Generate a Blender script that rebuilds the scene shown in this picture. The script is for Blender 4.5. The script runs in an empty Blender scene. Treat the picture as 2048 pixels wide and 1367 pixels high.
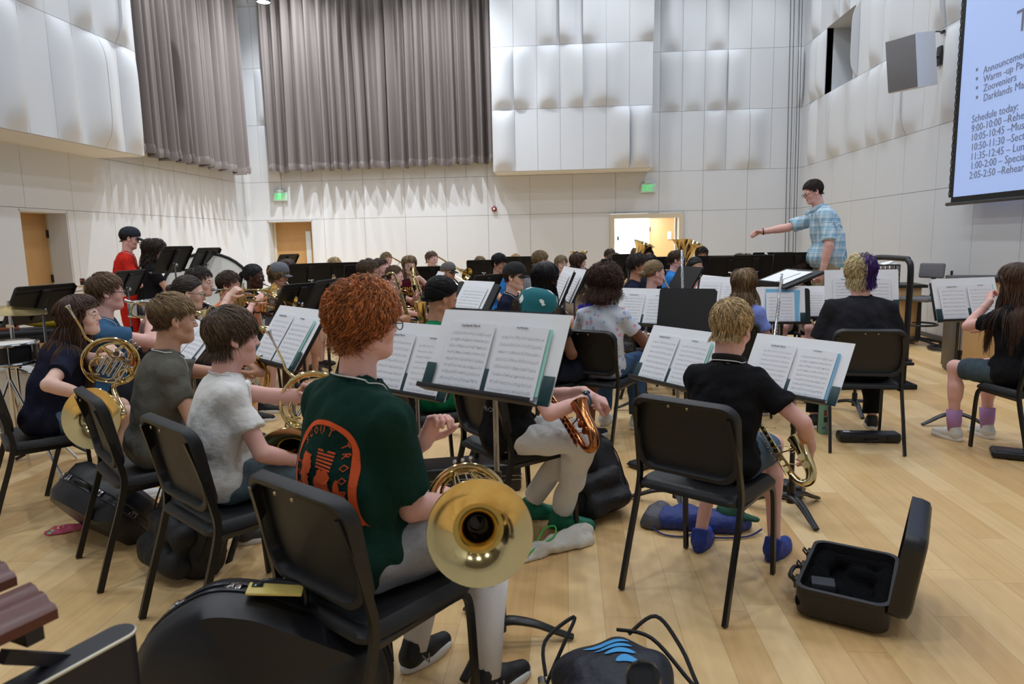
import bpy, bmesh, math, random
import numpy as np
from mathutils import Vector, Matrix, Euler
from mathutils.bvhtree import BVHTree
random.seed(7); RNG = np.random.default_rng(11)
SC = bpy.context.scene; COL = SC.collection
# ---------------- camera ----------------
CF, CP, CY, CR, CH = 1390.0, .144, .0785, -.020, 1.48
def _cam_axes():
    fw = np.array([-math.sin(CY)*math.cos(CP), math.cos(CY)*math.cos(CP), -math.sin(CP)])
    rt = np.array([math.cos(CY), math.sin(CY), 0.0]); up = np.cross(rt, fw)
    return fw, rt*math.cos(CR)+up*math.sin(CR), -rt*math.sin(CR)+up*math.cos(CR)
FW, RT, UP = _cam_axes(); CC = np.array([0, 0, CH])
cam_data = bpy.data.cameras.new('camera'); cam = bpy.data.objects.new('camera', cam_data); COL.objects.link(cam)
cam_data.sensor_width = 36; cam_data.lens = CF/2048*36; cam_data.clip_start = .05; cam_data.clip_end = 100
mw = Matrix.Identity(4)
for i in range(3):
    mw[i][0] = RT[i]; mw[i][1] = UP[i]; mw[i][2] = -FW[i]; mw[i][3] = CC[i]
cam.matrix_world = mw; SC.camera = cam
cam_data.dof.use_dof = True; cam_data.dof.focus_distance = 4.4; cam_data.dof.aperture_fstop = 5.0
SC.view_settings.view_transform = 'Standard'; SC.view_settings.look = 'None'
SC.view_settings.gamma = 1; SC.view_settings.use_curve_mapping = False; SC.view_settings.exposure = 0.27
# ---------------- world and lights ----------------
wd = bpy.data.worlds.new('world'); SC.world = wd; wd.use_nodes = True
wd.node_tree.nodes['Background'].inputs[0].default_value = (.9, .95, 1, 1); wd.node_tree.nodes['Background'].inputs[1].default_value = .35
def area(loc, size, power, col=(.92, .96, 1), aim=None):
    l = bpy.data.lights.new('ceiling_light', 'AREA'); l.shape = 'DISK'; l.size = size; l.energy = power; l.color = col
    o = bpy.data.objects.new('ceiling_light', l); o.location = loc; COL.objects.link(o)
    if aim is not None: o.rotation_euler = (Vector(aim)-Vector(loc)).to_track_quat('-Z', 'Y').to_euler()
    return o
def spot(loc, aim, power, ang=60, blend=.5, size=.05, col=(.92, .96, 1)):
    l = bpy.data.lights.new('wall_spotlight', 'SPOT'); l.energy = power; l.spot_size = math.radians(ang); l.spot_blend = blend; l.shadow_soft_size = size; l.color = col
    o = bpy.data.objects.new('wall_spotlight', l); o.location = loc; COL.objects.link(o)
    o.rotation_euler = (Vector(aim)-Vector(loc)).to_track_quat('-Z', 'Y').to_euler()
XL, XR, YB, ZC = -7.585, 5.2, 16.2, 8.6
LAMPS = [(x, y) for y in (1.0, 4.2, 7.4, 10.6, 13.6) for x in (-5.6, -2.4, .8, 3.9)]
for x, y in LAMPS: area((x, y, ZC-.12), .36, 46, (.87, .93, 1))
for x in (-5.6, -2.9): spot((x, YB-2.5, ZC-.3), (x, YB-.12, 1.5), 1000, 80, .8, .03)
for x in (-.6, .9): spot((x, YB-2.4, ZC-.3), (x, YB-1.0, 4.2), 110, 55, .7, .06)
for x in (2.8, 4.2): spot((x, YB-1.5, ZC-.3), (x, YB, 2.5), 110, 60, .7, .06)
for y in (12.6, 14.9): spot((XL+2.4, y, ZC-.3), (XL+.12, y, 1.5), 850, 80, .8, .03)
for y in (8.0, 10.0): spot((XL+2.4, y, ZC-.3), (XL+.8, y, 3.6), 95, 60, .7, .06)
for y in (8.5, 11.0, 13.5): spot((XR-1.6, y, ZC-.3), (XR, y, 2.5), 110, 65, .7, .06)
# ---------------- pixel -> world helpers (each point has its own real distance) ----------------
def ray(px, py): return FW+RT*((px-1024)/CF)-UP*((py-683.5)/CF)
def onz(px, py, z=0.0): d = ray(px, py); return CC+d*(z-CH)/d[2]
def onx(px, py, x): d = ray(px, py); return CC+d*x/d[0]
def ony(px, py, y): d = ray(px, py); return CC+d*y/d[1]
def dep(px, py, D): return CC+ray(px, py)*D
# ---------------- materials ----------------
def lin(c):
    return tuple(((v/255)/12.92 if v/255 <= .04045 else (((v/255)+.055)/1.055)**2.4) for v in c)
_M = {}
def mat(name, rgb, rough=.6, metal=0.0, bump=None, var=0.0, vscale=6.0, spec=None, emit=0.0, coat=0.0, sub=0.0, stretch=None, tint=None):
    if name in _M: return _M[name]
    m = bpy.data.materials.new(name); m.use_nodes = True; nt = m.node_tree; b = nt.nodes['Principled BSDF']
    c = lin(rgb); b.inputs['Base Color'].default_value = (*c, 1); b.inputs['Roughness'].default_value = rough; b.inputs['Metallic'].default_value = metal
    if spec is not None: b.inputs['Specular IOR Level'].default_value = spec
    if coat: b.inputs['Coat Weight'].default_value = coat
    if emit: b.inputs['Emission Color'].default_value = (*c, 1); b.inputs['Emission Strength'].default_value = emit
    if sub: b.inputs['Subsurface Weight'].default_value = sub; b.inputs['Subsurface Radius'].default_value = (.012, .005, .003); b.inputs['Subsurface Scale'].default_value = 1
    if var or bump:
        tc = nt.nodes.new('ShaderNodeTexCoord'); src = tc.outputs['Object']
        if stretch:
            mp = nt.nodes.new('ShaderNodeMapping'); mp.inputs['Scale'].default_value = stretch; nt.links.new(src, mp.inputs[0]); src = mp.outputs[0]
    if var:
        n = nt.nodes.new('ShaderNodeTexNoise'); n.inputs['Scale'].default_value = vscale; n.inputs['Detail'].default_value = 4; nt.links.new(src, n.inputs['Vector'])
        mx = nt.nodes.new('ShaderNodeMix'); mx.data_type = 'RGBA'; nt.links.new(n.outputs['Fac'], mx.inputs[0])
        t = lin(tint) if tint else c
        mx.inputs[6].default_value = (*[max(0, v*(1-var)) for v in t], 1); mx.inputs[7].default_value = (*[min(1, v*(1+var)) for v in c], 1)
        nt.links.new(mx.outputs[2], b.inputs['Base Color'])
    if bump:
        n = nt.nodes.new('ShaderNodeTexNoise'); n.inputs['Scale'].default_value = bump[0]; n.inputs['Detail'].default_value = 3; nt.links.new(src, n.inputs['Vector'])
        bp = nt.nodes.new('ShaderNodeBump'); bp.inputs['Strength'].default_value = bump[1]; bp.inputs['Distance'].default_value = bump[2] if len(bump) > 2 else .01
        nt.links.new(n.outputs['Fac'], bp.inputs['Height']); nt.links.new(bp.outputs[0], b.inputs['Normal'])
    _M[name] = m; return m
def nd(nt, t, **k):
    n = nt.nodes.new(t)
    for a, v in k.items(): setattr(n, a, v)
    return n
def mth(nt, op, a, b=None, c=None):
    n = nt.nodes.new('ShaderNodeMath'); n.operation = op
    for i, v in enumerate((a, b, c)):
        if v is None: continue
        if isinstance(v, (int, float)): n.inputs[i].default_value = v
        else: nt.links.new(v, n.inputs[i])
    return n.outputs[0]
def floor_mat():
    m = bpy.data.materials.new('maple_boards'); m.use_nodes = True; nt = m.node_tree; b = nt.nodes['Principled BSDF']
    tc = nd(nt, 'ShaderNodeTexCoord'); sp = nd(nt, 'ShaderNodeSeparateXYZ'); nt.links.new(tc.outputs['Object'], sp.inputs[0])
    W, L = .142, 1.35
    u = mth(nt, 'DIVIDE', sp.outputs[0], W); row = mth(nt, 'FLOOR', u)
    wn = nd(nt, 'ShaderNodeTexWhiteNoise', noise_dimensions='1D'); nt.links.new(row, wn.inputs['W'])
    v = mth(nt, 'ADD', mth(nt, 'DIVIDE', sp.outputs[1], L), mth(nt, 'MULTIPLY', wn.outputs[0], 7.3)); pid = mth(nt, 'FLOOR', v)
    cb = nd(nt, 'ShaderNodeCombineXYZ'); nt.links.new(row, cb.inputs[0]); nt.links.new(pid, cb.inputs[1])
    w2 = nd(nt, 'ShaderNodeTexWhiteNoise', noise_dimensions='3D'); nt.links.new(cb.outputs[0], w2.inputs['Vector'])
    mp = nd(nt, 'ShaderNodeMapping'); mp.inputs['Scale'].default_value = (38, 2.2, 1); nt.links.new(tc.outputs['Object'], mp.inputs[0])
    off = nd(nt, 'ShaderNodeVectorMath', operation='ADD'); nt.links.new(mp.outputs[0], off.inputs[0])
    sc = nd(nt, 'ShaderNodeVectorMath', operation='SCALE'); nt.links.new(w2.outputs['Color'], sc.inputs[0]); sc.inputs['Scale'].default_value = 40; nt.links.new(sc.outputs[0], off.inputs[1])
    gr = nd(nt, 'ShaderNodeTexNoise'); gr.inputs['Scale'].default_value = 1; gr.inputs['Detail'].default_value = 6; nt.links.new(off.outputs[0], gr.inputs['Vector'])
    big = nd(nt, 'ShaderNodeTexNoise'); big.inputs['Scale'].default_value = 1.4; nt.links.new(tc.outputs['Object'], big.inputs['Vector'])
    t = mth(nt, 'ADD', mth(nt, 'MULTIPLY', w2.outputs[0], .62), mth(nt, 'MULTIPLY', gr.outputs[0], .5)); t = mth(nt, 'ADD', t, mth(nt, 'MULTIPLY', big.outputs[0], .18))
    cr = nd(nt, 'ShaderNodeValToRGB'); e = cr.color_ramp.elements
    e[0].position = .2; e[0].color = (*lin((204, 160, 104)), 1); e[1].position = 1.05; e[1].color = (*lin((238, 206, 154)), 1)
    x = e.new(.6); x.color = (*lin((224, 186, 128)), 1); nt.links.new(t, cr.inputs[0])
    fu = mth(nt, 'FRACT', u); fv = mth(nt, 'FRACT', v)
    du = mth(nt, 'MINIMUM', fu, mth(nt, 'SUBTRACT', 1, fu)); dv = mth(nt, 'MULTIPLY', mth(nt, 'MINIMUM', fv, mth(nt, 'SUBTRACT', 1, fv)), L/W)
    seam = mth(nt, 'LESS_THAN', mth(nt, 'MINIMUM', du, dv), .010)
    mx = nd(nt, 'ShaderNodeMix', data_type='RGBA'); nt.links.new(mth(nt, 'MULTIPLY', seam, .38), mx.inputs[0]); nt.links.new(cr.outputs[0], mx.inputs[6]); mx.inputs[7].default_value = (*lin((120, 84, 50)), 1)
    nt.links.new(mx.outputs[2], b.inputs['Base Color']); b.inputs['Roughness'].default_value = .38; b.inputs['Specular IOR Level'].default_value = .4
    return m
# ---------------- mesh builder ----------------
class MB:
    def __init__(s): s.v = []; s.f = []; s.m = []; s.n = 0; s.M = None
    def add(s, v, f, mi=0):
        v = np.asarray(v, float).reshape(-1, 3)
        if s.M is not None:
            A = np.array(s.M); v = v@A[:3, :3].T+A[:3, 3]
        s.v.append(v)
        if isinstance(f, np.ndarray):
            g = f+s.n; s.f.extend(g.tolist()); k = len(g)
        else:
            g = [tuple(i+s.n for i in q) for q in f]; s.f.extend(g); k = len(g)
        s.m.extend(mi if isinstance(mi, list) else [mi]*k); s.n += len(v); return s
    def box(s, c, d, mi=0, bev=0, rot=None, seg=2):
        bm = bmesh.new(); bmesh.ops.create_cube(bm, size=1, matrix=Matrix.Diagonal((d[0], d[1], d[2], 1)))
        if bev: bmesh.ops.bevel(bm, geom=bm.edges[:], offset=min(bev, min(d)*.49), segments=seg, affect='EDGES', profile=.5)
        T = Matrix.Translation(c) @ (rot.to_4x4() if rot is not None else Matrix.Identity(4))
        bm.transform(T); bm.verts.index_update()
        s.add([v.co[:] for v in bm.verts], [[v.index for v in f.verts] for f in bm.faces], mi); bm.free(); return s
    def tube(s, P, r, n=8, mi=0, closed=False, cap=True, flat=None, up=None):
        P = np.asarray(P, float); k = len(P); r = np.full(k, r) if np.isscalar(r) else np.asarray(r, float)
        if closed: T = np.roll(P, -1, 0)-np.roll(P, 1, 0)
        else:
            T = np.empty_like(P); T[1:-1] = P[2:]-P[:-2]; T[0] = P[1]-P[0]; T[-1] = P[-1]-P[-2]
        T /= np.linalg.norm(T, axis=1)[:, None]+1e-12
        N = np.zeros_like(P); a = np.array(up, float) if up is not None else (np.array([0, 0, 1.]) if abs(T[0][2]) < .9 else np.array([1., 0, 0]))
        x = a-T[0]*(a@T[0]); x /= np.linalg.norm(x)+1e-12; N[0] = x
        for i in range(1, k):
            x = (a if up is not None else N[i-1]); x = x-T[i]*(x@T[i]); l = np.linalg.norm(x); N[i] = x/l if l > 1e-6 else N[i-1]
        B = np.cross(T, N)
        if closed and up is None:
            x = N[-1]-T[0]*(N[-1]@T[0]); ang = math.atan2(x@B[0], x@N[0])
            for i in range(k):
                t = -ang*i/k; c, q = math.cos(t), math.sin(t); N[i], B[i] = N[i]*c+B[i]*q, B[i]*c-N[i]*q
        th = np.linspace(0, 2*math.pi, n, endpoint=False)+(math.pi/4 if n == 4 else 0); fl = flat if flat else (1, 1)
        V = P[:, None, :]+r[:, None, None]*(N[:, None, :]*(np.cos(th)*fl[0])[None, :, None]+B[:, None, :]*(np.sin(th)*fl[1])[None, :, None])
        F = []; kk = k if closed else k-1
        for i in range(kk):
            i2 = (i+1) % k
            for j in range(n): F.append((i*n+j, i*n+(j+1) % n, i2*n+(j+1) % n, i2*n+j))
        if cap and not closed: F.append(tuple(range(n-1, -1, -1))); F.append(tuple((k-1)*n+j for j in range(n)))
        return s.add(V.reshape(-1, 3), F, mi)
    def lathe(s, prof, n=24, mi=0, M=None):
        prof = np.asarray(prof, float); th = np.linspace(0, 2*math.pi, n, endpoint=False); k = len(prof)
        V = np.stack([prof[:, 0, None]*np.cos(th), prof[:, 0, None]*np.sin(th), np.repeat(prof[:, 1, None], n, 1)], -1).reshape(-1, 3)
        if M is not None: A = np.array(M); V = V@A[:3, :3].T+A[:3, 3]
        F = [(i*n+j, i*n+(j+1) % n, (i+1)*n+(j+1) % n, (i+1)*n+j) for i in range(k-1) for j in range(n)]
        return s.add(V, F, mi)
    def ell(s, c, r, mi=0, n=16, rot=None):
        p = [(math.cos(t), math.sin(t)) for t in np.linspace(-math.pi/2+.001, math.pi/2-.001, n//2+1)]
        M = Matrix.Translation(c) @ (rot.to_4x4() if rot is not None else Matrix.Identity(4)) @ Matrix.Diagonal((r[0], r[1], r[2], 1))
        return s.lathe(p, n, mi, M)
    def prism(s, pts, z0, z1, mi=0, M=None):
        n = len(pts); V = np.array([(x, y, z0) for x, y in pts]+[(x, y, z1) for x, y in pts], float)
        if M is not None: A = np.array(M); V = V@A[:3, :3].T+A[:3, 3]
        return s.add(V, [tuple(range(n-1, -1, -1)), tuple(range(n, 2*n))]+[(i, (i+1) % n, n+(i+1) % n, n+i) for i in range(n)], mi)
    def grid(s, P, mi=0):
        a, b = P.shape[:2]; i, j = np.meshgrid(np.arange(a-1), np.arange(b-1), indexing='ij'); q = (i*b+j).ravel()
        return s.add(P.reshape(-1, 3), np.stack([q, q+b, q+b+1, q+1], 1), mi)
    def build(s, name, mats, parent=None, sharp=35, M=None):
        me = bpy.data.meshes.new(name)
        if s.n:
            V = np.concatenate(s.v); L = np.fromiter((len(f) for f in s.f), int, len(s.f)); I = np.fromiter((i for f in s.f for i in f), int, L.sum())
            me.vertices.add(len(V)); me.vertices.foreach_set('co', V.ravel()); me.loops.add(len(I)); me.loops.foreach_set('vertex_index', I)
            me.polygons.add(len(L)); st = np.zeros(len(L), int); st[1:] = np.cumsum(L)[:-1]; me.polygons.foreach_set('loop_start', st)
            me.polygons.foreach_set('material_index', np.array(s.m, int)); me.update(calc_edges=True)
            me.polygons.foreach_set('use_smooth', np.full(len(L), sharp is not None)); 
            if sharp is not None and sharp < 180: me.set_sharp_from_angle(angle=math.radians(sharp))
        for m in (mats if isinstance(mats, (list, tuple)) else [mats]): me.materials.append(m)
        o = bpy.data.objects.new(name, me); COL.objects.link(o)
        if parent is not None: o.parent = parent
        if M is not None: o.matrix_local = M
        return o
def xf(x=0, y=0, z=0, rz=0, rx=0, ry=0): return Matrix.Translation((x, y, z)) @ Euler((rx, ry, rz)).to_matrix().to_4x4()
def meta(o, label, cat, group=None):
    o['label'] = label; o['category'] = cat
    if group: o['group'] = group
    return o
def root(name, label, cat, M, group=None):
    o = bpy.data.objects.new(name, None); o.empty_display_size = .1; COL.objects.link(o); o.matrix_world = M; return meta(o, label, cat, group)
def struct(o): o['kind'] = 'structure'; return o
def clone(src, M, label, cat=None, group=None):
    r = src.copy(); COL.objects.link(r); r.matrix_world = M
    for ch in src.children:
        c = ch.copy(); COL.objects.link(c); c.parent = r
        for g in ch.children:
            d = g.copy(); COL.objects.link(d); d.parent = c
    return meta(r, label, cat or src['category'], group)
def bez(P, n=8, closed=False):
    P = np.asarray(P, float); k = len(P); out = []
    for i in range(k if closed else k-1):
        g = (lambda j: P[j % k]) if closed else (lambda j: P[min(max(j, 0), k-1)])
        p0, p1, p2, p3 = g(i-1), g(i), g(i+1), g(i+2)
        for t in np.linspace(0, 1, n, endpoint=False):
            out.append(.5*((2*p1)+(p2-p0)*t+(2*p0-5*p1+4*p2-p3)*t*t+(3*p1-p0-3*p2+p3)*t**3))
    if not closed: out.append(P[-1])
    return np.array(out)
def text_geo(txt, size, ext=.0005, font_align='LEFT', res=2):
    c = bpy.data.curves.new('writing', 'FONT'); c.body = txt; c.size = size; c.extrude = ext; c.resolution_u = res; c.align_x = font_align
    o = bpy.data.objects.new('writing', c); COL.objects.link(o); bpy.context.view_layer.update()
    me = bpy.data.meshes.new_from_object(o.evaluated_get(bpy.context.evaluated_depsgraph_get()))
    V = np.array([v.co[:] for v in me.vertices]).reshape(-1, 3); F = [tuple(p.vertices) for p in me.polygons]
    bpy.data.objects.remove(o); bpy.data.curves.remove(c); bpy.data.meshes.remove(me); return V, F
def put_text(mb, txt, size, M, mi=0, ext=.0005, align='LEFT', sx=1.0):
    V, F = text_geo(txt, size, ext, align)
    if len(V): V = V*np.array([sx, 1, 1]); A = np.array(M); mb.add(V@A[:3, :3].T+A[:3, 3], F, mi)
# ---------------- room ----------------
m_wall = mat('wall_panel_fabric', (203, 206, 210), .85, bump=(900, .08, .002), spec=.2)
m_back = mat('wall_joint_backing', (120, 116, 108), .9)  # dark backing that shows in the gaps between wall panels
m_trim = mat('door_frame_paint', (196, 186, 165), .55); m_wood = mat('door_veneer', (176, 136, 86), .45, var=.12, vscale=3, stretch=(9, 9, .8))
m_blk = mat('black_metal', (20, 20, 21), .42, bump=(400, .05)); m_chrome = mat('chrome', (205, 205, 208), .12, 1)
m_dk = mat('dark_glass', (30, 48, 46), .08); m_paint = mat('corridor_paint', (238, 238, 236), .8)
ROWS = [(0, 2.08), (2.08, 2.955), (2.955, 4.245), (4.245, 5.51), (5.51, 6.85), (6.85, 8.2)]
def bulge(U, V, kind, A):
    ty = np.clip(1-np.abs(2*V-1)**5, 0, 1)*np.clip((V+.02)*9, 0, 1)**.5
    if kind == 'C': s = np.sin(math.pi*U)**.8
    elif kind == 'R': s = .5-.5*np.cos(math.pi*np.clip(U*1.05, 0, 1))
    elif kind == 'L': s = .5-.5*np.cos(math.pi*np.clip((1-U)*1.05, 0, 1))
    else: return U*0
    return A*s*ty
def wall(name, org, ud, nd_, rows, skip=(), bul={}, amp=.15, pitch0=.97, u0=0., u1=1., seed=1, split=()):
    """rows: z bands; panels pitch0 wide below 2.955 m and half as wide above"""
    org, ud, nn = np.array(org, float), np.array(ud, float), np.array(nd_, float); mb = MB(); G = .006; rn = random.Random(seed)
    for ri, (z0, z1) in enumerate(rows):
        w = pitch0 if z1 <= 2.96 and z1 not in split else pitch0/2; k = 0; a = u0
        while a < u1-.02:
            b = min(a+w, u1); kind = bul.get((ri, k), rn.choice(['0', 'C', 'R', 'L', 'R', 'L', '0']) if z0 >= 2.9 and (ri, k) not in bul else '0'); k += 1
            segs = [(a, b, z0, z1)]
            for (s0, s1, t0, t1) in skip:
                ns = []
                for (p, q, c, d) in segs:
                    if s0 < q-1e-4 and s1 > p+1e-4 and t0 < d-1e-4 and t1 > c+1e-4:
                        if p < s0-.02: ns.append((p, s0, c, d))
                        if q > s1+.02: ns.append((s1, q, c, d))
                        p2, q2 = max(p, s0), min(q, s1)
                        if c < t0-.02: ns.append((p2, q2, c, t0))
                        if d > t1+.02: ns.append((p2, q2, t1, d))
                    else: ns.append((p, q, c, d))
                if ns != segs and kind != '0' and len(ns) != 1: kind = '0'
                segs = ns
            for (p, q, c, d) in segs:
                nu, nv = (14, 26) if kind != '0' else (2, 2)
                uu = np.linspace(0, 1, nu); vv = np.linspace(0, 1, nv); U, V = np.meshgrid(uu, vv, indexing='ij')
                D = bulge(U, V, kind, amp*rn.uniform(.7, 1.1)) if kind != '0' else U*0
                u = p+G/2+U*(q-p-G); v = c+G/2+V*(d-c-G)
                P = org+u[..., None]*ud+v[..., None]*np.array([0, 0, 1.])+(D+.015)[..., None]*nn
                S = org+u[..., None]*ud+v[..., None]*np.array([0, 0, 1.])
                mb.grid(P)
                for A, B in ((P[0], S[0]), (P[-1], S[-1]), (P[:, 0], S[:, 0]), (P[:, -1], S[:, -1])): mb.grid(np.stack([A, B]))
            a = b
    zt = rows[-1][1]; zb = rows[0][0]; segs = [(u0, u1, zb, zt)]
    for (s0, s1, t0, t1) in skip:
        ns = []
        for (p, q, c, d) in segs:
            if s0 < q and s1 > p and t0 < d and t1 > c:
                if p < s0: ns.append((p, s0, c, d))
                if q > s1: ns.append((s1, q, c, d))
                p2, q2 = max(p, s0), min(q, s1)
                if c < t0: ns.append((p2, q2, c, t0))
                if d > t1: ns.append((p2, q2, t1, d))
            else: ns.append((p, q, c, d))
        segs = ns
    for p, q, c, d in segs:
        pts = [org+p*ud+np.array([0, 0, c]), org+q*ud+np.array([0, 0, c]), org+q*ud+np.array([0, 0, d]), org+p*ud+np.array([0, 0, d])]
        o2 = [x-nn*.12 for x in pts]; mb.add(np.array(pts+o2), [(0, 1, 2, 3), (7, 6, 5, 4), (0, 4, 5, 1), (1, 5, 6, 2), (2, 6, 7, 3), (3, 7, 4, 0)], 1)
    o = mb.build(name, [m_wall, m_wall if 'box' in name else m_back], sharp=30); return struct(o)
fl = MB().box(((XL+XR)/2, 6.4, -.05), (XR-XL+.4, 20.4, .1)).build('floor', floor_mat()); struct(fl)
struct(MB().box(((XL+XR)/2, 6.4, ZC+.1), (XR-XL+.4, 20.4, .2)).build('ceiling', mat('ceiling_paint', (120, 120, 122), .9)))
# back wall: u along +X from XL
DX0, DX1 = -7.02, -5.93; EX0, EX1 = 1.02, 2.66
nrm = {(2, k): '0' for k in range(30)}
bb = {(2, 0): '0', (2, 1): 'R', (3, 0): '0', (3, 1): 'C', (4, 0): '0', (4, 1): '0'}
for k in range(2, 12): bb[(2, k)] = '0'; bb[(3, k)] = '0'; bb[(4, k)] = '0'
for k, t in zip(range(19, 27), 'C00CRL00'): bb[(2, k)] = t
for k, t in zip(range(19, 27), '0CCCL00C'): bb[(3, k)] = t
for k, t in zip(range(19, 27), '0C0C0000'): bb[(4, k)] = t
wall('wall_back', (XL, YB, 0), (1, 0, 0), (0, -1, 0), ROWS, [(DX0-XL, DX1-XL, -1, 2.05), (EX0-XL, EX1-XL, -1, 2.05)], bb, u1=XR-XL, amp=.11)
# left wall: u along -Y from the corner
DL0, DL1 = YB-10.23, YB-9.28
lb = {}
for r in (2, 3, 4):
    for k in range(0, 12): lb[(r, k)] = '0'
wall('wall_left', (XL, YB, 0), (0, -1, 0), (1, 0, 0), ROWS, [(DL0, DL1, -1, 2.05)], lb, u1=20.0, amp=.11)
# right wall with a window recess
rb = {}
for k, t in zip(range(0, 22), '0C0RLRLCCRL0C0RLC0CRL0'): rb[(2, k)] = t
for k, t in zip(range(0, 22), '0CC00R0C0L0RC0L0RC0CRL'): rb[(3, k)] = t
wall('wall_right', (XR, YB, 0), (0, -1, 0), (-1, 0, 0), ROWS, [(1.3, 2.7, 4.245, 5.51)], rb, u1=20.0, amp=.12)
wall('wall_front', (XL, -3.8, 0), (1, 0, 0), (0, 1, 0), [(0, 8.2)], u1=XR-XL)
# boxes standing proud of the walls
def wallbox(name, org, ud, nn, w, dpt, bul, n, rows):
    o = np.array(org, float); ud = np.array(ud, float); nn = np.array(nn, float)
    ob = wall(name, o, ud, nn, rows, (), bul, u1=w, pitch0=.97, amp=.15)
    mb = MB(); z0 = rows[0][0]; z1 = rows[-1][1]
    c = o+ud*w/2-nn*(dpt/2); c[2] = (z0+z1)/2-.008
    size = np.abs(ud)*(w-.004)+np.abs(nn)*(dpt-.02)+np.array([0, 0, z1-z0])
    mb.box(c, size).build(name+'_core', m_wall, ob)
    return ob
BR = [(2.97, 4.25), (4.25, 5.53), (5.53, 6.85), (6.85, 8.2)]
bx = dict(zip([(0, k) for k in range(7)], 'C00L0RC'.replace('L', '0'))); bx.update(dict(zip([(1, k) for k in range(7)], 'CLCRRL0'))); bx.update(dict(zip([(2, k) for k in range(7)], '00CLL0R')))
wallbox('wall_box_back', (-1.54, 15.35, 0), (1, 0, 0), (0, -1, 0), 3.4, .85, bx, 7, BR)
lx = dict(zip([(0, k) for k in range(9)], 'CRLC0CRC0')); lx.update(dict(zip([(1, k) for k in range(9)], 'RLC0RC0CC')))
wallbox('wall_box_left', (-6.78, 11.07, 0), (0, -1, 0), (1, 0, 0), 6.8, .8, lx, 9, [(2.955, 4.56), (4.56, 5.9), (5.9, 7.2), (7.2, 8.2)])
struct(MB().box((XL+.03, 3.0, .05), (.02, 12.4, .1)).build('baseboard_left', m_blk)); struct(MB().box((XR-.03, 6.4, .03), (.02, 19.5, .06)).build('baseboard_right', m_blk))
struct(MB().box(((DX1+EX0)/2, YB-.03, .05), (EX0-DX1, .02, .1)).build('baseboard_back', m_blk))
# window recess
wb = MB(); y0, y1, z0, z1 = YB-2.7, YB-1.3, 4.245, 5.51
for c, d in (((XR+.3, (y0+y1)/2, z0-.01), (.6, 1.4, .02)), ((XR+.3, (y0+y1)/2, z1+.01), (.6, 1.4, .02)), ((XR+.3, y0-.01, (z0+z1)/2), (.6, .02, 1.3)), ((XR+.3, y1+.01, (z0+z1)/2), (.6, .02, 1.3))): wb.box(c, d)
wn = struct(wb.build('window_1', m_wall)); MB().box((XR+.6, (y0+y1)/2, (z0+z1)/2), (.02, 1.36, 1.24)).build('window_glass', m_dk, wn)
wf = MB()
for yy in (y0+.03, (y0+y1)/2, y1-.03): wf.box((XR+.57, yy, (z0+z1)/2), (.05, .05, 1.26))
for zz in (z0+.03, z1-.03): wf.box((XR+.57, (y0+y1)/2, zz), (.05, 1.4, .05))
wf.build('window_frame', mat('dark_green_frame', (38, 52, 48), .4), wn)
# doors
def door_leaf(name, M, w, h, lite=False, flip=1, sign=False):
    d = root(name, 'x', 'door', M); del d['label']; del d['category']; struct(d)
    mb = MB(); mb.box((w/2, .025, h/2), (w, .045, h), bev=.004); mb.build('door_panel', m_wood, d)
    fr = MB()
    fr.box((-.03, .03, h/2+.03), (.06, .12, h+.06)); fr.box((w+.03, .03, h/2+.03), (.06, .12, h+.06)); fr.box((w/2, .03, h+.03), (w+.12, .12, .06)); fr.build('door_frame', m_trim, d)
    hd = MB(); hx = w*.09 if flip > 0 else w*.91
    hd.box((hx, -.006, 1.0), (.05, .014, .26), bev=.004); hd.tube([(hx, -.01, .93), (hx, -.055, .93), (hx+flip*.12, -.055, .93)], .009, 8); hd.build('door_handle', mat('dark_bronze', (38, 34, 30), .4, .6), d)
    hg = MB()
    for z in (.25, 1.05, h-.3): hg.box((w-.01 if flip > 0 else .01, -.012, z), (.03, .03, .12), bev=.003)
    hg.build('hinge', m_blk, d)
    if lite:
        g = MB(); g.box((w*.83, -.003, h-.72), (.12, .012, 1.0)); g.build('door_window', mat('pale_glass', (205, 210, 214), .25), d)
    if sign:
        g = MB(); g.box((w*.3, -.004, 1.5), (.2, .008, .06)); g.box((w*.42, -.009, 1.51), (.04, .004, .02), 1); g.build('door_sign', [mat('sign_grey', (190, 188, 184), .5), m_dk], d)
    return d
def recess(name, x0, x1, dpt, M):
    mb = MB()
    for s, x in ((-1, x0), (1, x1)): mb.box((x-s*.012, dpt/2+.0, 1.03), (.02, dpt+.02, 2.05))
    mb.box(((x0+x1)/2, dpt/2, 2.042), (x1-x0, dpt+.02, .02)); struct(mb.build(name, m_wall, M=M))
door_leaf('door_1', xf(XL-.32, 9.30, 0, math.radians(90)), .90, 2.03, flip=1, sign=True)
recess('trim_1', YB-DL1, YB-DL0, .36, Matrix.Translation((XL, 0, 0)) @ Matrix.Rotation(math.radians(90), 4, 'Z'))
door_leaf('door_2', xf(-6.93, YB+.26, 0), .94, 2.03, lite=True, flip=1)
recess('trim_2', DX0, DX1, .34, xf(0, YB, 0))
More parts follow.
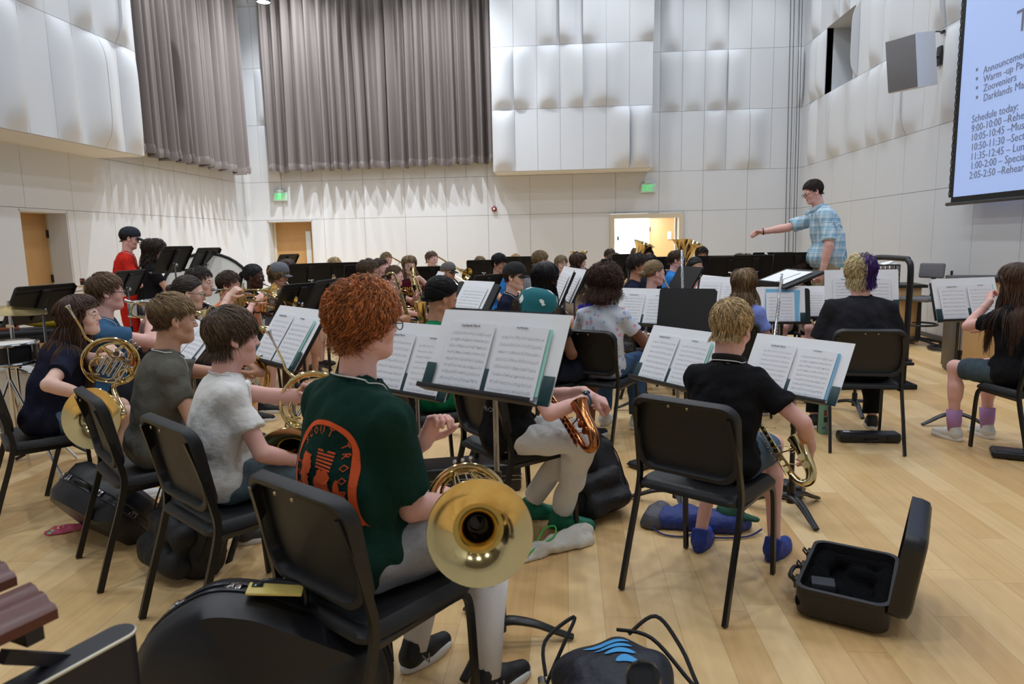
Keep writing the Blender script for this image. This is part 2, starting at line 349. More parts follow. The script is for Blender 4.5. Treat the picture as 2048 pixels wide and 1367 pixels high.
# open doorway and the corridor behind it
mb = MB()
for x in (EX0+.05, EX1-.05): mb.box((x, YB+.06, 1.02), (.1, .28, 2.04))
mb.box(((EX0+EX1)/2, YB+.06, 1.99), (EX1-EX0-.2, .278, .1)); struct(mb.build('trim_3', m_trim))
cw = MB(); x0, x1, y0, y1 = EX0-.6, EX1+1.0, YB+.22, YB+3.3
cw.box(((x0+x1)/2, y1, 1.3), (x1-x0, .1, 2.6)); cw.box((x0, (y0+y1)/2, 1.3), (.1, y1-y0, 2.6)); cw.box((x1, (y0+y1)/2, 1.3), (.1, y1-y0, 2.6)); struct(cw.build('wall_corridor', m_paint))
struct(MB().box(((x0+x1)/2, (y0+y1)/2, 2.62), (x1-x0+.2, y1-y0, .06)).build('ceiling_corridor', m_paint)); struct(MB().box(((x0+x1)/2, (y0+y1)/2, -.03), (x1-x0+.2, y1-y0, .06)).build('floor_corridor', mat('corridor_floor', (150, 146, 140), .4)))
area(((x0+x1)/2, YB+1.7, 2.5), 1.0, 110, (.93, .97, 1)); area((x0+.7, YB+2.4, 2.5), .6, 35, (.95, .98, 1))
door_leaf('door_3', xf(EX0+1.27, y1-.1, 0), .8, 2.03, flip=-1)
pp = MB().box((EX0+1.80, y1-.14, 1.55), (.1, .006, .2), bev=.001).build('paper_notice', mat('paper_white', (247, 248, 250), .7)); meta(pp, 'small white notice taped on the wooden corridor door', 'notice')
dr = MB(); dr.box((EX0+.42, y1-.075, 1.5), (.2, .05, .22), 0, .01); dr.box((EX0+.42, y1-.11, 1.5), (.05, .02, .1), 1, .004)
meta(dr.build('wall_dispenser', [mat('dispenser_grey', (205, 210, 212), .4), m_dk]), 'light grey box with dark slot on the corridor wall', 'dispenser')
jl = root('door_4', 'x', 'x', xf(EX1-.1, YB+.22, 0, math.radians(82))); del jl['label']; del jl['category']; struct(jl)
MB().box((.4, .02, 1.0), (.8, .04, 1.98), bev=.003).build('door_panel', mat('pale_door', (170, 176, 182), .4), jl)
MB().box((.5, -.003, 1.15), (.22, .01, 1.3)).build('door_window', m_dk, jl)
# exit signs
m_exb = mat('exit_housing', (190, 205, 198), .3); m_exg = mat('exit_green', (0, 200, 80), .5, emit=1.1); m_exf = mat('exit_face', (186, 222, 204), .4)
def exit_sign(label, M, s=1.0):
    r = root('exit_sign', label, 'exit sign', M @ Matrix.Scale(s, 4))
    h = MB(); h.box((0, 0, 0), (.33, .03, .2), bev=.006); h.build('housing', m_exf, r)
    k = MB(); k.box((0, 0, .125), (.18, .05, .05), bev=.008); k.box((0, .04, .14), (.06, .08, .02)); k.build('canopy', m_exb, r)
    t = MB(); put_text(t, 'EXIT', .185, Matrix.Translation((-.125, -.0165, -.065)) @ Matrix.Rotation(math.radians(90), 4, 'X'), 0, .001, sx=.6)
    t.build('letters', m_exg, r, sharp=None)
exit_sign('green EXIT sign high on the back wall over the closed wooden door', xf(-6.64, YB-.06, 2.62))
exit_sign('green EXIT sign on the back wall above the open bright doorway', xf(1.87, YB-.06, 2.60))
exit_sign('green EXIT sign hanging inside the corridor behind the open doorway', xf(2.12, YB+.9, 2.1), .8)
al = root('fire_alarm', 'round red fire alarm strobe on the pale back wall', 'alarm', xf(-1.62, YB-.02, 2.22))
MB().lathe([(0, .06), (.045, .06), (.06, .045), (.062, 0)], 20, 0, Matrix.Rotation(math.radians(90), 4, 'X')).build('alarm_body', mat('alarm_red', (120, 20, 24), .4), al)
MB().lathe([(0, .08), (.02, .076), (.028, .058)], 16, 0, Matrix.Rotation(math.radians(90), 4, 'X')).build('strobe_lens', mat('strobe_white', (225, 225, 230), .2), al)
# curtains
m_cur = mat('taupe_velvet', (114, 107, 105), .95, spec=.1, bump=(60, .25, .01), stretch=(1, 1, .1))
def curtain(name, label, org, ud, nn, w, z0, z1, seed):
    rn = np.random.default_rng(seed); org, ud, nn = map(lambda a: np.array(a, float), (org, ud, nn)); nu, nv = int(w*95), 36
    u = np.linspace(0, w, nu); v = np.linspace(0, 1, nv); ph = np.cumsum(np.interp(np.arange(nu), np.linspace(0, nu, 40), rn.uniform(.5, 1.7, 40)))*(w/nu)*2*math.pi/.25
    d1 = np.sin(ph); d1 = np.sign(d1)*np.abs(d1)**.7; amp = .05+.06*np.interp(u, np.linspace(0, w, 24), rn.uniform(0, 1, 24)); d2 = np.sin(u*7.3+1)+.5*np.sin(u*23+2)
    lean = np.interp(u, np.linspace(0, w, 10), rn.uniform(-.1, .1, 10))
    U = u[:, None]+(1-v)[None, :]*lean[:, None]*.5; D = (amp*d1)[:, None]*(.55+.45*(1-v))[None, :]*1.3+(.02*d2)[:, None]+.012*np.sin(60*u)[:, None]
    zb = z0+.02*np.sin(ph*.5)+.012*rn.standard_normal(nu).cumsum()*.15
    Z = zb[:, None]+(z1-zb)[:, None]*v[None, :]**1.0
    P = org+U[..., None]*ud+(D+.02)[..., None]*nn; P[..., 2] = Z
    r = root(name, label, 'curtain', Matrix.Identity(4)); MB().grid(P).build('curtain_cloth', m_cur, r, sharp=180)
    hem = P[:, :2].copy(); hem[:, 0] = P[:, 0]; hem[:, 1] = P[:, 0]+np.array([0, 0, .16]); k = 6
    H = np.stack([hem[:, 0]*(1-t)+hem[:, 1]*t+nn*(.006+.012*np.sin(t*math.pi)+.006*rn.standard_normal((nu, 1))*(t*(1-t)*4)) for t in np.linspace(0, 1, k)], 1)
    MB().grid(H).build('hem', mat('velvet_hem', (122, 115, 113), .95, spec=.1), r, sharp=180)
    rod = org+ud*w/2; MB().tube([org+np.array([0, 0, z1]), org+ud*w+np.array([0, 0, z1])], .03, 8).build('curtain_track', m_blk, r)
curtain('curtain', 'wide taupe pleated curtain hanging along the back wall', (-6.78, 15.93, 0), (1, 0, 0), (0, -1, 0), 5.2, 3.15, 8.0, 3)
curtain('curtain', 'taupe pleated curtain on the left side wall beside the white panel box', (XL+.32, 15.66, 0), (0, -1, 0), (1, 0, 0), 4.6, 3.1, 8.0, 5)
# hanging stage pipe with a lit lamp at the top edge
pz = dep(527, 5, 12.5)
r = root('stage_lamp', 'lit round stage lamp hanging from a black pipe at the top of the hall', 'lamp', Matrix.Translation(pz))
MB().lathe([(.04, .34), (.1, .3), (.12, .05), (.13, 0), (.12, 0)], 20).build('lamp_housing', m_blk, r); MB().lathe([(0, .012), (.118, .012)], 20).build('lamp_lens', mat('lamp_glow', (240, 250, 255), .3, emit=9), r)
pr = MB().tube([(pz[0]-1.6, pz[1], pz[2]+.42), (pz[0]+1.9, pz[1], pz[2]+.42)], .035, 10)
for i in range(9): pr.tube(bez([(pz[0]-1.5+i*.38, pz[1]-.02, pz[2]+.4), (pz[0]-1.3+i*.38, pz[1]-.03, pz[2]+.26+.03*(i % 3)), (pz[0]-1.12+i*.38, pz[1]-.02, pz[2]+.4)], 5), .012, 6)
meta(pr.build('stage_pipe', m_blk), 'black lighting pipe with looped cable at the top of the hall', 'pipe')
for i, (a, b) in enumerate(((1579, 1573), (1586, 1580), (1597, 1589), (1603, 1594))):
    p = ony(a, 0, YB-.14-.05*i); q = ony(b, 420, YB-.14-.05*i); q2 = np.array([q[0], q[1], 1.1])
    c = MB().tube([(p[0], p[1], 8.2), (p[0]*.5+q[0]*.5, p[1], 5), q2], .007, 6); meta(c.build('hanging_cable', m_blk), ['leftmost of four black cables hanging in the back right corner', 'second from left of four black cables hanging in the corner', 'third from left of four black cables hanging in the corner', 'rightmost of four black cables hanging in the back right corner'][i], 'cable')
# ---------------- chairs ----------------
m_shell = mat('black_polymer', (22, 22, 24), .5, bump=(700, .12, .002)); m_leg = mat('black_leg_paint', (15, 15, 16), .35); m_riv = mat('rivet_brass', (165, 150, 120), .3, .9)
def rrect(w, h, r, n=40, wb=None):
    P = []; wb = wb or w; c = n//4
    for (cx, cy, a0, ww) in ((1, 1, 0, w), (-1, 1, 90, w), (-1, -1, 180, wb), (1, -1, 270, wb)):
        for k in range(c):
            a = math.radians(a0+90*k/(c-1)); P.append((cx*(ww/2-r)+r*math.cos(a), cy*(h/2-r)+r*math.sin(a)))
    return np.array(P)
def rings(mb, R, mi=0, capa=True, capb=True):
    n = len(R[0]); k = len(R); V = np.concatenate(R); F = [(i*n+j, i*n+(j+1) % n, (i+1)*n+(j+1) % n, (i+1)*n+j) for i in range(k-1) for j in range(n)]
    if capa: F.append(tuple(range(n-1, -1, -1)))
    if capb: F.append(tuple((k-1)*n+j for j in range(n)))
    mb.add(V, F, mi)
def make_chair(label, M):
    r = root('rehearsal_chair', label, 'chair', M, None)
    o = rrect(.46, .33, .07, 48, .45); R = []
    for (s, dy, ds) in ((.0, .012, 0), (.5, .012, 0), (.93, .012, 0), (1, .004, 0), (1.0, -.028, 0), (.985, -.036, 0), (.93, -.036, 0), (.905, -.03, 0), (.895, -.004, 0), (.85, .0, 0), (.4, .0, 0), (0, .0, 0)):
        q = o*s if s < .8 else np.sign(o)*np.maximum(np.abs(o)-(1-s)*.23, 0)
        R.append(np.stack([q[:, 0], dy+.45*q[:, 0]**2, q[:, 1]], 1))
    b = MB(); b.M = xf(0, -.215, .685, 0, math.radians(11)); rings(b, R, 0, False, False)
    b.build('backrest', m_shell, r, sharp=50)
    for x in (-.04, .04): rv = MB(); rv.M = b.M; rv.ell((x, -.037, .146), (.006, .004, .006), 0, 8); rv.build('rivet', m_riv, r)
    s = MB(); o = rrect(.45, .43, .05, 40); R = []
    for (sc, z) in ((0, .446), (.35, .448), (.7, .455), (.9, .46), (1.0, .452), (1.0, .436), (.97, .428), (.6, .428), (0, .428)):
        q = o*sc; R.append(np.stack([q[:, 0], q[:, 1]+.005, z-np.clip(q[:, 1]-.12, 0, 1)*.12+.02*(q[:, 0]/.22)**2*(sc < 1)], 1))
    rings(s, R, 0, False, False); s.build('seat', m_shell, r, sharp=50)
    for sx in (-1, 1):
        MB().tube(bez([(sx*.232, -.315, .004), (sx*.23, -.255, .2), (sx*.228, -.2, .37), (sx*.226, -.178, .47), (sx*.222, -.19, .56), (sx*.214, -.222, .70), (sx*.2, -.25, .80)], 4), .0165, 4, flat=(1.1, .75), up=(0, 1, .3)).build('leg', m_leg, r, sharp=30)
        MB().tube(np.concatenate([bez([(sx*.21, .225, .004), (sx*.21, .214, .2), (sx*.208, .205, .36), (sx*.205, .185, .412), (sx*.205, .14, .422), (sx*.21, 0, .422), (sx*.222, -.175, .425)], 4)]), .0155, 4, flat=(1, .8), up=(0, 1, .2)).build('leg', m_leg, r, sharp=30)
    return r
_chair0 = None
def chair(x, y, rz, label, group=None, z=0):
    global _chair0
    M = xf(x, y, z, math.radians(rz))
    if _chair0 is None: _chair0 = make_chair(label, M); return _chair0
    return clone(_chair0, M, label, 'chair', group)
# ---------------- music stands ----------------
m_desk = mat('stand_black', (20, 19, 19), .5); m_tube = mat('stand_chrome', (150, 150, 155), .22, .9); m_knob = mat('knob_steel', (190, 190, 195), .2, 1)
def stand(x, y, rz, zc, label, tilt=22, turn=0, base=None, w=.5, h=.32, chrome=True, group=None):
    """pole foot at x,y; desk centre at height zc, front of the desk towards local -Y"""
    M = xf(x, y, 0, math.radians(rz)); r = root('music_stand', label, 'music stand', M, group); t = math.radians(tilt)
    D = Matrix.Translation((0, 0, zc)) @ Euler((-t, 0, 0)).to_matrix().to_4x4()
    b = MB(); b.M = D; o = rrect(w, h, .02, 24); q = []
    for y_, s in ((-.004, 0), (-.004, .9), (-.004, 1), (.003, 1), (.003, .9), (.003, 0)): q.append(np.stack([o[:, 0]*s, o[:, 0]*0+y_, o[:, 1]*s], 1))
    rings(b, q, 0, False, False)
    for s in (-1, 1): b.box((s*(w/2+.001), .008, 0), (.005, .022, h-.03), 0, .002)
    b.box((0, .012, -.0), (.07, .018, h*.8), 0, .006)
    for zz in (.30, .40): b.box((0, .006, zz*h), (w*.96, .006, .008), 0, .002)
    b.build('desk', m_desk, r)
    l = MB(); l.M = D; l.box((0, -.03, -h/2-.001), (w, .055, .004), 0, .001); l.box((0, -.056, -h/2+.006), (w, .003, .016), 0, .001); l.build('lip', m_desk, r)
    pj = D @ Vector((0, .035, -.03)); k = MB(); k.tube([D @ Vector((0, .018, -.03)), D @ Vector((0, .055, -.03))], .016, 12, 0); k.ell(D @ Vector((0, .06, -.03)), (.019, .012, .019), 0, 12); k.tube([D @ Vector((-.03, .03, -.03)), D @ Vector((.03, .03, -.03))], .009, 8); k.build('tilt_knob', m_knob, r)
    zt = pj.z; mid = max(.5, zt*.62)
    MB().tube([(0, pj.y, mid-.05), (0, pj.y, zt)], .0095, 10).build('upper_tube', m_tube if chrome else m_leg, r)
    p = MB(); p.tube([(0, pj.y, .07), (0, pj.y, mid)], .0135, 10); p.tube([(0, pj.y, mid-.03), (0, pj.y, mid+.01)], .017, 10); p.tube([(0, pj.y, .05), (0, pj.y, .16)], .022, 12); p.build('pole', m_leg, r)
    a0 = 90 if base is None else base
    for i in range(3):
        a = math.radians(a0+120*i); c, s = math.cos(a), math.sin(a)
        P = bez([(0, pj.y, .085), (.05*c, pj.y+.05*s, .088), (.13*c, pj.y+.13*s, .07), (.21*c, pj.y+.21*s, .035), (.27*c, pj.y+.27*s, .012)], 4)
        MB().tube(P, np.linspace(.021, .012, len(P)), 10, flat=(.8, 1.3), up=(0, 0, 1)).build('leg', m_leg, r)
    return r, D
def page_mat(name, seed, systems=9, title=True, dens=.5):
    m = bpy.data.materials.new(name); m.use_nodes = True; nt = m.node_tree; b = nt.nodes['Principled BSDF']; b.inputs['Roughness'].default_value = .75; b.inputs['Specular IOR Level'].default_value = .2
    tc = nd(nt, 'ShaderNodeTexCoord'); sp = nd(nt, 'ShaderNodeSeparateXYZ'); nt.links.new(tc.outputs['Generated'], sp.inputs[0]); u, v = sp.outputs[0], sp.outputs[2]
    t = mth(nt, 'MULTIPLY', mth(nt, 'SUBTRACT', v, .045), systems/.84); fr = mth(nt, 'FRACT', t); idx = mth(nt, 'FLOOR', t)
    inx = mth(nt, 'MULTIPLY', mth(nt, 'GREATER_THAN', u, .09), mth(nt, 'LESS_THAN', u, .93)); inv = mth(nt, 'MULTIPLY', mth(nt, 'GREATER_THAN', v, .045), mth(nt, 'LESS_THAN', v, .885)); box = mth(nt, 'MULTIPLY', inx, inv)
    st = mth(nt, 'MULTIPLY', mth(nt, 'GREATER_THAN', fr, .3), mth(nt, 'LESS_THAN', fr, .62)); ln = mth(nt, 'LESS_THAN', mth(nt, 'FRACT', mth(nt, 'MULTIPLY', mth(nt, 'SUBTRACT', fr, .3), 12.5)), .28); lines = mth(nt, 'MULTIPLY', mth(nt, 'MULTIPLY', st, ln), .55)
    cb = nd(nt, 'ShaderNodeCombineXYZ'); nt.links.new(mth(nt, 'MULTIPLY', u, 46), cb.inputs[0]); nt.links.new(mth(nt, 'MULTIPLY', t, 9), cb.inputs[1]); cb.inputs[2].default_value = seed
    n = nd(nt, 'ShaderNodeTexVoronoi'); n.inputs['Scale'].default_value = 1; nt.links.new(cb.outputs[0], n.inputs['Vector']); nz = nd(nt, 'ShaderNodeTexNoise'); nz.inputs['Scale'].default_value = .22; nt.links.new(cb.outputs[0], nz.inputs['Vector'])
    notes = mth(nt, 'MULTIPLY', mth(nt, 'LESS_THAN', n.outputs['Distance'], mth(nt, 'MULTIPLY', nz.outputs[0], dens)), mth(nt, 'MULTIPLY', mth(nt, 'GREATER_THAN', fr, .2), mth(nt, 'LESS_THAN', fr, .72)))
    ink = mth(nt, 'MINIMUM', mth(nt, 'MULTIPLY', mth(nt, 'MAXIMUM', lines, notes), box), .72)
    mx = nd(nt, 'ShaderNodeMix', data_type='RGBA'); nt.links.new(ink, mx.inputs[0]); mx.inputs[6].default_value = (*lin((244, 245, 249)), 1); mx.inputs[7].default_value = (*lin((70, 72, 84)), 1); nt.links.new(mx.outputs[2], b.inputs['Base Color'])
    return m
PG = [page_mat('printed_music_%d' % i, i*3.7, (9, 8, 9)[i], dens=(.62, .55, .5)[i]) for i in range(3)]
m_pap = mat('paper_white', (247, 248, 250), .7); m_teal = mat('folder_teal', (16, 58, 62), .4); m_mint = mat('folder_mint', (165, 225, 208), .6); m_ink = mat('print_ink', (60, 62, 74), .7); m_lil = mat('folder_lilac', (196, 186, 224), .6); m_sky = mat('folder_blue', (130, 196, 232), .6)
m_foldback = mat('folder_black', (18, 22, 26), .5)
def sheet(M, label, w=.52, h=.335, pages=2, seed=0, skew=0, title=None, edge=m_mint, gap=.0, back=True, strips=True, dx=0, curl=.012, pw=.205, ph=.275, extra=None, sub='April Blessings'):
    """an open folder of music lying on a stand desk; M is the desk frame (x right, z up, -y towards the player)"""
    r = root('sheet_music', label, 'sheet music', M)
    def paper(x0, z0, x1, z1, y, name, mt, c=curl, rot=0):
        u = np.linspace(0, 1, 9); v = np.linspace(0, 1, 7); U, V = np.meshgrid(u, v, indexing='ij'); X = x0+U*(x1-x0); Z = z0+V*(z1-z0)
        Y = -y-c*np.sin(U*math.pi)*(.4+.6*V); P = np.stack([X, Y, Z], -1); b = MB()
        if rot: b.M = Matrix.Rotation(math.radians(rot), 4, 'Y')
        b.grid(P); Q = P+np.array([0, .0015, 0]); b.grid(Q[::-1])
        for A, B in ((P[0], Q[0]), (P[-1], Q[-1]), (P[:, 0], Q[:, 0]), (P[:, -1], Q[:, -1])): b.grid(np.stack([A, B]))
        return b.build(name, mt, r, sharp=60)
    zb = -.16
    if back: paper(-w/2+dx, zb+.002, w/2+dx, zb+h, .0065, 'backing_sheet', m_pap, .002, skew*.3)
    if strips:
        for cx, cw in ((-w/2+dx+.02, .045), (.005+dx, .03), (w/2+dx-.022, .045)): b = MB(); b.box((cx, -.014, zb+.05), (cw, .003, .10), 0, .001); b.build('folder_pocket', m_teal, r)
    xs = (-pw-.012-gap, .012+gap)[:pages] if pages == 2 else (-pw/2,)
    for i, x0 in enumerate(xs):
        paper(x0+dx, zb+.006, x0+pw+dx, zb+.006+ph-.008*i, .017+.003*i, 'music_page', PG[(seed+i) % 3], curl*.6, skew)
        if edge is not None and i == (pages-1): paper(x0+pw+dx-.002, zb+.02, x0+pw+dx+.012, zb+ph-.004, .0155, 'page_edge', edge, 0, skew)
        if title:
            t = MB(); put_text(t, (title if i == 0 else sub), .0125 if i == 0 else .008, Matrix.Translation((x0+dx+pw*.5, -.0195-.003*i-curl*.6, zb+.006+ph*.94)) @ Matrix.Rotation(math.radians(90), 4, 'X'), 0, .0003, 'CENTER')
            if skew: t.v = [v@np.array(Matrix.Rotation(math.radians(skew), 3, 'Y')).T for v in t.v]
            t.build('title_print', m_ink, r, sharp=None)
    if extra: paper(*extra[:4], .0125, 'cover_sheet', extra[4], 0, extra[5])
    return r
# ---------------- instruments (mouthpiece at the origin, bell ahead on +Y unless said) ----------------
m_brass = mat('lacquered_brass', (226, 204, 146), .13, 1, var=.08, vscale=20); m_silver = mat('silver_plate', (214, 214, 212), .14, 1); m_brass2 = mat('old_brass', (214, 178, 108), .2, 1); m_bronze = mat('copper_lacquer', (182, 116, 72), .2, 1)
m_eb = mat('ebony', (22, 21, 22), .35)
def inst(name, label, cat, M): return root(name, label, cat, M)
def flare(r0, r1, L, n=12, p=3.2): return [(r0+(r1-r0)*(t**p), L*t) for t in np.linspace(0, 1, n)]
RY = Matrix.Rotation(math.radians(-90), 4, 'X')   # lathe axis +Z -> +Y
def bell_part(r, M, r0, r1, L, mt, name='bell', n=28, p=3.2):
    pr = flare(r0, r1, L, 16, p); pr += [(r1+.002, L+.002), (r1-.001, L+.004)]+[(a-.0012, b+.002) for a, b in pr[-3::-1]]
    MB().lathe(pr, n, 0, M).build(name, mt, r, sharp=60)
def trumpet(label, M, cornet=False, mt=None):
    mt = mt or m_brass; r = inst('cornet' if cornet else 'trumpet', label, 'trumpet', M); L = .46
    MB().lathe([(.0, 0), (.0135, 0), (.0135, .004), (.008, .022), (.005, .06), (.005, .085)], 14, 0, RY).build('mouthpiece', m_silver, r)
    lp = MB(); lp.tube(bez([(0, .07, 0), (0, .2, 0), (0, .36, 0), (0, .405, -.012), (0, .42, -.045), (0, .405, -.078), (0, .36, -.09), (0, .23, -.09)], 5), .0065, 8); lp.tube([(0, .30, 0), (0, .36, 0)], .0085, 8); lp.tube([(0, .30, -.09), (0, .36, -.09)], .0085, 8); lp.tube([(0, .34, 0), (0, .34, -.09)], .003, 6); lp.build('leadpipe', mt, r)
    bt = MB(); bt.tube(bez([(-.03, .2, -.09), (-.03, .1, -.09), (-.03, .062, -.08), (-.03, .05, -.045), (-.03, .062, -.01), (-.03, .1, 0), (-.03, .2, 0), (-.03, .33, 0)], 5), .007, 8); bt.build('bell_tube', mt, r)
    bell_part(r, Matrix.Translation((-.03, .32, 0)) @ RY, .0075, .061, .17, mt)
    for i in range(3):
        y = .185+.031*i; v = MB(); v.tube([(-.014, y, -.125), (-.014, y, .022)], .0125, 12); v.tube([(-.014, y, -.13), (-.014, y, -.118)], .014, 12); v.tube([(-.014, y, .02), (-.014, y, .05)], .004, 6); v.tube([(-.014, y, .05), (-.014, y, .055)], .009, 10); v.build('valve', mt, r)
    sl = MB(); sl.tube(bez([(-.014, .185, -.06), (-.05, .15, -.06), (-.05, .14, -.03), (-.014, .185, -.03)], 4), .006, 6); sl.tube(bez([(.005, .25, -.05), (.0, .33, -.05), (.0, .35, -.065), (.0, .33, -.075), (0, .25, -.075)], 4), .006, 6); sl.build('valve_slide', mt, r)
    return r
def horn(label, M, mt=None, rich=True, bell_M=None, R=.135):
    """french horn: coil in the local XZ plane about the origin, bell opening towards -Y"""
    mt = mt or m_brass; r = inst('french_horn', label, 'french horn', M); sq = lambda a, R, y=0, cx=0, cz=0: (cx+R*math.cos(math.radians(a)), y, cz+R*math.sin(math.radians(a)))
    c = MB(); c.tube([sq(a, R) for a in range(-60, 240, 10)], np.linspace(.010, .0065, 30), 8); c.tube([sq(a, R*.9, .018) for a in range(-150, 170, 12)], .0068, 8)
    c.tube([sq(a, R*.62, .012, .02, .02) for a in range(-40, 210, 14)], .0065, 8); c.tube([sq(a, R*.36, -.008, -.05, -.015) for a in range(-60, 280, 18)], .006, 8)
    c.tube([sq(a, R*.34, .0, .055, -.075) for a in range(-180, 170, 18)], .006, 8); c.tube([sq(a, R*.22, -.016, .065, -.07) for a in range(-90, 260, 20)], .0055, 8)
    c.tube(bez([sq(200, R*.98), (-.02, .01, -.1), (.06, .0, -.04), (.1, .01, .04)], 6), .0065, 8); c.tube(bez([(-.03, -.012, .1), (.02, -.015, .06), (.07, -.012, .09), (.1, -.01, .05)], 6), .006, 8)
    c.tube(bez([(-.06, -.01, .06), (-.03, -.012, .09), (.01, -.014, .03), (.05, -.01, .02)], 6), .0058, 8); c.build('tubing', mt, r)
    sl = MB()
    for i in range(5 if rich else 3): x = -.045+.024*i; sl.tube([(x+.035, -.02, .04-.014*i), (x-.02, -.02, -.045-.014*i)], .0055, 8); sl.tube([(x+.03, -.006, .045-.014*i), (x-.025, -.006, -.04-.014*i)], .005, 8)
    sl.build('valve_slides', m_silver, r)
    for i in range(3):
        x, z = .035+.024*i, .055-.028*i; v = MB(); v.tube([(x, -.034, z), (x, .02, z)], .015, 14); v.tube([(x, -.037, z), (x, -.033, z)], .0125, 14); v.tube([(x, -.04, z), (x, -.036, z)], .004, 8); v.build('valve', m_silver, r)
    lv = MB()
    for i in range(3): x, z = .07+.018*i, .085-.022*i; lv.tube([(x-.02, .03, z-.03), (x+.01, .035, z), (x+.035, .03, z+.02)], .003, 6); lv.ell((x+.038, .03, z+.022), (.009, .004, .007), 0, 8)
    lv.build('valve_lever', m_silver, r)
    l = MB(); l.tube(bez([sq(120, R), (-.10, .0, .15), (-.115, .0, .2), (-.14, .0, .265)], 6), np.linspace(.0065, .0045, 19), 8); l.build('leadpipe', mt, r)
    d = (Vector((-.14, 0, .265))-Vector((-.115, 0, .2))).normalized(); MB().lathe([(.005, -.01), (.005, .02), (.007, .045), (.0125, .062), (.0125, .066), (.0, .064)], 14, 0, Matrix.Translation((-.14, 0, .265)) @ d.to_track_quat('Z', 'Y').to_matrix().to_4x4()).build('mouthpiece', m_silver, r)
    BM = bell_M if bell_M is not None else Matrix.Translation((-.10, .05, -.14)) @ Euler((math.radians(110), 0, 0)).to_matrix().to_4x4()
    tail = BM @ Vector((0, 0, 0)); tdir = (BM.to_3x3() @ Vector((0, 0, 1))).normalized(); st = Vector(sq(-60, R))
    t2 = tail-tdir*.09; MB().tube(bez([st, st+Vector((-.07, .01, -.03)), t2, tail], 6), np.linspace(.010, .026, 19), 12, cap=False).build('bell_tail', mt, r)
    pr = [(.026, 0), (.03, .04), (.037, .075), (.048, .105), (.064, .13), (.088, .152), (.118, .168), (.15, .176), (.154, .177), (.155, .174)]; inner = [(a-.002, b+.0015) for a, b in pr[-3::-1]]
    MB().lathe(pr+[(.153, .179)]+inner[:-1]+[(.024, .0)], 44, 0, BM).build('bell', mt, r, sharp=70)
    MB().lathe([(.030, .045), (.0245, .0), (.018, -.06), (.0001, -.075)], 28, 0, BM).build('bell_throat', mat('bore_shade', (44, 34, 18), .75), r); return r  # shade inside the bell put into the colour, dark instead of brass
def sax(label, M, mt=None, strap=False):
    """alto sax: mouthpiece tip at origin, body hangs down -Z and ahead"""
    mt = mt or m_brass; r = inst('alto_saxophone', label, 'saxophone', M)
    MB().tube([(0, 0, 0), (0, .035, .006), (0, .09, .02)], [.006, .011, .011], 10).build('mouthpiece', m_eb, r)
    MB().tube(bez([(0, .08, .018), (0, .12, .03), (0, .16, .015), (0, .175, -.03)], 5), np.linspace(.008, .012, 16), 10).build('neck', mt, r)
    P = bez([(0, .175, -.03), (0, .18, -.2), (0, .185, -.42), (0, .19, -.55), (0, .22, -.61), (0, .27, -.615), (0, .305, -.56), (0, .32, -.46)], 6)
    MB().tube(P, np.interp(np.linspace(0, 1, len(P)), [0, .6, .85, 1], [.013, .027, .036, .042]), 16).build('body_tube', mt, r)
    bell_part(r, Matrix.Translation((0, .316, -.48)) @ Matrix.Rotation(math.radians(-9), 4, 'X'), .04, .064, .17, mt, p=3)
    k = MB()
    for i in range(9): z = -.09-.05*i; rr = .011+.0012*i; k.tube([(.014+.0015*i, .178, z), (.026+.0015*i, .178, z)], rr, 12); k.tube([(-.002, .15-.001*i, z+.02), (-.002, .14, z+.02)], rr*.8, 10)
    for x, y in ((.028, .165), (-.024, .165), (.02, .15), (.034, .19)): k.tube([(x, y, -.07), (x+.004, y+.004, -.52)], .0028, 6)
    for z in (-.14, -.3, -.45): k.tube([(.02, .17, z), (.045, .21, z-.02), (.03, .26, z-.05)], .003, 6)
    for z in (-.47, -.53): k.tube([(.03, .3, z), (.052, .3, z)], .024, 14)
    k.build('keywork', mt, r)
    br = MB(); br.tube([(0, .19, -.35), (0, .28, -.37)], .005, 6); br.tube([(0, .27+.02*math.cos(t), -.37+.02*math.sin(t)) for t in np.linspace(0, 6.28, 10)], .003, 6); br.build('bell_brace', mt, r); return r
def trombone(label, M):
    r = inst('trombone', label, 'trombone', M); MB().lathe([(.0, 0), (.019, 0), (.019, .004), (.011, .03), (.007, .08), (.007, .1)], 12, 0, RY).build('mouthpiece', m_silver, r)
    s = MB(); s.tube([(0, .08, 0), (0, .78, 0)], .0085, 8); s.tube([(.0, .2, -.1), (.0, .78, -.1)], .0085, 8); s.tube([(0, .78-.0+.05*math.sin(t), -.05+.05*math.cos(t)) for t in np.linspace(0, math.pi, 8)], .009, 8); s.tube([(0, .2, 0), (0, .2, -.1)], .006, 6); s.build('slide', m_brass, r)
    b = MB(); b.tube(bez([(0, .2, -.1), (-.04, .02, -.1), (-.1, -.2, -.06), (-.13, -.26, 0), (-.14, -.2, .05), (-.14, 0, .06), (-.14, .25, .06)], 6), np.linspace(.008, .014, 37), 8); b.tube([(-.14, .08, .06), (0, .14, 0)], .005, 6); b.build('bell_tube', m_brass, r)
    bell_part(r, Matrix.Translation((-.14, .24, .06)) @ RY, .0145, .1, .3, m_brass); return r
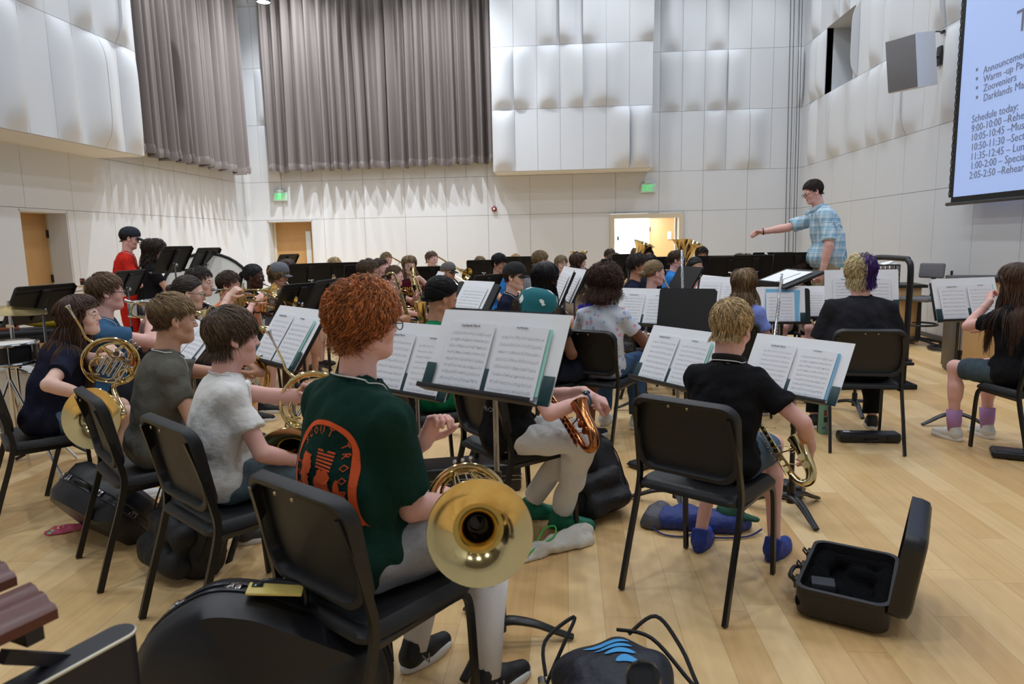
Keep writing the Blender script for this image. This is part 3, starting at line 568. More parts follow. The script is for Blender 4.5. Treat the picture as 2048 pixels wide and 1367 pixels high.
def woodwind(kind, label, M):
    r = inst(kind, label, kind, M); L = .62 if kind == 'clarinet' else .6
    RM = Matrix.Rotation(math.pi, 4, 'X')
    MB().lathe([(.002, 0), (.007, .01), (.0125, .06), (.0125, .09)], 10, 0, RM).build('mouthpiece', m_eb, r)
    MB().lathe([(.0145, .09), (.0145, .14), (.0135, .142), (.0135, L-.1), (.016, L-.07), (.032, L), (.030, L+.004), (.012, L-.05)], 14, 0, RM).build('body_tube', m_eb, r)
    k = MB()
    for i in range(8): z = -.18-.045*i; k.tube([(0, -.012, z), (0, -.02, z)], .009, 10); k.tube([(.012, -.006, z-.01), (.016, -.008, z-.03)], .004, 6)
    for x in (.016, -.015): k.tube([(x, -.004, -.16), (x, -.004, -.5)], .0025, 6)
    for z in (-.14, -.33, -.5): k.tube([(0, 0, z), (0, 0, z-.012)], .0155, 12)
    k.build('keywork', m_silver, r); return r
def flute(label, M):
    r = inst('flute', label, 'flute', M); MB().tube([(-.07, 0, 0), (.6, 0, 0)], .0095, 12).build('body_tube', m_silver, r)
    k = MB()
    for i in range(12): k.tube([(.2+.03*i, 0, .008), (.2+.03*i, 0, .015)], .0085, 10)
    k.tube([(.16, .01, .01), (.57, .01, .01)], .0025, 6); k.tube([(-.015, 0, .006), (.015, 0, .006)], .0115, 10); k.tube([(.13, 0, 0), (.17, 0, 0)], .0108, 10); k.build('keywork', m_silver, r); return r
def tuba(label, M, s=1.0, mt=None, name='tuba'):
    mt = mt or m_brass; r = inst(name, label, name, M @ Matrix.Scale(s, 4)); b = MB()
    b.tube(bez([(.1, 0, .5), (.12, 0, .2), (.1, 0, -.1), (0, 0, -.2), (-.1, 0, -.1), (-.12, 0, .2), (-.06, 0, .4), (0, 0, .44), (.03, 0, .3), (.02, 0, 0)], 6), np.linspace(.07, .02, 55), 12)
    b.tube(bez([(-.05, .03, 0), (-.05, .05, .3), (.0, .06, .36), (.04, .05, .3), (.04, .05, .05)], 5), .013, 8); b.build('tubing', mt, r)
    for i in range(3): MB().tube([(-.03+.045*i, .05, .05), (-.03+.045*i, .05, .28)], .018, 12).build('valve', m_silver, r)
    MB().tube(bez([(-.03, .06, .3), (-.1, .0, .4), (-.12, -.1, .42)], 5), .008, 8).build('leadpipe', mt, r)
    bell_part(r, Matrix.Translation((.1, 0, .48)), .07, .19, .34, mt, p=2.6); return r
# ---------------- implicit surfaces -> one continuous mesh ----------------
class Field:
    def __init__(s, lo, hi, h):
        s.lo = np.array(lo, float); s.h = h; s.n = np.maximum(np.ceil((np.array(hi)-s.lo)/h).astype(int)+1, 4)
        s.ax = [s.lo[i]+h*np.arange(s.n[i]) for i in range(3)]; s.F = np.full(s.n, 1.0, np.float32)
    def sl(s, lo, hi):
        o = []
        for i in range(3):
            a = max(0, int(math.floor((lo[i]-s.lo[i])/s.h))); b = min(s.n[i], int(math.ceil((hi[i]-s.lo[i])/s.h))+1)
            if b <= a: return None
            o.append(slice(a, b))
        return tuple(o)
    def pts(s, q): return s.ax[0][q[0]][:, None, None], s.ax[1][q[1]][None, :, None], s.ax[2][q[2]][None, None, :]
    def put(s, q, d, k, op='u'):
        f = s.F[q]
        if op == 'u':
            if k > 0: h = np.clip(.5+.5*(d-f)/k, 0, 1); r = d*(1-h)+f*h-k*h*(1-h)
            else: r = np.minimum(f, d)
        else:
            if k > 0: h = np.clip(.5-.5*(f+d)/k, 0, 1); r = f*(1-h)-d*h+k*h*(1-h)
            else: r = np.maximum(f, -d)
        s.F[q] = r
    def cone(s, a, b, ra, rb, k=.02, op='u', flat=False, sq=None):
        a = np.array(a, float); b = np.array(b, float); R = max(ra, rb)+k+2*s.h; q = s.sl(np.minimum(a, b)-R, np.maximum(a, b)+R)
        if q is None: return s
        X, Y, Z = s.pts(q); ba = b-a; L = max(ba@ba, 1e-9); t = ((X-a[0])*ba[0]+(Y-a[1])*ba[1]+(Z-a[2])*ba[2])/L; c = np.clip(t, 0, 1)
        dx, dy, dz = X-a[0]-c*ba[0], Y-a[1]-c*ba[1], Z-a[2]-c*ba[2]
        if sq is not None:
            n = np.array(sq[:3]); m = dx*n[0]+dy*n[1]+dz*n[2]; e = sq[3]-1; dx = dx+m*n[0]*e; dy = dy+m*n[1]*e; dz = dz+m*n[2]*e
        d = np.sqrt(dx*dx+dy*dy+dz*dz)-(ra+(rb-ra)*c)
        if flat: d = np.maximum(d, (t-1)*math.sqrt(L))
        s.put(q, d, k, op); return s
    def ell(s, c, r, k=.02, R=None, op='u'):
        c = np.array(c, float); r = np.array(r, float); m = r.max()+k+2*s.h; q = s.sl(c-m, c+m)
        if q is None: return s
        X, Y, Z = s.pts(q); x, y, z = X-c[0], Y-c[1], Z-c[2]
        if R is not None:
            R = np.array(R); x, y, z = (x*R[0, 0]+y*R[1, 0]+z*R[2, 0], x*R[0, 1]+y*R[1, 1]+z*R[2, 1], x*R[0, 2]+y*R[1, 2]+z*R[2, 2])
        k0 = np.sqrt((x/r[0])**2+(y/r[1])**2+(z/r[2])**2)+1e-9; k1 = np.sqrt((x/r[0]**2)**2+(y/r[1]**2)**2+(z/r[2]**2)**2)+1e-9
        s.put(q, k0*(k0-1)/k1, k, op); return s
    def half(s, p, n):   # keep the side n points away from
        n = np.array(n, float); n = n/np.linalg.norm(n); X, Y, Z = s.ax[0][:, None, None], s.ax[1][None, :, None], s.ax[2][None, None, :]
        s.F = np.maximum(s.F, (X-p[0])*n[0]+(Y-p[1])*n[1]+(Z-p[2])*n[2]).astype(np.float32); return s
    def fold(s, amp, freq, seed=0, n=5, stretch=(1, 1, 1)):
        rn = np.random.default_rng(seed); X, Y, Z = s.ax[0][:, None, None], s.ax[1][None, :, None], s.ax[2][None, None, :]; D = 0
        for i in range(n):
            w = rn.standard_normal(3)*freq*np.array(stretch); D = D+np.sin(X*w[0]+Y*w[1]+Z*w[2]+rn.uniform(0, 6))
        s.F = (s.F+amp*D/math.sqrt(n)).astype(np.float32); return s
    def mesh(s):
        F = s.F; F[0], F[-1] = 1, 1; F[:, 0], F[:, -1] = 1, 1; F[:, :, 0], F[:, :, -1] = 1, 1
        I = F < 0; c = np.zeros(np.array(F.shape)-1, np.int8)
        for a in (0, 1):
            for b in (0, 1):
                for d in (0, 1): c += I[a:F.shape[0]-1+a, b:F.shape[1]-1+b, d:F.shape[2]-1+d]
        act = np.argwhere((c > 0) & (c < 8)); 
        if not len(act): return np.zeros((0, 3)), np.zeros((0, 4), int)
        idx = np.full(c.shape, -1, np.int64); idx[tuple(act.T)] = np.arange(len(act)); P = np.zeros((len(act), 3)); N = np.zeros(len(act))
        for ax in range(3):
            o = [i for i in range(3) if i != ax]
            for u in (0, 1):
                for v in (0, 1):
                    a = act.copy(); a[:, o[0]] += u; a[:, o[1]] += v; b = a.copy(); b[:, ax] += 1
                    f0, f1 = F[tuple(a.T)], F[tuple(b.T)]; m = (f0 < 0) != (f1 < 0); t = f0[m]/(f0[m]-f1[m]); q = a[m].astype(float); q[:, ax] += t; P[m] += q; N[m] += 1
        P = P/N[:, None]*s.h+s.lo; Q = []
        for ax in range(3):
            o = [(1, 2), (2, 0), (0, 1)][ax]; A = np.moveaxis(I, ax, 0) if False else I
            s0 = [slice(None)]*3; s1 = [slice(None)]*3; s0[ax] = slice(0, -1); s1[ax] = slice(1, None)
            e = np.argwhere(I[tuple(s0)] != I[tuple(s1)]); ok = (e[:, o[0]] > 0) & (e[:, o[1]] > 0); e = e[ok]
            def g(u, v): w = e.copy(); w[:, o[0]] += u; w[:, o[1]] += v; return idx[tuple(w.T)]
            q = np.stack([g(-1, -1), g(0, -1), g(0, 0), g(-1, 0)], 1); ins = I[tuple(e.T)]; q[~ins] = q[~ins][:, ::-1]; Q.append(q)
        return P, np.concatenate(Q)
LOD = {'hi': (.011, .0095, .0034, .0036, 4200), 'mid': (.015, .013, .005, .0055, 1100), 'lo': (.02, .018, .0075, .0078, 300)}
def V3(*a): return np.array(a, float)
def nz(v): v = np.array(v, float); return v/(np.linalg.norm(v)+1e-9)
SKIN = {'light': (230, 188, 170), 'pink': (236, 184, 172), 'tan': (204, 156, 130), 'brown': (120, 78, 58), 'dark': (72, 46, 36), 'warm': (214, 156, 126)}
def skin_mats(k):
    c = SKIN[k]; s = mat('skin_'+k, c, .5, sub=.12, bump=(260, .06, .002), var=.06, vscale=9, spec=.35)
    return [s, mat('eye_white', (226, 222, 216), .25), mat('eye_iris', (50, 36, 28), .2), mat('lips_'+k, tuple(int(v*w) for v, w in zip(c, (.90, .74, .73))), .45)]
HAIR = {'brown': (74, 54, 40), 'darkbrown': (58, 46, 40), 'black': (18, 16, 18), 'blond': (196, 168, 122), 'dirtyblond': (142, 118, 86), 'red': (176, 108, 62), 'auburn': (80, 56, 42), 'purple': (66, 36, 110), 'yellow': (208, 188, 146), 'lightbrown': (106, 82, 58), 'ash': (92, 74, 56)}
def hair_mats(k):
    c = HAIR[k]; return [mat('hair_%s_%d' % (k, i), tuple(min(255, int(v*f)) for v in c), .48, spec=.35) for i, f in enumerate((1.0, .72, 1.28))]
def cloth(name, rgb, var=.05, rough=.9): return mat('cloth_'+name, rgb, rough, bump=(17, .38, .03), var=var, vscale=5, spec=.15)
def hand(F, w, d, n, side, S=1.0, curl=(.5, .7, .5), thumb=.5, spread=0.0, fore=None):
    """fingers along d, palm facing n; side=+1 puts the thumb on cross(d,n)"""
    d = nz(d); n = nz(n-d*(np.dot(n, d))); t = np.cross(d, n)*side; q = S
    w = np.array(w, float)
    for o, r in ((.026, .0125), (.009, .0135), (-.009, .0132), (-.025, .0115)): F.cone(w+t*o*.6*q, w+d*.082*q+t*o*q, r*1.12*q, r*.92*q, .010)
    for i, (o, L) in enumerate(((.029, .066), (.0095, .075), (-.0095, .069), (-.027, .054))):
        p = w+d*.083*q+t*o*q; a = 0.0; r0 = .0094*q
        for j, fr in enumerate((.44, .30, .26)):
            a += curl[j]*(1+.08*i); dd = nz(d*math.cos(a)+n*math.sin(a)+t*(1.5-i)*spread); e = p+dd*L*fr*q; F.cone(p, e, r0, r0*.9, .003); p = e; r0 *= .9
    p = w+d*.018*q+t*.022*q; dd = nz(d*.62+t*.68+n*(.2+.4*thumb)); e = p+dd*.042*q; F.cone(p, e, .0145*q, .0115*q, .008); p = e
    dd = nz(d*.85+t*(.45-.5*thumb)+n*(.25+.5*thumb)); e = p+dd*.032*q; F.cone(p, e, .0108*q, .0092*q, .004); p = e; dd = nz(d*.9+t*(.25-.6*thumb)+n*(.3+.4*thumb)); F.cone(p, p+dd*.024*q, .009*q, .0072*q, .003)
def ik(a, w, l1, l2, hint):
    v = w-a; L = np.linalg.norm(v); m = (l1+l2)*.995
    if L > m: w = a+v/L*m; v = w-a; L = m
    u = v/L; x = (l1*l1-l2*l2+L*L)/(2*L); h = math.sqrt(max(l1*l1-x*x, 1e-6)); p = np.array(hint, float); p = nz(p-u*(p@u)); return a+u*x+p*h, w
def rotm(yaw=0, pitch=0, roll=0): return np.array(Euler((math.radians(-pitch), math.radians(roll), math.radians(yaw)), 'XYZ').to_matrix()) if False else np.array((Matrix.Rotation(math.radians(yaw), 3, 'Z') @ Matrix.Rotation(math.radians(-pitch), 3, 'X') @ Matrix.Rotation(math.radians(roll), 3, 'Y')))
CRAN = ((0, -.014, .036), (.0765, .096, .086))
def head_field(h, neckp, fat=1.0, female=False):
    F = Field((-.11, -.14, -.17), (.11, .14, .14), h)
    F.ell(*CRAN, k=.02); F.cone((0, .028, -.012), (0, .046, -.066), .063*fat, .044*fat, .03); F.cone((0, .056, -.078), (0, .066, -.090), .030*fat, .020, .022)
    for s in (-1, 1):
        F.cone((s*.046, .0, -.058), (s*.022, .055, -.088), .020*fat, .016, .022); F.ell((s*.036, .058, -.028), (.024*fat, .02, .024), .02)
        F.cone((s*.012, .083, .018), (s*.045, .070, .018), .010, .009, .012)
        F.ell((s*.031, .092, .002), (.015, .013, .010), .008, op='s'); 
        F.ell((s*.078, -.004, -.002), (.0095, .019, .030), .004, R=np.array(Matrix.Rotation(s*.35, 3, 'Z')))
        F.ell((s*.086, .002, .002), (.006, .010, .017), .004, op='s'); F.cone((s*.080, .004, -.028), (s*.079, .002, -.022), .0075, .008, .004)
        F.cone((s*.019, .0890, .0085), (s*.043, .0850, .0075), .0042, .0040, .004); F.cone((s*.021, .0880, -.0085), (s*.042, .0850, -.0080), .0034, .0034, .004)
    F.cone((0, .085, .010), (0, .1005, -.020), .0072, .0078, .011); F.ell((0, .1015, -.0235), (.0092, .0082, .0066), .008)
    for s in (-1, 1): F.ell((s*.0098, .0925, -.0255), (.0056, .0085, .0055), .006)
    F.cone((-.016, .083, -.050), (.016, .083, -.050), .0068, .0068, .006); F.cone((-.014, .082, -.060), (.014, .082, -.060), .0076, .0076, .006); F.cone((-.019, .0915, -.0552), (.019, .0915, -.0552), .0022, .0022, .0025, op='s')
    F.ell((0, .076, -.089), (.018, .016, .015), .012)
    F.cone((0, -.022, -.035), neckp, .053*(.88 if female else .97)*fat**.5, .056*(.86 if female else 1)*fat**.5, .028)
    return F
def strands(mb, rn, n, L, org, A, flow, g, curl, cfreq, rad, steps, caps, thick, keep, sides=3, part=None, wavy=0, lift=0.0, clump=0, stick=.85, face=False):
    """tapered locks rooted on the skull ellipsoid, combed by a flow field, pulled by gravity, kept outside the skull and shoulders"""
    c, r = np.array(CRAN[0]), np.array(CRAN[1]); P = []
    while len(P) < n:
        v = rn.standard_normal((4*n, 3)); v /= np.linalg.norm(v, axis=1)[:, None]; p = c+v*(r+.004); p = p[keep(p)]; P.extend(p.tolist())
    P = np.array(P[:n]); crown = np.array(org); Ls = L(P) if callable(L) else np.full(n, L); Ls = Ls*rn.uniform(.75, 1.15, n); lay = rn.uniform(.2, 1, n)*thick
    Nn = (P-c)/r**2; Nn /= np.linalg.norm(Nn, axis=1)[:, None]
    d = flow(P, Nn); d = d-Nn*np.sum(d*Nn, 1)[:, None]; d /= np.linalg.norm(d, axis=1)[:, None]+1e-9; d = d+Nn*lift; d += rn.standard_normal((n, 3))*.14; d /= np.linalg.norm(d, axis=1)[:, None]
    pts = [P.copy()]; p = P.copy(); ds = Ls/steps; ph = rn.uniform(0, 6.28, n); down = np.array(A)
    for k in range(steps):
        t = (k+1)/steps; d = d+down*g*(ds[:, None]/.03); d /= np.linalg.norm(d, axis=1)[:, None]; p = p+d*ds[:, None]
        q = (p-c); e = np.sqrt(np.sum((q/(r+.004+lay[:, None]*min(1, t*3)))**2, 1)); m = e < 1; p[m] = c+q[m]/e[m][:, None]
        m = (e > 1) & (p[:, 2] > -.035); p[m] = c+q[m]*(1-stick*(1-1/e[m]))[:, None]
        if face: m = (p[:, 1] > .028) & (p[:, 2] < .055) & (np.abs(p[:, 0]) < .080); p[m, 0] = np.where(p[m, 0] < 0, -1, 1)*(.082+lay[m]*.3); p[m, 1] = .026
        for a, b, rr in caps:
            ba = b-a; tt = np.clip(((p-a)@ba)/(ba@ba+1e-9), 0, 1); o = p-a-tt[:, None]*ba; l = np.linalg.norm(o, axis=1); m = l < rr+lay*.6; p[m] = (a+tt[:, None]*ba)[m]+o[m]/l[m][:, None]*(rr+lay[m, None]*.6)
        d = p-pts[-1]; d /= np.linalg.norm(d, axis=1)[:, None]+1e-9; pts.append(p.copy())
    X = np.stack(pts, 1); T = np.gradient(X, axis=1); T /= np.linalg.norm(T, axis=2)[..., None]+1e-9
    ref = np.where(np.abs(T[..., 2:3]) > .85, np.array([1., 0, 0]), np.array([0, 0, 1.])); ref = np.repeat(ref[:, :1], steps+1, 1)
    Nf = ref-T*np.sum(ref*T, 2)[..., None]; Nf /= np.linalg.norm(Nf, axis=2)[..., None]+1e-9; Bf = np.cross(T, Nf); tt = np.linspace(0, 1, steps+1)[None, :]
    if curl: a = ph[:, None]+tt*cfreq*Ls[:, None]; X = X+curl*np.minimum(tt*3, 1)[..., None]*(Nf*np.cos(a)[..., None]+Bf*np.sin(a)[..., None])
    R = rad*(1-.75*tt**2)*rn.uniform(.7, 1.3, (n, 1)); th = np.linspace(0, 2*math.pi, sides, endpoint=False)
    V = X[:, :, None, :]+R[..., None, None]*(Nf[:, :, None, :]*np.cos(th)[None, None, :, None]+Bf[:, :, None, :]*np.sin(th)[None, None, :, None]*.6)
    i, k, j = np.meshgrid(np.arange(n), np.arange(steps), np.arange(sides), indexing='ij'); b = i*(steps+1)*sides; f = np.stack([b+k*sides+j, b+k*sides+(j+1) % sides, b+(k+1)*sides+(j+1) % sides, b+(k+1)*sides+j], -1)
    tone = rn.choice([0, 0, 1, 2], n); mi = np.repeat(tone, steps*sides).tolist(); mb.add(V.reshape(-1, 3), f.reshape(-1, 4), mi)
def hairline(p, tilt=.97, z0=.004, back=-.072): return (p[:, 2]-z0-tilt*(p[:, 1]+.005) > 0) & (p[:, 2] > back)
def make_hair(style, lod, h, caps, downv, seed, scale=1.0):
    rn = np.random.default_rng(seed); mb = MB(); n0 = LOD[lod][4]; q = {'hi': .74, 'mid': 1.35, 'lo': 2.3}[lod]; c, r = np.array(CRAN[0]), np.array(CRAN[1])
    crown = np.array([0, -.055, .118]); st = dict(t=.010, len=.045, g=.12, curl=0, cf=0, rad=.0021, n=1.0, tilt=.97, z0=.004, back=-.072, thick=.016, steps=6, lift=.0, stick=.85); st.update(style)
    if st.get('bald_under_cap'): return None
    F = Field(c-r-.05, c+r+.05, h*1.2); F.ell(c, r+st['t'], 0); 
    F.half((0, -.005, st['z0']), (0, st['tilt'], -1)); F.half((0, 0, st['back']), (0, 0, -1)); 
    if st.get('face_open'): F.half((0, .066, 0), (0, 1, -.5))
    F.fold(.0022 if not st['curl'] else .004, 130 if not st['curl'] else 220, seed); P, Q = F.mesh(); mb.add(P, Q, 1)
    keep = lambda p: hairline(p, st['tilt'], st['z0'], st['back'])
    if st.get('face_open'): kf = keep; keep = lambda p: kf(p) & ((p[:, 1] < .004) | ((p[:, 2] > .096) & (p[:, 1] < .04)))
    if st.get('capped'): keep0 = keep; keep = lambda p: keep0(p) & (p[:, 2] < .05+.5*np.abs(p[:, 1]))
    if st.get('only'): k1 = keep; keep = lambda p: k1(p) & st['only'](p)
    mode = st.get('flow', 'crown')
    def flow(P, N):
        if mode == 'crown': d = P-crown; d[:, 2] -= .02; return d
        if mode == 'fringe': d = P-crown; d[:, 1] += .05*(P[:, 2] > .05); return d
        if mode == 'side': d = P-crown; d[:, 0] += .12; return d
        if mode == 'back': return np.tile([0, -1., .15], (len(P), 1))+np.stack([P[:, 0]*0, P[:, 0]*0, (P[:, 2] < .04)*-.6], 1)
        if mode == 'part': d = np.stack([np.sign(P[:, 0]+.012)*1.0, -.25+P[:, 1]*0, -.4+P[:, 1]*0], 1); return d
        if mode == 'bun': return np.array([0, -.115, .03])-P
        if mode == 'up': d = P-crown; d[:, 2] += .12; d[:, 1] += .03; return d
    strands(mb, rn, int(n0*st['n']), st['len'], crown, downv, flow, st['g'], st['curl'], st['cf'], st['rad']*q**.8, st['steps'], caps if st['len'] > .13 else caps[:1] if not st['curl'] else [], st['thick'], keep, 4 if lod == 'hi' else 3, lift=st['lift'], stick=st['stick'], face=bool(st.get('face_open')))
    if st.get('bun') is not None:
        b = np.array(st['bun']); rb = st.get('bunr', .03)
        for i in range(int(26/q)+6):
            a = rn.uniform(0, 6.28); ax = nz(rn.standard_normal(3)); u = nz(np.cross(ax, [.3, .5, .8])); v = np.cross(ax, u); mb.tube([b+rb*(u*math.cos(t)+v*math.sin(t)) for t in np.linspace(a, a+4, 10)], .007, 5, int(rn.choice([0, 1, 2])))
        mb.ell(b, (rb*.9, rb*.9, rb*.9), 1, 12)
    if st.get('tail') is not None:
        Pt = np.array(st['tail']); m = int(60/q)
        for i in range(m):
            o = rn.standard_normal(3)*.011; pp = bez(Pt+o*np.linspace(.6, 1.2, len(Pt))[:, None]+rn.standard_normal(Pt.shape)*.003, 4); mb.tube(pp, np.linspace(.006, .003, len(pp)), 4, int(rn.choice([0, 1, 2])))
    return mb
PEOPLE = []
def person(label, px, py, D, rz, pose='sit', lod='lo', skin='light', hair=None, haircol='brown', shirt=None, shirtm=None, legs='shorts', legm=None, shoes=(30, 30, 32), sole=(225, 225, 222), socks=None,
           lean=8, lean2=None, head=(0, 8, 0), arms=('lap',), bw=1.0, fat=1.0, female=False, glasses=None, lanyard=False, badge=False, cap=None, knees=None, feet=None, seed=None, sleeve=.58, collar=None, seat=.46, hs=.97, z_off=0.0, neckfwd=.02, brow=True, body_twist=0, watch=None, haircap=True, hair2=None, standz=0.0, torso=1.0, hem=None):
    bh, sh, hh, gh, _ = LOD[lod]; seed = seed if seed is not None else len(PEOPLE)+3; T = dep(px, py, D); zt = T[2]-z_off
    lean2 = lean if lean2 is None else lean2; RH = rotm(*head)
    def layout(S):
        u1 = V3(0, math.sin(math.radians(lean)), math.cos(math.radians(lean))); u2 = V3(0, math.sin(math.radians(lean2)), math.cos(math.radians(lean2)))
        P = V3(0, 0, seat+.105*S) if pose == 'sit' else V3(0, 0, .93*S+standz); B = P+u1*.18*S*torso; Nk = B+u2*.30*S*torso; Hc = Nk+u2*.085*S+V3(0, neckfwd, .088*hs); top = Hc+RH@(V3(0, -.01, .125)*hs); return P, B, Nk, Hc, top, u1, u2
    S = 1.0
    for _i in range(6):
        t = layout(S)[4][2]; t2 = layout(S+.01)[4][2]; S += (zt-t)/((t2-t)/.01)
    P, B, Nk, Hc, top, u1, u2 = layout(S); rzr = math.radians(rz); c, s_ = math.cos(rzr), math.sin(rzr)
    wx, wy = T[0]-(top[0]*c-top[1]*s_), T[1]-(top[0]*s_+top[1]*c); M = xf(wx, wy, 0, rzr)
    tw = math.radians(body_twist); rt_ = V3(math.cos(tw), math.sin(tw), 0); sj = {}
    for s in (-1, 1): sj[s] = Nk-u2*.085*S+rt_*s*.150*S*bw
    fwd2 = np.cross(u2, rt_)*-1; fwd2 = nz(np.cross(rt_, u2))*-1; fwd2 = nz(np.cross(u2, rt_))
    if fwd2[1] < 0: fwd2 = -fwd2
    mouth = Hc+RH@(V3(0, .094, -.055)*hs)
    # arms
    kind = arms[0]; par = arms[1] if len(arms) > 1 else {}; IM = None; H = {}
    yaw, pit = par.get('yaw', 0), par.get('pitch', 0)
    def fr(o, yaw, pit, roll=0): return Matrix.Translation(o) @ Matrix.Rotation(math.radians(yaw), 4, 'Z') @ Matrix.Rotation(math.radians(pit), 4, 'X') @ Matrix.Rotation(math.radians(roll), 4, 'Y')
    if kind == 'trumpet': IM = fr(mouth+RH@V3(0, .004, 0), head[0]+yaw, pit-head[1]); H = {1: ((.062, .155, -.045), (-.25, .62, .62), (-.75, .2, -.5), (.7, 1.0, .7)), -1: ((-.085, .15, -.13), (.25, .55, .7), (.9, .1, -.1), (.9, 1.1, .7))}
    elif kind == 'trombone': IM = fr(mouth, head[0]+yaw, pit-head[1]); H = {1: ((.07, .36, -.09), (-.3, .6, .5), (-.8, .2, 0), (.8, 1, .8)), -1: ((-.07, .1, -.12), (.3, .5, .7), (.9, 0, 0), (.9, 1, .8))}
    elif kind in ('clarinet', 'oboe'): IM = fr(mouth, head[0]+yaw, 38+pit); H = {-1: ((-.07, -.02, -.2), (.75, .1, -.35), (.3, -1, .2), (.6, .7, .5)), 1: ((.07, -.02, -.4), (-.75, .1, -.3), (-.3, -1, .2), (.6, .7, .5))}
    elif kind == 'sax': IM = fr(mouth, head[0]+yaw, 12+pit); H = {-1: ((-.075, .13, -.14), (.6, .5, -.35), (.8, -.3, .2), (.6, .8, .6)), 1: ((.09, .15, -.42), (-.6, .45, -.3), (-.8, -.3, 0), (.6, .8, .6))}
    elif kind == 'flute': IM = fr(mouth+V3(0, .012, -.005), head[0]+yaw, 0, par.get('roll', 12)); H = {-1: ((.17, .10, -.05), (.3, -.5, .5), (0, -.8, 0), (.8, 1, .7)), 1: ((.40, -.09, -.05), (.15, .75, .5), (0, 1, -.3), (.6, .9, .6))}
    elif kind == 'horn': IM = Matrix.Translation(par['pos']) @ Euler([math.radians(a) for a in par.get('rot', (0, 0, 0))]).to_matrix().to_4x4(); H = {-1: par.get('lh', ((.14, -.03, .02), (-.5, .1, .6), (-.6, .3, 0), (.7, .9, .7))), 1: par.get('rh', ((-.06, -.12, -.22), (.1, .8, -.2), (-.5, 0, .6), (.3, .4, .3)))}
    elif kind == 'tuba': IM = Matrix.Translation((0, .25, seat+.25)); H = {1: ((.1, .02, .2), (-.6, .3, .2), (-.6, -.4, 0), (.6, .7, .6)), -1: ((-.15, -.02, .12), (.5, .3, .3), (.8, 0, 0), (.6, .7, .6))}
    elif kind == 'custom': IM = par.get('IM')
    W = {}
    if IM is not None and H:
        A = np.array(IM)
        for s, (w, d, n, cu) in H.items(): W[s] = (A[:3, :3]@V3(*w)+A[:3, 3], A[:3, :3]@V3(*d), A[:3, :3]@V3(*n), cu)
    for s in (-1, 1):
        if s not in W: W[s] = (V3(s*.10*S, .27*S, seat+.19*S), V3(-s*.35, .9, -.15), V3(0, 0, -1), (.3, .35, .25))
        if par.get('hands') and s in par['hands']: W[s] = tuple(V3(*x) if i < 3 else x for i, x in enumerate(par['hands'][s]))
    el = {}
    hints = par.get('hints', {})
    for s in (-1, 1):
        e, w = ik(sj[s], W[s][0], .285*S, .245*S, hints.get(s, (s*.75, -.35, -.75))); el[s] = e; W[s] = (w,)+tuple(W[s][1:])
    # legs
    hip = {s: P+V3(s*.085*S*bw, .02, -.015) for s in (-1, 1)}; kn, an = {}, {}
    for s in (-1, 1):
        if pose == 'sit':
            kx, ky = (knees or {}).get(s, (s*.15*S, .43*S)); kn[s] = V3(kx, ky, seat+.075*S); fx, fy = (feet or {}).get(s, (kx, ky-.03)); an[s] = V3(fx, fy, .085)
        else: fx, fy = (feet or {}).get(s, (s*.10, 0.0)); an[s] = V3(fx, fy, .085+standz); kn[s] = (hip[s]+an[s])/2+V3(0, .03, .02)
    allp = np.array([P, B, Nk]+list(sj.values())+list(el.values())+[W[1][0], W[-1][0]]+list(kn.values())+list(an.values())); lo, hi = allp.min(0)-.2, allp.max(0)+.2; lo[2] = max(lo[2], standz-.03); hi[2] = Nk[2]+.15
    F = Field(lo, hi, bh); tz = lambda F, e, k=.05: (F.ell(P+u1*.0, (.160*bw*S+e, .118*fat*S+e, .115*S+e*.6), k), F.ell(P+u1*.16*S, (.138*bw*fat*S+e, .104*fat*S+e, .15*S+e), k), F.ell(B+u2*.12*S, (.146*bw*S+e, .103*fat**.7*S+e, .165*S+e), k), [F.cone(Nk-u2*.05*S-fwd2*.005, sj[s], .052*S+e, .047*S+e, k*.8) for s in (-1, 1)])
    tz(F, -.012)
    F.cone(Nk-u2*.05, Hc+RH@(V3(0, -.022, -.035)*hs), .058*(.86 if female else 1)*fat**.5, .052*(.88 if female else .97)*fat**.5*hs, .03)
    af = par.get('armf', 1.0)*fat**.6
    for s in (-1, 1):
        F.cone(sj[s], el[s], .046*S*af, .037*S*af, .02); F.cone(el[s], W[s][0], .0385*S*af, .0265*S, .012)
        F.cone(el[s]+(W[s][0]-el[s])*.2, el[s]+(W[s][0]-el[s])*.45, .038*S*af, .034*S*af, .015)
        F.cone(hip[s], kn[s], .083*S*fat, .054*S*fat**.5, .03); F.cone(kn[s], an[s], .052*S*fat**.5, .034*S, .02); cm = kn[s]*.68+an[s]*.32-V3(0, .015, 0); F.cone(cm, cm+V3(0, 0, -.06), .052*S*fat**.5, .045*S*fat**.5, .03)
        F.cone(an[s]-V3(0, .01, .035), an[s]+V3(0, .09, -.05), .026, .020, .02)
    body = MB(); Pm, Q = F.mesh(); body.add(Pm, Q, 0)
    for s in (-1, 1):
        w, d, n, cu = W[s]; m = .2; G = Field(w-m, w+m, gh); G.cone(el[s]+(w-el[s])*.75, w, .031*S*(1+(af-1)*.3), .0262*S, .01); hand(G, w, np.array(d), np.array(n), -s if True else s, S*.5+.5, cu, .6)
        a, b = G.mesh(); body.add(a, b, 0)
    hl = np.array(Hc); nk_l = RH.T@((Nk-u2*.05)-hl)/hs; HF = head_field(hh, nk_l*.8, fat**.5, female); a, b = HF.mesh(); cen = a[b].mean(1)
    lm = (np.abs(cen[:, 0]) < .0215) & (cen[:, 1] > .079) & (np.abs(cen[:, 2]+.0550) < .0105-.25*np.abs(cen[:, 0])); mi = np.where(lm, 3, 0); zc = a[:, 2] > -.168
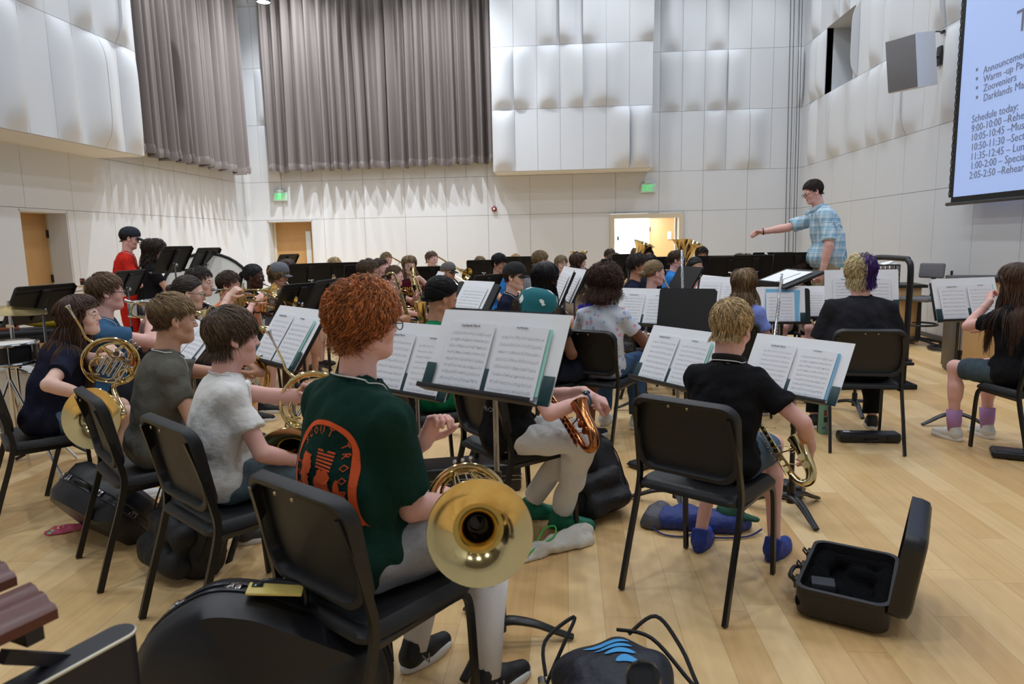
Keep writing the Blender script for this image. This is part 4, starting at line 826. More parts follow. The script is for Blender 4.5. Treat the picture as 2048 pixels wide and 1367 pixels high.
    body.M = Matrix.Translation(Hc) @ Matrix(RH.tolist()).to_4x4() @ Matrix.Scale(hs, 4); HM = body.M; body.add(a, b, mi.tolist())
    for s in (-1, 1):
        th = [(0.0118*math.sin(t), .0118*math.cos(t)) for t in np.linspace(.001, math.pi*.6, 9)]; eyeM = Matrix.Translation((s*.031, .0785, -.0005)) @ Matrix.Rotation(math.radians(-90), 4, 'X'); body.lathe(th[::-1], 14, 1, eyeM @ Matrix.Scale(1.0, 4)); body.lathe([(.0001, .0123), (.0056, .0110), (.0066, .0090)][::-1], 12, 2, eyeM)
    body.M = None; o = body.build('person', skin_mats(skin), None, sharp=None if False else 180); o.matrix_world = M; meta(o, label, 'person')
    # clothing
    if shirt or shirtm:
        sm = shirtm or cloth(*shirt); F = Field(lo, hi, sh); e = .016+.004*S; tz(F, e, .06)
        for s in (-1, 1):
            dd = el[s]-sj[s]; F.cone(sj[s]-dd*.02, sj[s]+dd*sleeve, .050*S*af+.007, .056*S*af+.008, .03, flat=True)
            if sleeve > .95: F.cone(el[s], el[s]+(W[s][0]-el[s])*.9, .048*S, .036*S, .02, flat=True)
        for s in (-1, 1): F.cone(P+V3(s*.07*S, 0, -.01), P+V3(s*.08*S, .1*S, .0), .098*S*fat**.5+.008, .090*S*fat**.5+.006, .05)
        F.fold(.0060, 24, seed, 7, (1.2, 1, .7)); F.fold(.0030, 58, seed+9, 6, (1, 1, .6))
        nb = Nk+u2*.005; F.cone(nb-u2*.03, nb+u2*.12+V3(0, neckfwd*.4, 0), .060*(.9 if female else 1)*fat**.5, .062*fat**.5, .0, op='s')
        if pose == 'sit':
            F.half((0, 0, seat+.012), (0, 0, -1)); F.half(P+V3(0, .155*S*(hem or 1), .03), (0, .8, -.75)) if False else None
            F.half((0, .20*S*fat**.5*(hem or 1), 0), (0, 1, 0)) if lean < 30 and lean2 < 14 else None
        else:
            F.cone(P+V3(0, .01, .06), P+V3(0, .01, -.16), .155*S*bw**.5*fat**.5+e, .155*S*bw**.5*fat**.5+e, .05, sq=(0, 1, 0, 1.35)); F.half((0, 0, P[2]-.10*S), (0, 0, -1))
        a, b = F.mesh(); t = MB().add(a, b); so = t.build('shirt', sm, o, sharp=180); bv = BVHTree.FromPolygons([tuple(x) for x in a], [tuple(x) for x in b]) if len(a) else None; o2 = so
        rg = []
        for k in range(28):
            an_ = 2*math.pi*k/28; q = Nk+u2*(.022-.014*math.sin(an_))+rt_*.064*(.9 if female else 1)*fat**.5*math.cos(an_)+fwd2*.067*fat**.5*math.sin(an_); 
            if bv: 
                hit = bv.find_nearest(Vector(q)); q = np.array(hit[0]) if hit[0] is not None and (Vector(q)-hit[0]).length < .05 else q
            rg.append(q)
        if lod != 'lo' and not collar: MB().tube(rg, .0055, 6, closed=True, flat=(1, 1)).build('collar', sm, so, sharp=180)
    else: bv = None; sm = None; so = None
    if legm is None: legm = cloth('dark_shorts', (40, 42, 48))
    lm_ = legm if not isinstance(legm, tuple) else cloth(*legm); F = Field(lo, hi, sh); fr_ = {'shorts': .82, 'long': 1.0}[legs]
    F.ell(P, (.146*bw*S+.008, .108*fat*S+.004, .10*S), .04)
    for s in (-1, 1):
        if pose == 'sit':
            F.cone(hip[s], hip[s]+(kn[s]-hip[s])*fr_, .090*S*fat+.006, (.074 if legs == 'shorts' else .060)*S*fat+.008, .03, flat=legs == 'shorts')
        else: F.cone(hip[s], hip[s]+(kn[s]-hip[s])*(fr_ if legs == 'long' else 1.0), .092*S*fat, .078*S*fat+.008, .03, flat=legs == 'shorts')
        if legs == 'long': F.cone(kn[s], kn[s]+(an[s]-kn[s])*.93, .062*S*fat+.008, .052*S+.010, .03, flat=True); cq = kn[s]*.68+an[s]*.32-V3(0, .015, 0); F.cone(cq+V3(0, 0, .05), cq+V3(0, 0, -.08), .062*S*fat**.5+.006, .056*S*fat**.5+.006, .03)
    F.fold(.0045, 30, seed+4, 6)
    if pose == 'sit': F.F = np.maximum(F.F, (seat+.003-F.ax[2][None, None, :])*(F.ax[1][None, :, None] < .24)).astype(np.float32) if False else F.F
    a, b = F.mesh(); MB().add(a, b).build('trousers' if legs == 'long' else 'shorts', lm_, o, sharp=180)
    for s in (-1, 1):
        A = an[s]; fd = nz(V3(.12*s, 1, 0)) if not (par.get('fdir') and s in par['fdir']) else nz(V3(*par['fdir'][s])); side = V3(fd[1], -fd[0], 0); q = MB(); fl0 = standz
        if lod == 'lo': k2 = MB(); k2.ell(A+fd*.055-V3(0, 0, .042), (.043, .13, .042), 0, 12, Matrix.Rotation(math.atan2(-fd[0], fd[1]), 3, 'Z')); sho = k2.build('shoe', mat('shoe_%d_%d_%d' % shoes, shoes, .6), o)
        else:
            G = Field(A-.18, A+.24, .007); G.lo[2]; G.cone(A-fd*.025+V3(0, 0, -.045), A+fd*.05+V3(0, 0, -.045), .038, .038, .02); G.cone(A+fd*.05+V3(0, 0, -.05), A+fd*.145+V3(0, 0, -.058), .040, .030, .02); G.cone(A-fd*.02+V3(0, 0, -.03), A+fd*.0+V3(0, 0, .012), .040, .040, .015, flat=True)
            G.half((0, 0, fl0+.018), (0, 0, -1)); a, b = G.mesh(); sho = MB().add(a, b).build('shoe', mat('shoe_%d_%d_%d' % shoes, shoes, .6, bump=(300, .1)), o, sharp=60)
            ol = [(x, y) for x, y in zip(.046*np.sin(np.linspace(0, 2*math.pi, 28, endpoint=False))*(1-.12*np.cos(np.linspace(0, 2*math.pi, 28, endpoint=False)+math.pi)), .055+.125*np.cos(np.linspace(0, 2*math.pi, 28, endpoint=False)))]
            R3 = np.stack([side, fd, V3(0, 0, 1)], 1); R0 = [np.array([R3@V3(x*k, .055+(y-.055)*k, z)+V3(A[0], A[1], fl0) for x, y in ol]) for k, z in ((.94, .001), (1, .008), (1, .024), (.93, .03))]; sl = MB(); rings(sl, R0); sl.build('sole', mat('sole_%d_%d_%d' % sole, sole, .6), sho, sharp=50)
        if socks: q = MB(); hgt = socks[1]; pt = A+(kn[s]-A)*hgt; q.tube([A+V3(0, 0, -.02), A*.6+pt*.4, pt], [.042*S, (.046 if hgt > .4 else .05)*S*(1+.2*min(1, hgt)), (.046+.028*min(hgt*1.3, 1))*S*fat**.5], 14); q.build('sock', mat('sock_%d_%d_%d' % socks[0], socks[0], .9, bump=(200, .2)), o, sharp=180)
    # hair
    Rhm = RH.T; down = Rhm@V3(0, 0, -1); tl = lambda p: Rhm@(np.array(p)-hl)/hs
    caps = [(V3(0, -.022, -.035), tl(Nk), .056), (tl(sj[1]), tl(sj[-1]), .07*S), (tl(Nk-u2*.10*S-fwd2*.015), tl(P), .115*S)]
    def emit_hair(st, col, name='hair', sd=0):
        m_ = make_hair(st, lod, hh, caps, down, seed+sd)
        if m_ is None: return None
        V = np.concatenate(m_.v); A = np.array(HM); m_.v = [V@A[:3, :3].T+A[:3, 3]]; return m_.build(name, hair_mats(col), o, sharp=180)
    if hair is not None:
        emit_hair(hair, haircol)
        if hair2: emit_hair(hair2[0], hair2[1], 'hair', 5)
        if brow and lod != 'lo' or (brow and lod == 'lo'):
            for s in (-1, 1):
                eb = MB(); eb.M = HM; eb.tube([(s*.014, .0925, .0195), (s*.03, .0905, .0245), (s*.044, .081, .021)], [.0022, .0032, .0016], 5, flat=(1, .6)); eb.build('eyebrow', hair_mats(haircol if haircol not in ('purple',) else 'brown')[1], o, sharp=180)
    if glasses:
        g = MB(); g.M = HM; rim = .0011 if glasses == 'wire' else .0019
        for s in (-1, 1):
            g.tube([(s*(.032+.0225*math.cos(t)*(1 if abs(math.cos(t)) < .8 else 1.0)), .1035-.18*(.0225*math.cos(t))**2*10, -.002+.0165*math.sin(t)) for t in np.linspace(0, 2*math.pi, 20, endpoint=False)], rim, 6, closed=True)
            g.tube([(s*.054, .101, .004), (s*.075, .08, .006), (s*.082, .0, .008), (s*.080, -.022, -.012)], rim*1.1, 6)
        g.tube([(-.010, .105, .002), (0, .107, .005), (.010, .105, .002)], rim, 6); g.build('glasses', mat('spectacle_frame', (28, 24, 26), .3), o)
    if cap:
        col, bcol = cap[0], cap[1]; cm_ = mat('cap_%d_%d_%d' % col, col, .85, bump=(300, .1)); cc, rr = np.array(CRAN[0]), np.array(CRAN[1]); F = Field(cc-rr-.05, cc+rr+.05, hh); F.ell(cc+V3(0, 0, .004), rr+.014, 0); F.ell(cc+V3(0, .03, .03), rr-.008, .03); F.half((0, 0, .036), (0, .12, -1)); F.fold(.0008, 80, 3); a, b = F.mesh(); k = MB(); k.M = HM @ Matrix.Rotation(math.radians(cap[2] if len(cap) > 2 else 0), 4, 'Z'); k.add(a, b); k.ell(cc+V3(0, 0, .104), (.008, .008, .005), 0, 8); CM = k.M; k.M = CM; co = k.build('cap', cm_, o, sharp=60)
        br = MB(); br.M = CM; U = np.linspace(-1, 1, 13); Vv = np.linspace(0, 1, 6); P0 = np.array([[(u*.068*(1-.25*v*v*abs(u)), .060+.028*math.sqrt(max(0, 1-u*u))+v*.072*math.sqrt(max(0, 1-u*u*.85)), .042-.014*v-.022*u*u) for v in Vv] for u in U]); br.grid(P0); br.grid((P0-np.array([0, 0, .004]))[::-1]); 
        for A_, B_ in ((P0[0], P0[0]-V3(0, 0, .004)), (P0[-1], P0[-1]-V3(0, 0, .004)), (P0[:, -1], P0[:, -1]-V3(0, 0, .004))): br.grid(np.stack([A_, B_]))
        br.build('brim', mat('cap_%d_%d_%d' % bcol, bcol, .8), co, sharp=50)
        if len(cap) > 3 and cap[3]:
            bg = MB(); bg.M = CM
            if cap[3] == 'box': bg.box((0, .098, .075), (.03, .006, .032), 0, .004, Matrix.Rotation(.25, 3, 'X'))
            else: put_text(bg, cap[3], .022, Matrix.Translation((.034, .097, .062)) @ Matrix.Rotation(math.pi, 4, 'Z') @ Matrix.Rotation(math.radians(78), 4, 'X'), 0, .001)
            bg.build('cap_badge', mat('cap_print', (225, 226, 228), .7), co, sharp=None)
    if lanyard and bv is not None:
        pts = [Nk+V3(0, -.07, .03)]; path = [(-.078, -.045, .015), (-.085, .01, 0), (-.07, .06, -.03), (-.045, .1, -.1), (-.012, .12, -.24), (.012, .12, -.24), (.045, .1, -.1), (.07, .06, -.03), (.085, .01, 0), (.078, -.045, .015)]
        for p_ in path: pts.append(Nk+rt_*p_[0]*S+fwd2*p_[1]*S+u2*p_[2]*S)
        pp = bez(pts, 5, closed=True); out = []
        for q in pp:
            h_ = bv.find_nearest(Vector(q)); q2 = np.array(h_[0])+np.array(h_[1])*.003 if h_[0] is not None and (Vector(q)-h_[0]).length < .07 and q[2] < Nk[2]+.02 else q; out.append(q2)
        MB().tube(out, .0022, 5, closed=True).build('lanyard', mat('lanyard_white', (232, 232, 230), .7), o, sharp=180)
        if badge:
            q = Nk+fwd2*.2*S-u2*.29*S; h_ = bv.find_nearest(Vector(q)); q2 = np.array(h_[0])+np.array(h_[1])*.006; bd = MB(); bd.box((0, 0, 0), (.062, .003, .085), 0, .001); nn = Vector(h_[1]); bd.build('name_badge', m_pap, o, M=Matrix.Translation(q2) @ nn.to_track_quat('Y', 'Z').to_matrix().to_4x4())
    if watch:
        s, wc = watch; w = W[s][0]; d = nz(w-el[s]); q = MB(); cpt = w-d*.02; side = nz(np.cross(d, [0, 0, 1.])); up_ = np.cross(side, d); q.tube([cpt+(side*math.cos(t)+up_*math.sin(t))*.031*S for t in np.linspace(0, 6.28, 16, endpoint=False)], .006, 6, closed=True, flat=(.6, 1.6), up=d); q.box(cpt+up_*.032*S, (.03, .03, .01), 1, .003, Matrix(np.stack([d, side, up_], 1).tolist())); q.build('wristwatch', [mat('watch_%d_%d_%d' % wc, wc, .5), m_dk], o)
    info = dict(obj=o, M=M, IM=(M @ IM) if IM is not None else None, S=S, Nk=Nk, P=P, HM=HM, bvh=bv, shirt=so, kn=kn, W=W, x=wx, y=wy, rz=rz, seat=seat, u2=u2, sj=sj, el=el, an=an, Hc=Hc); PEOPLE.append(info); return info
SHORT = dict(len=.045, n=1.1, t=.008); CROP = dict(len=.026, n=1.6, t=.005, thick=.009, lift=.12, rad=.0019); BOWL = dict(len=.075, n=1.2, t=.014, flow='fringe', g=.25, thick=.016); FRINGE = dict(len=.06, n=1.1, t=.010, flow='fringe', g=.15)
CURLY = dict(len=.07, n=1.3, t=.014, curl=.0075, cf=230, rad=.003, thick=.026, steps=14, g=.0, lift=.1, back=-.080, stick=.75); BOB = dict(len=.24, n=1.1, t=.008, flow='crown', g=.45, thick=.022, steps=12, tilt=.8, z0=.0, rad=.003, face_open=True)
LONG = dict(len=.42, n=1.1, t=.008, flow='crown', g=.45, thick=.024, steps=16, tilt=.8, z0=.0, rad=.0034, face_open=True, curl=.004, cf=30); BUNH = dict(len=.09, n=1.0, t=.009, flow='bun', g=0, bun=(0, -.125, .02), bunr=.028, thick=.008, tilt=.9); PONY = dict(len=.09, n=1.0, t=.009, flow='bun', g=0, tail=[(0, -.11, .03), (0, -.14, .0), (0, -.15, -.08), (0, -.145, -.17)], thick=.008)
UNDER = dict(len=.03, n=.7, t=.007, capped=True, thick=.01); UNDERLONG = dict(len=.1, n=.8, t=.009, capped=True, thick=.022, g=.4, curl=.006, cf=90, rad=.0034, steps=10)
# ---------------- people ----------------
PX, PY = 2.3, 7.1
def hd(px, py, D, turn=0): p = dep(px, py, D); return math.degrees(math.atan2(-(PX-p[0]), PY-p[1]))+turn
def sit(label, px, py, D, turn=0, rz=None, chr=True, cdx=0, cdy=0, crz=0, **k):
    rz = hd(px, py, D, turn) if rz is None else rz; i = person(label, px, py, D, rz, **k)
    if chr:
        c = Vector(i['M'] @ Vector((cdx, -.012+cdy, 0))); chair(c.x, c.y, rz+crz, 'black rehearsal chair under '+chr if isinstance(chr, str) else 'black rehearsal chair')
    return i
def wchair(i, x, y, rz, label): return chair(x, y, rz, label)
black = ('black', (24, 24, 27)); navy = ('navy', (28, 32, 52)); white = ('white', (236, 234, 230))
denim = cloth('denim', (88, 108, 124), .18); grey = cloth('grey_jersey', (150, 152, 158), .06)
def pmat(name, c1, c2, c3, sc=26):
    m = bpy.data.materials.new(name); m.use_nodes = True; nt = m.node_tree; b = nt.nodes['Principled BSDF']; b.inputs['Roughness'].default_value = .85
    tc = nd(nt, 'ShaderNodeTexCoord'); sp = nd(nt, 'ShaderNodeSeparateXYZ'); nt.links.new(tc.outputs['Object'], sp.inputs[0])
    def band(o, f, w, ph=0.): return mth(nt, 'LESS_THAN', mth(nt, 'FRACT', mth(nt, 'ADD', mth(nt, 'MULTIPLY', o, f), ph)), w)
    xy = mth(nt, 'ADD', sp.outputs[1], mth(nt, 'MULTIPLY', sp.outputs[0], .8))
    a = mth(nt, 'ADD', mth(nt, 'MULTIPLY', band(xy, sc*.5, .28), .5), mth(nt, 'MULTIPLY', band(sp.outputs[2], sc*.5, .28), .5)); d = mth(nt, 'MAXIMUM', band(xy, sc, .1, .3), band(sp.outputs[2], sc, .1, .4))
    m1 = nd(nt, 'ShaderNodeMix', data_type='RGBA'); nt.links.new(a, m1.inputs[0]); m1.inputs[6].default_value = (*lin(c1), 1); m1.inputs[7].default_value = (*lin(c2), 1)
    m2 = nd(nt, 'ShaderNodeMix', data_type='RGBA'); nt.links.new(mth(nt, 'MULTIPLY', d, .8), m2.inputs[0]); nt.links.new(m1.outputs[2], m2.inputs[6]); m2.inputs[7].default_value = (*lin(c3), 1); nt.links.new(m2.outputs[2], b.inputs['Base Color']); return m
def blotch(name, base, spots, scale=14, th=.3):
    m = bpy.data.materials.new(name); m.use_nodes = True; nt = m.node_tree; b = nt.nodes['Principled BSDF']; b.inputs['Roughness'].default_value = .9; tc = nd(nt, 'ShaderNodeTexCoord'); src = None
    for i, (c, s) in enumerate(spots):
        v = nd(nt, 'ShaderNodeTexVoronoi'); v.inputs['Scale'].default_value = scale*s; ad = nd(nt, 'ShaderNodeVectorMath', operation='ADD'); nt.links.new(tc.outputs['Object'], ad.inputs[0]); ad.inputs[1].default_value = (i*3.3, i, 0)
        n = nd(nt, 'ShaderNodeTexNoise'); n.inputs['Scale'].default_value = 40; nt.links.new(tc.outputs['Object'], n.inputs['Vector']); nt.links.new(ad.outputs[0], v.inputs['Vector'])
        f = mth(nt, 'LESS_THAN', mth(nt, 'ADD', v.outputs['Distance'], mth(nt, 'MULTIPLY', mth(nt, 'SUBTRACT', n.outputs[0], .5), .5)), th); mx = nd(nt, 'ShaderNodeMix', data_type='RGBA'); nt.links.new(f, mx.inputs[0])
        if src is None: mx.inputs[6].default_value = (*lin(base), 1)
        else: nt.links.new(src, mx.inputs[6])
        mx.inputs[7].default_value = (*lin(c), 1); src = mx.outputs[2]
    nt.links.new(src, b.inputs['Base Color']); return m
m_plaid = pmat('blue_plaid_cotton', (206, 224, 232), (128, 182, 210), (60, 118, 150))
m_haw = blotch('pink_blue_print_cotton', (206, 212, 222), (((222, 150, 160), 1), ((150, 176, 212), 1.4)), 16, .26)
# horn row, nearest first
i1 = sit('red curly haired boy in dark green scout shirt, back to camera, french horn beside him', 726, 567, 2.10, rz=-40, chr=None, lod='hi', skin='pink', hair=CURLY, haircol='red', shirt=('forest_green', (20, 52, 44)), legm=grey, shoes=(22, 22, 24), socks=((226, 224, 226), .82), lean=4, lean2=10, head=(-8, 4, 0), glasses='dark', lanyard=True, bw=1.12, fat=1.08, seat=.46,
    arms=('custom', {'hands': {-1: ((.05, .27, .84), (.3, .3, .8), (1, .1, 0), (.7, .9, .7)), 1: ((.09, .36, .62), (-.3, .9, -.2), (-1, 0, 0), (.4, .5, .4))}, 'hints': {1: (.35, -1, -.2)}}), sleeve=.8, feet={1: (.24, .35), -1: (-.06, .28)}, knees={1: (.17, .43), -1: (-.10, .46)})
chair(-.592, 1.943, -35, 'black chair under the red haired boy in the dark green shirt')
i2 = sit('brown haired boy in white t-shirt with french horn, between green shirt and olive shirt boys', 462, 616, 2.84, rz=-50, chr=None, lod='hi', skin='pink', hair=BOWL, haircol='ash', shirt=white, legm=cloth('blue_grey', (104, 122, 132)), shoes=(24, 24, 26), lean=6, lean2=12, head=(-6, 5, 0), lanyard=True, bw=1.05, fat=1.12,
    arms=('horn', {'pos': (.06, .40, .80), 'rot': (0, 0, 70)}))
chair(-1.34, 2.60, -38, 'black chair under the boy in the white t-shirt')
i3 = sit('boy in olive grey t-shirt with blond fringe, holding a french horn', 345, 589, 3.3, rz=-48, chr=None, lod='hi', skin='tan', hair=dict(CROP, n=1.0), haircol='lightbrown', hair2=(dict(len=.06, n=.5, flow='fringe', t=.008, g=.1, only=lambda p: p[:, 2] > .07, lift=.1), 'dirtyblond'), shirt=('olive_grey', (98, 96, 88)), legm=cloth('mustard', (186, 140, 76)), shoes=(60, 60, 62), lean=8, lean2=14, head=(-4, 6, 0), lanyard=True, bw=.98,
    arms=('horn', {'pos': (.04, .40, .82), 'rot': (0, 0, 75)}))
chair(-1.98, 3.08, -44, 'black chair under the boy in the olive shirt')
i4 = sit('girl with long brown hair in navy t-shirt holding a shiny french horn upright', 150, 590, 3.95, rz=-48, chr=None, lod='hi', skin='light', hair=LONG, haircol='auburn', female=True, shirt=('ink_navy', (30, 32, 50)), legm=denim, shoes=(225, 225, 225), socks=((235, 235, 235), .2), lean=16, lean2=26, head=(-24, -2, 0), bw=1.0, fat=1.08,
    arms=('horn', {'pos': (.34, .30, .87), 'rot': (8, 0, 78), 'hints': {1: (.8, -.8, -.3)}, 'hands': {1: ((.40, .20, .70), (.2, .7, -.3), (-.8, 0, -.4), (.4, .5, .4))}}))
chair(-2.93, 3.61, -46, 'black chair at the left edge under the long haired horn player')
bc = dep(960, 1065, 2.0); ax = nz(CC+np.array([.1, 0, -.35])-bc); Bz = Vector(ax).to_track_quat('Z', 'Y').to_matrix().to_4x4(); BW = Matrix.Translation(bc-ax*.177) @ Bz
HW = Matrix.Translation(bc-ax*.40+np.array([-.02, 0, .03])) @ (-Vector(ax)).to_track_quat('Y', 'Z').to_matrix().to_4x4() @ Matrix.Rotation(math.radians(-60), 4, 'Y')
horn('french horn with its wide open bell facing the camera, beside the green shirt boy', HW, bell_M=HW.inverted() @ BW)
horn('french horn in the lap of the boy in white t-shirt', i2['IM']); horn('french horn in the lap of the boy in olive shirt', i3['IM'], m_brass2)
b4 = dep(184, 836, 3.5); a4 = nz(nz(CC-b4)+np.array([-.55, .1, -.1])); B4 = Matrix.Translation(b4-a4*.17) @ Vector(a4).to_track_quat('Z', 'Y').to_matrix().to_4x4()
horn('french horn held upright by the girl in navy, tubing side showing', i4['IM'], bell_M=i4['IM'].inverted() @ B4)
def pl(kind, lab, i, **k):
    return {'trumpet': trumpet, 'sax': sax, 'trombone': trombone, 'flute': flute}[kind](lab, i['IM'], **k) if kind in ('trumpet', 'sax', 'trombone', 'flute') else woodwind(kind, lab, i['IM'])
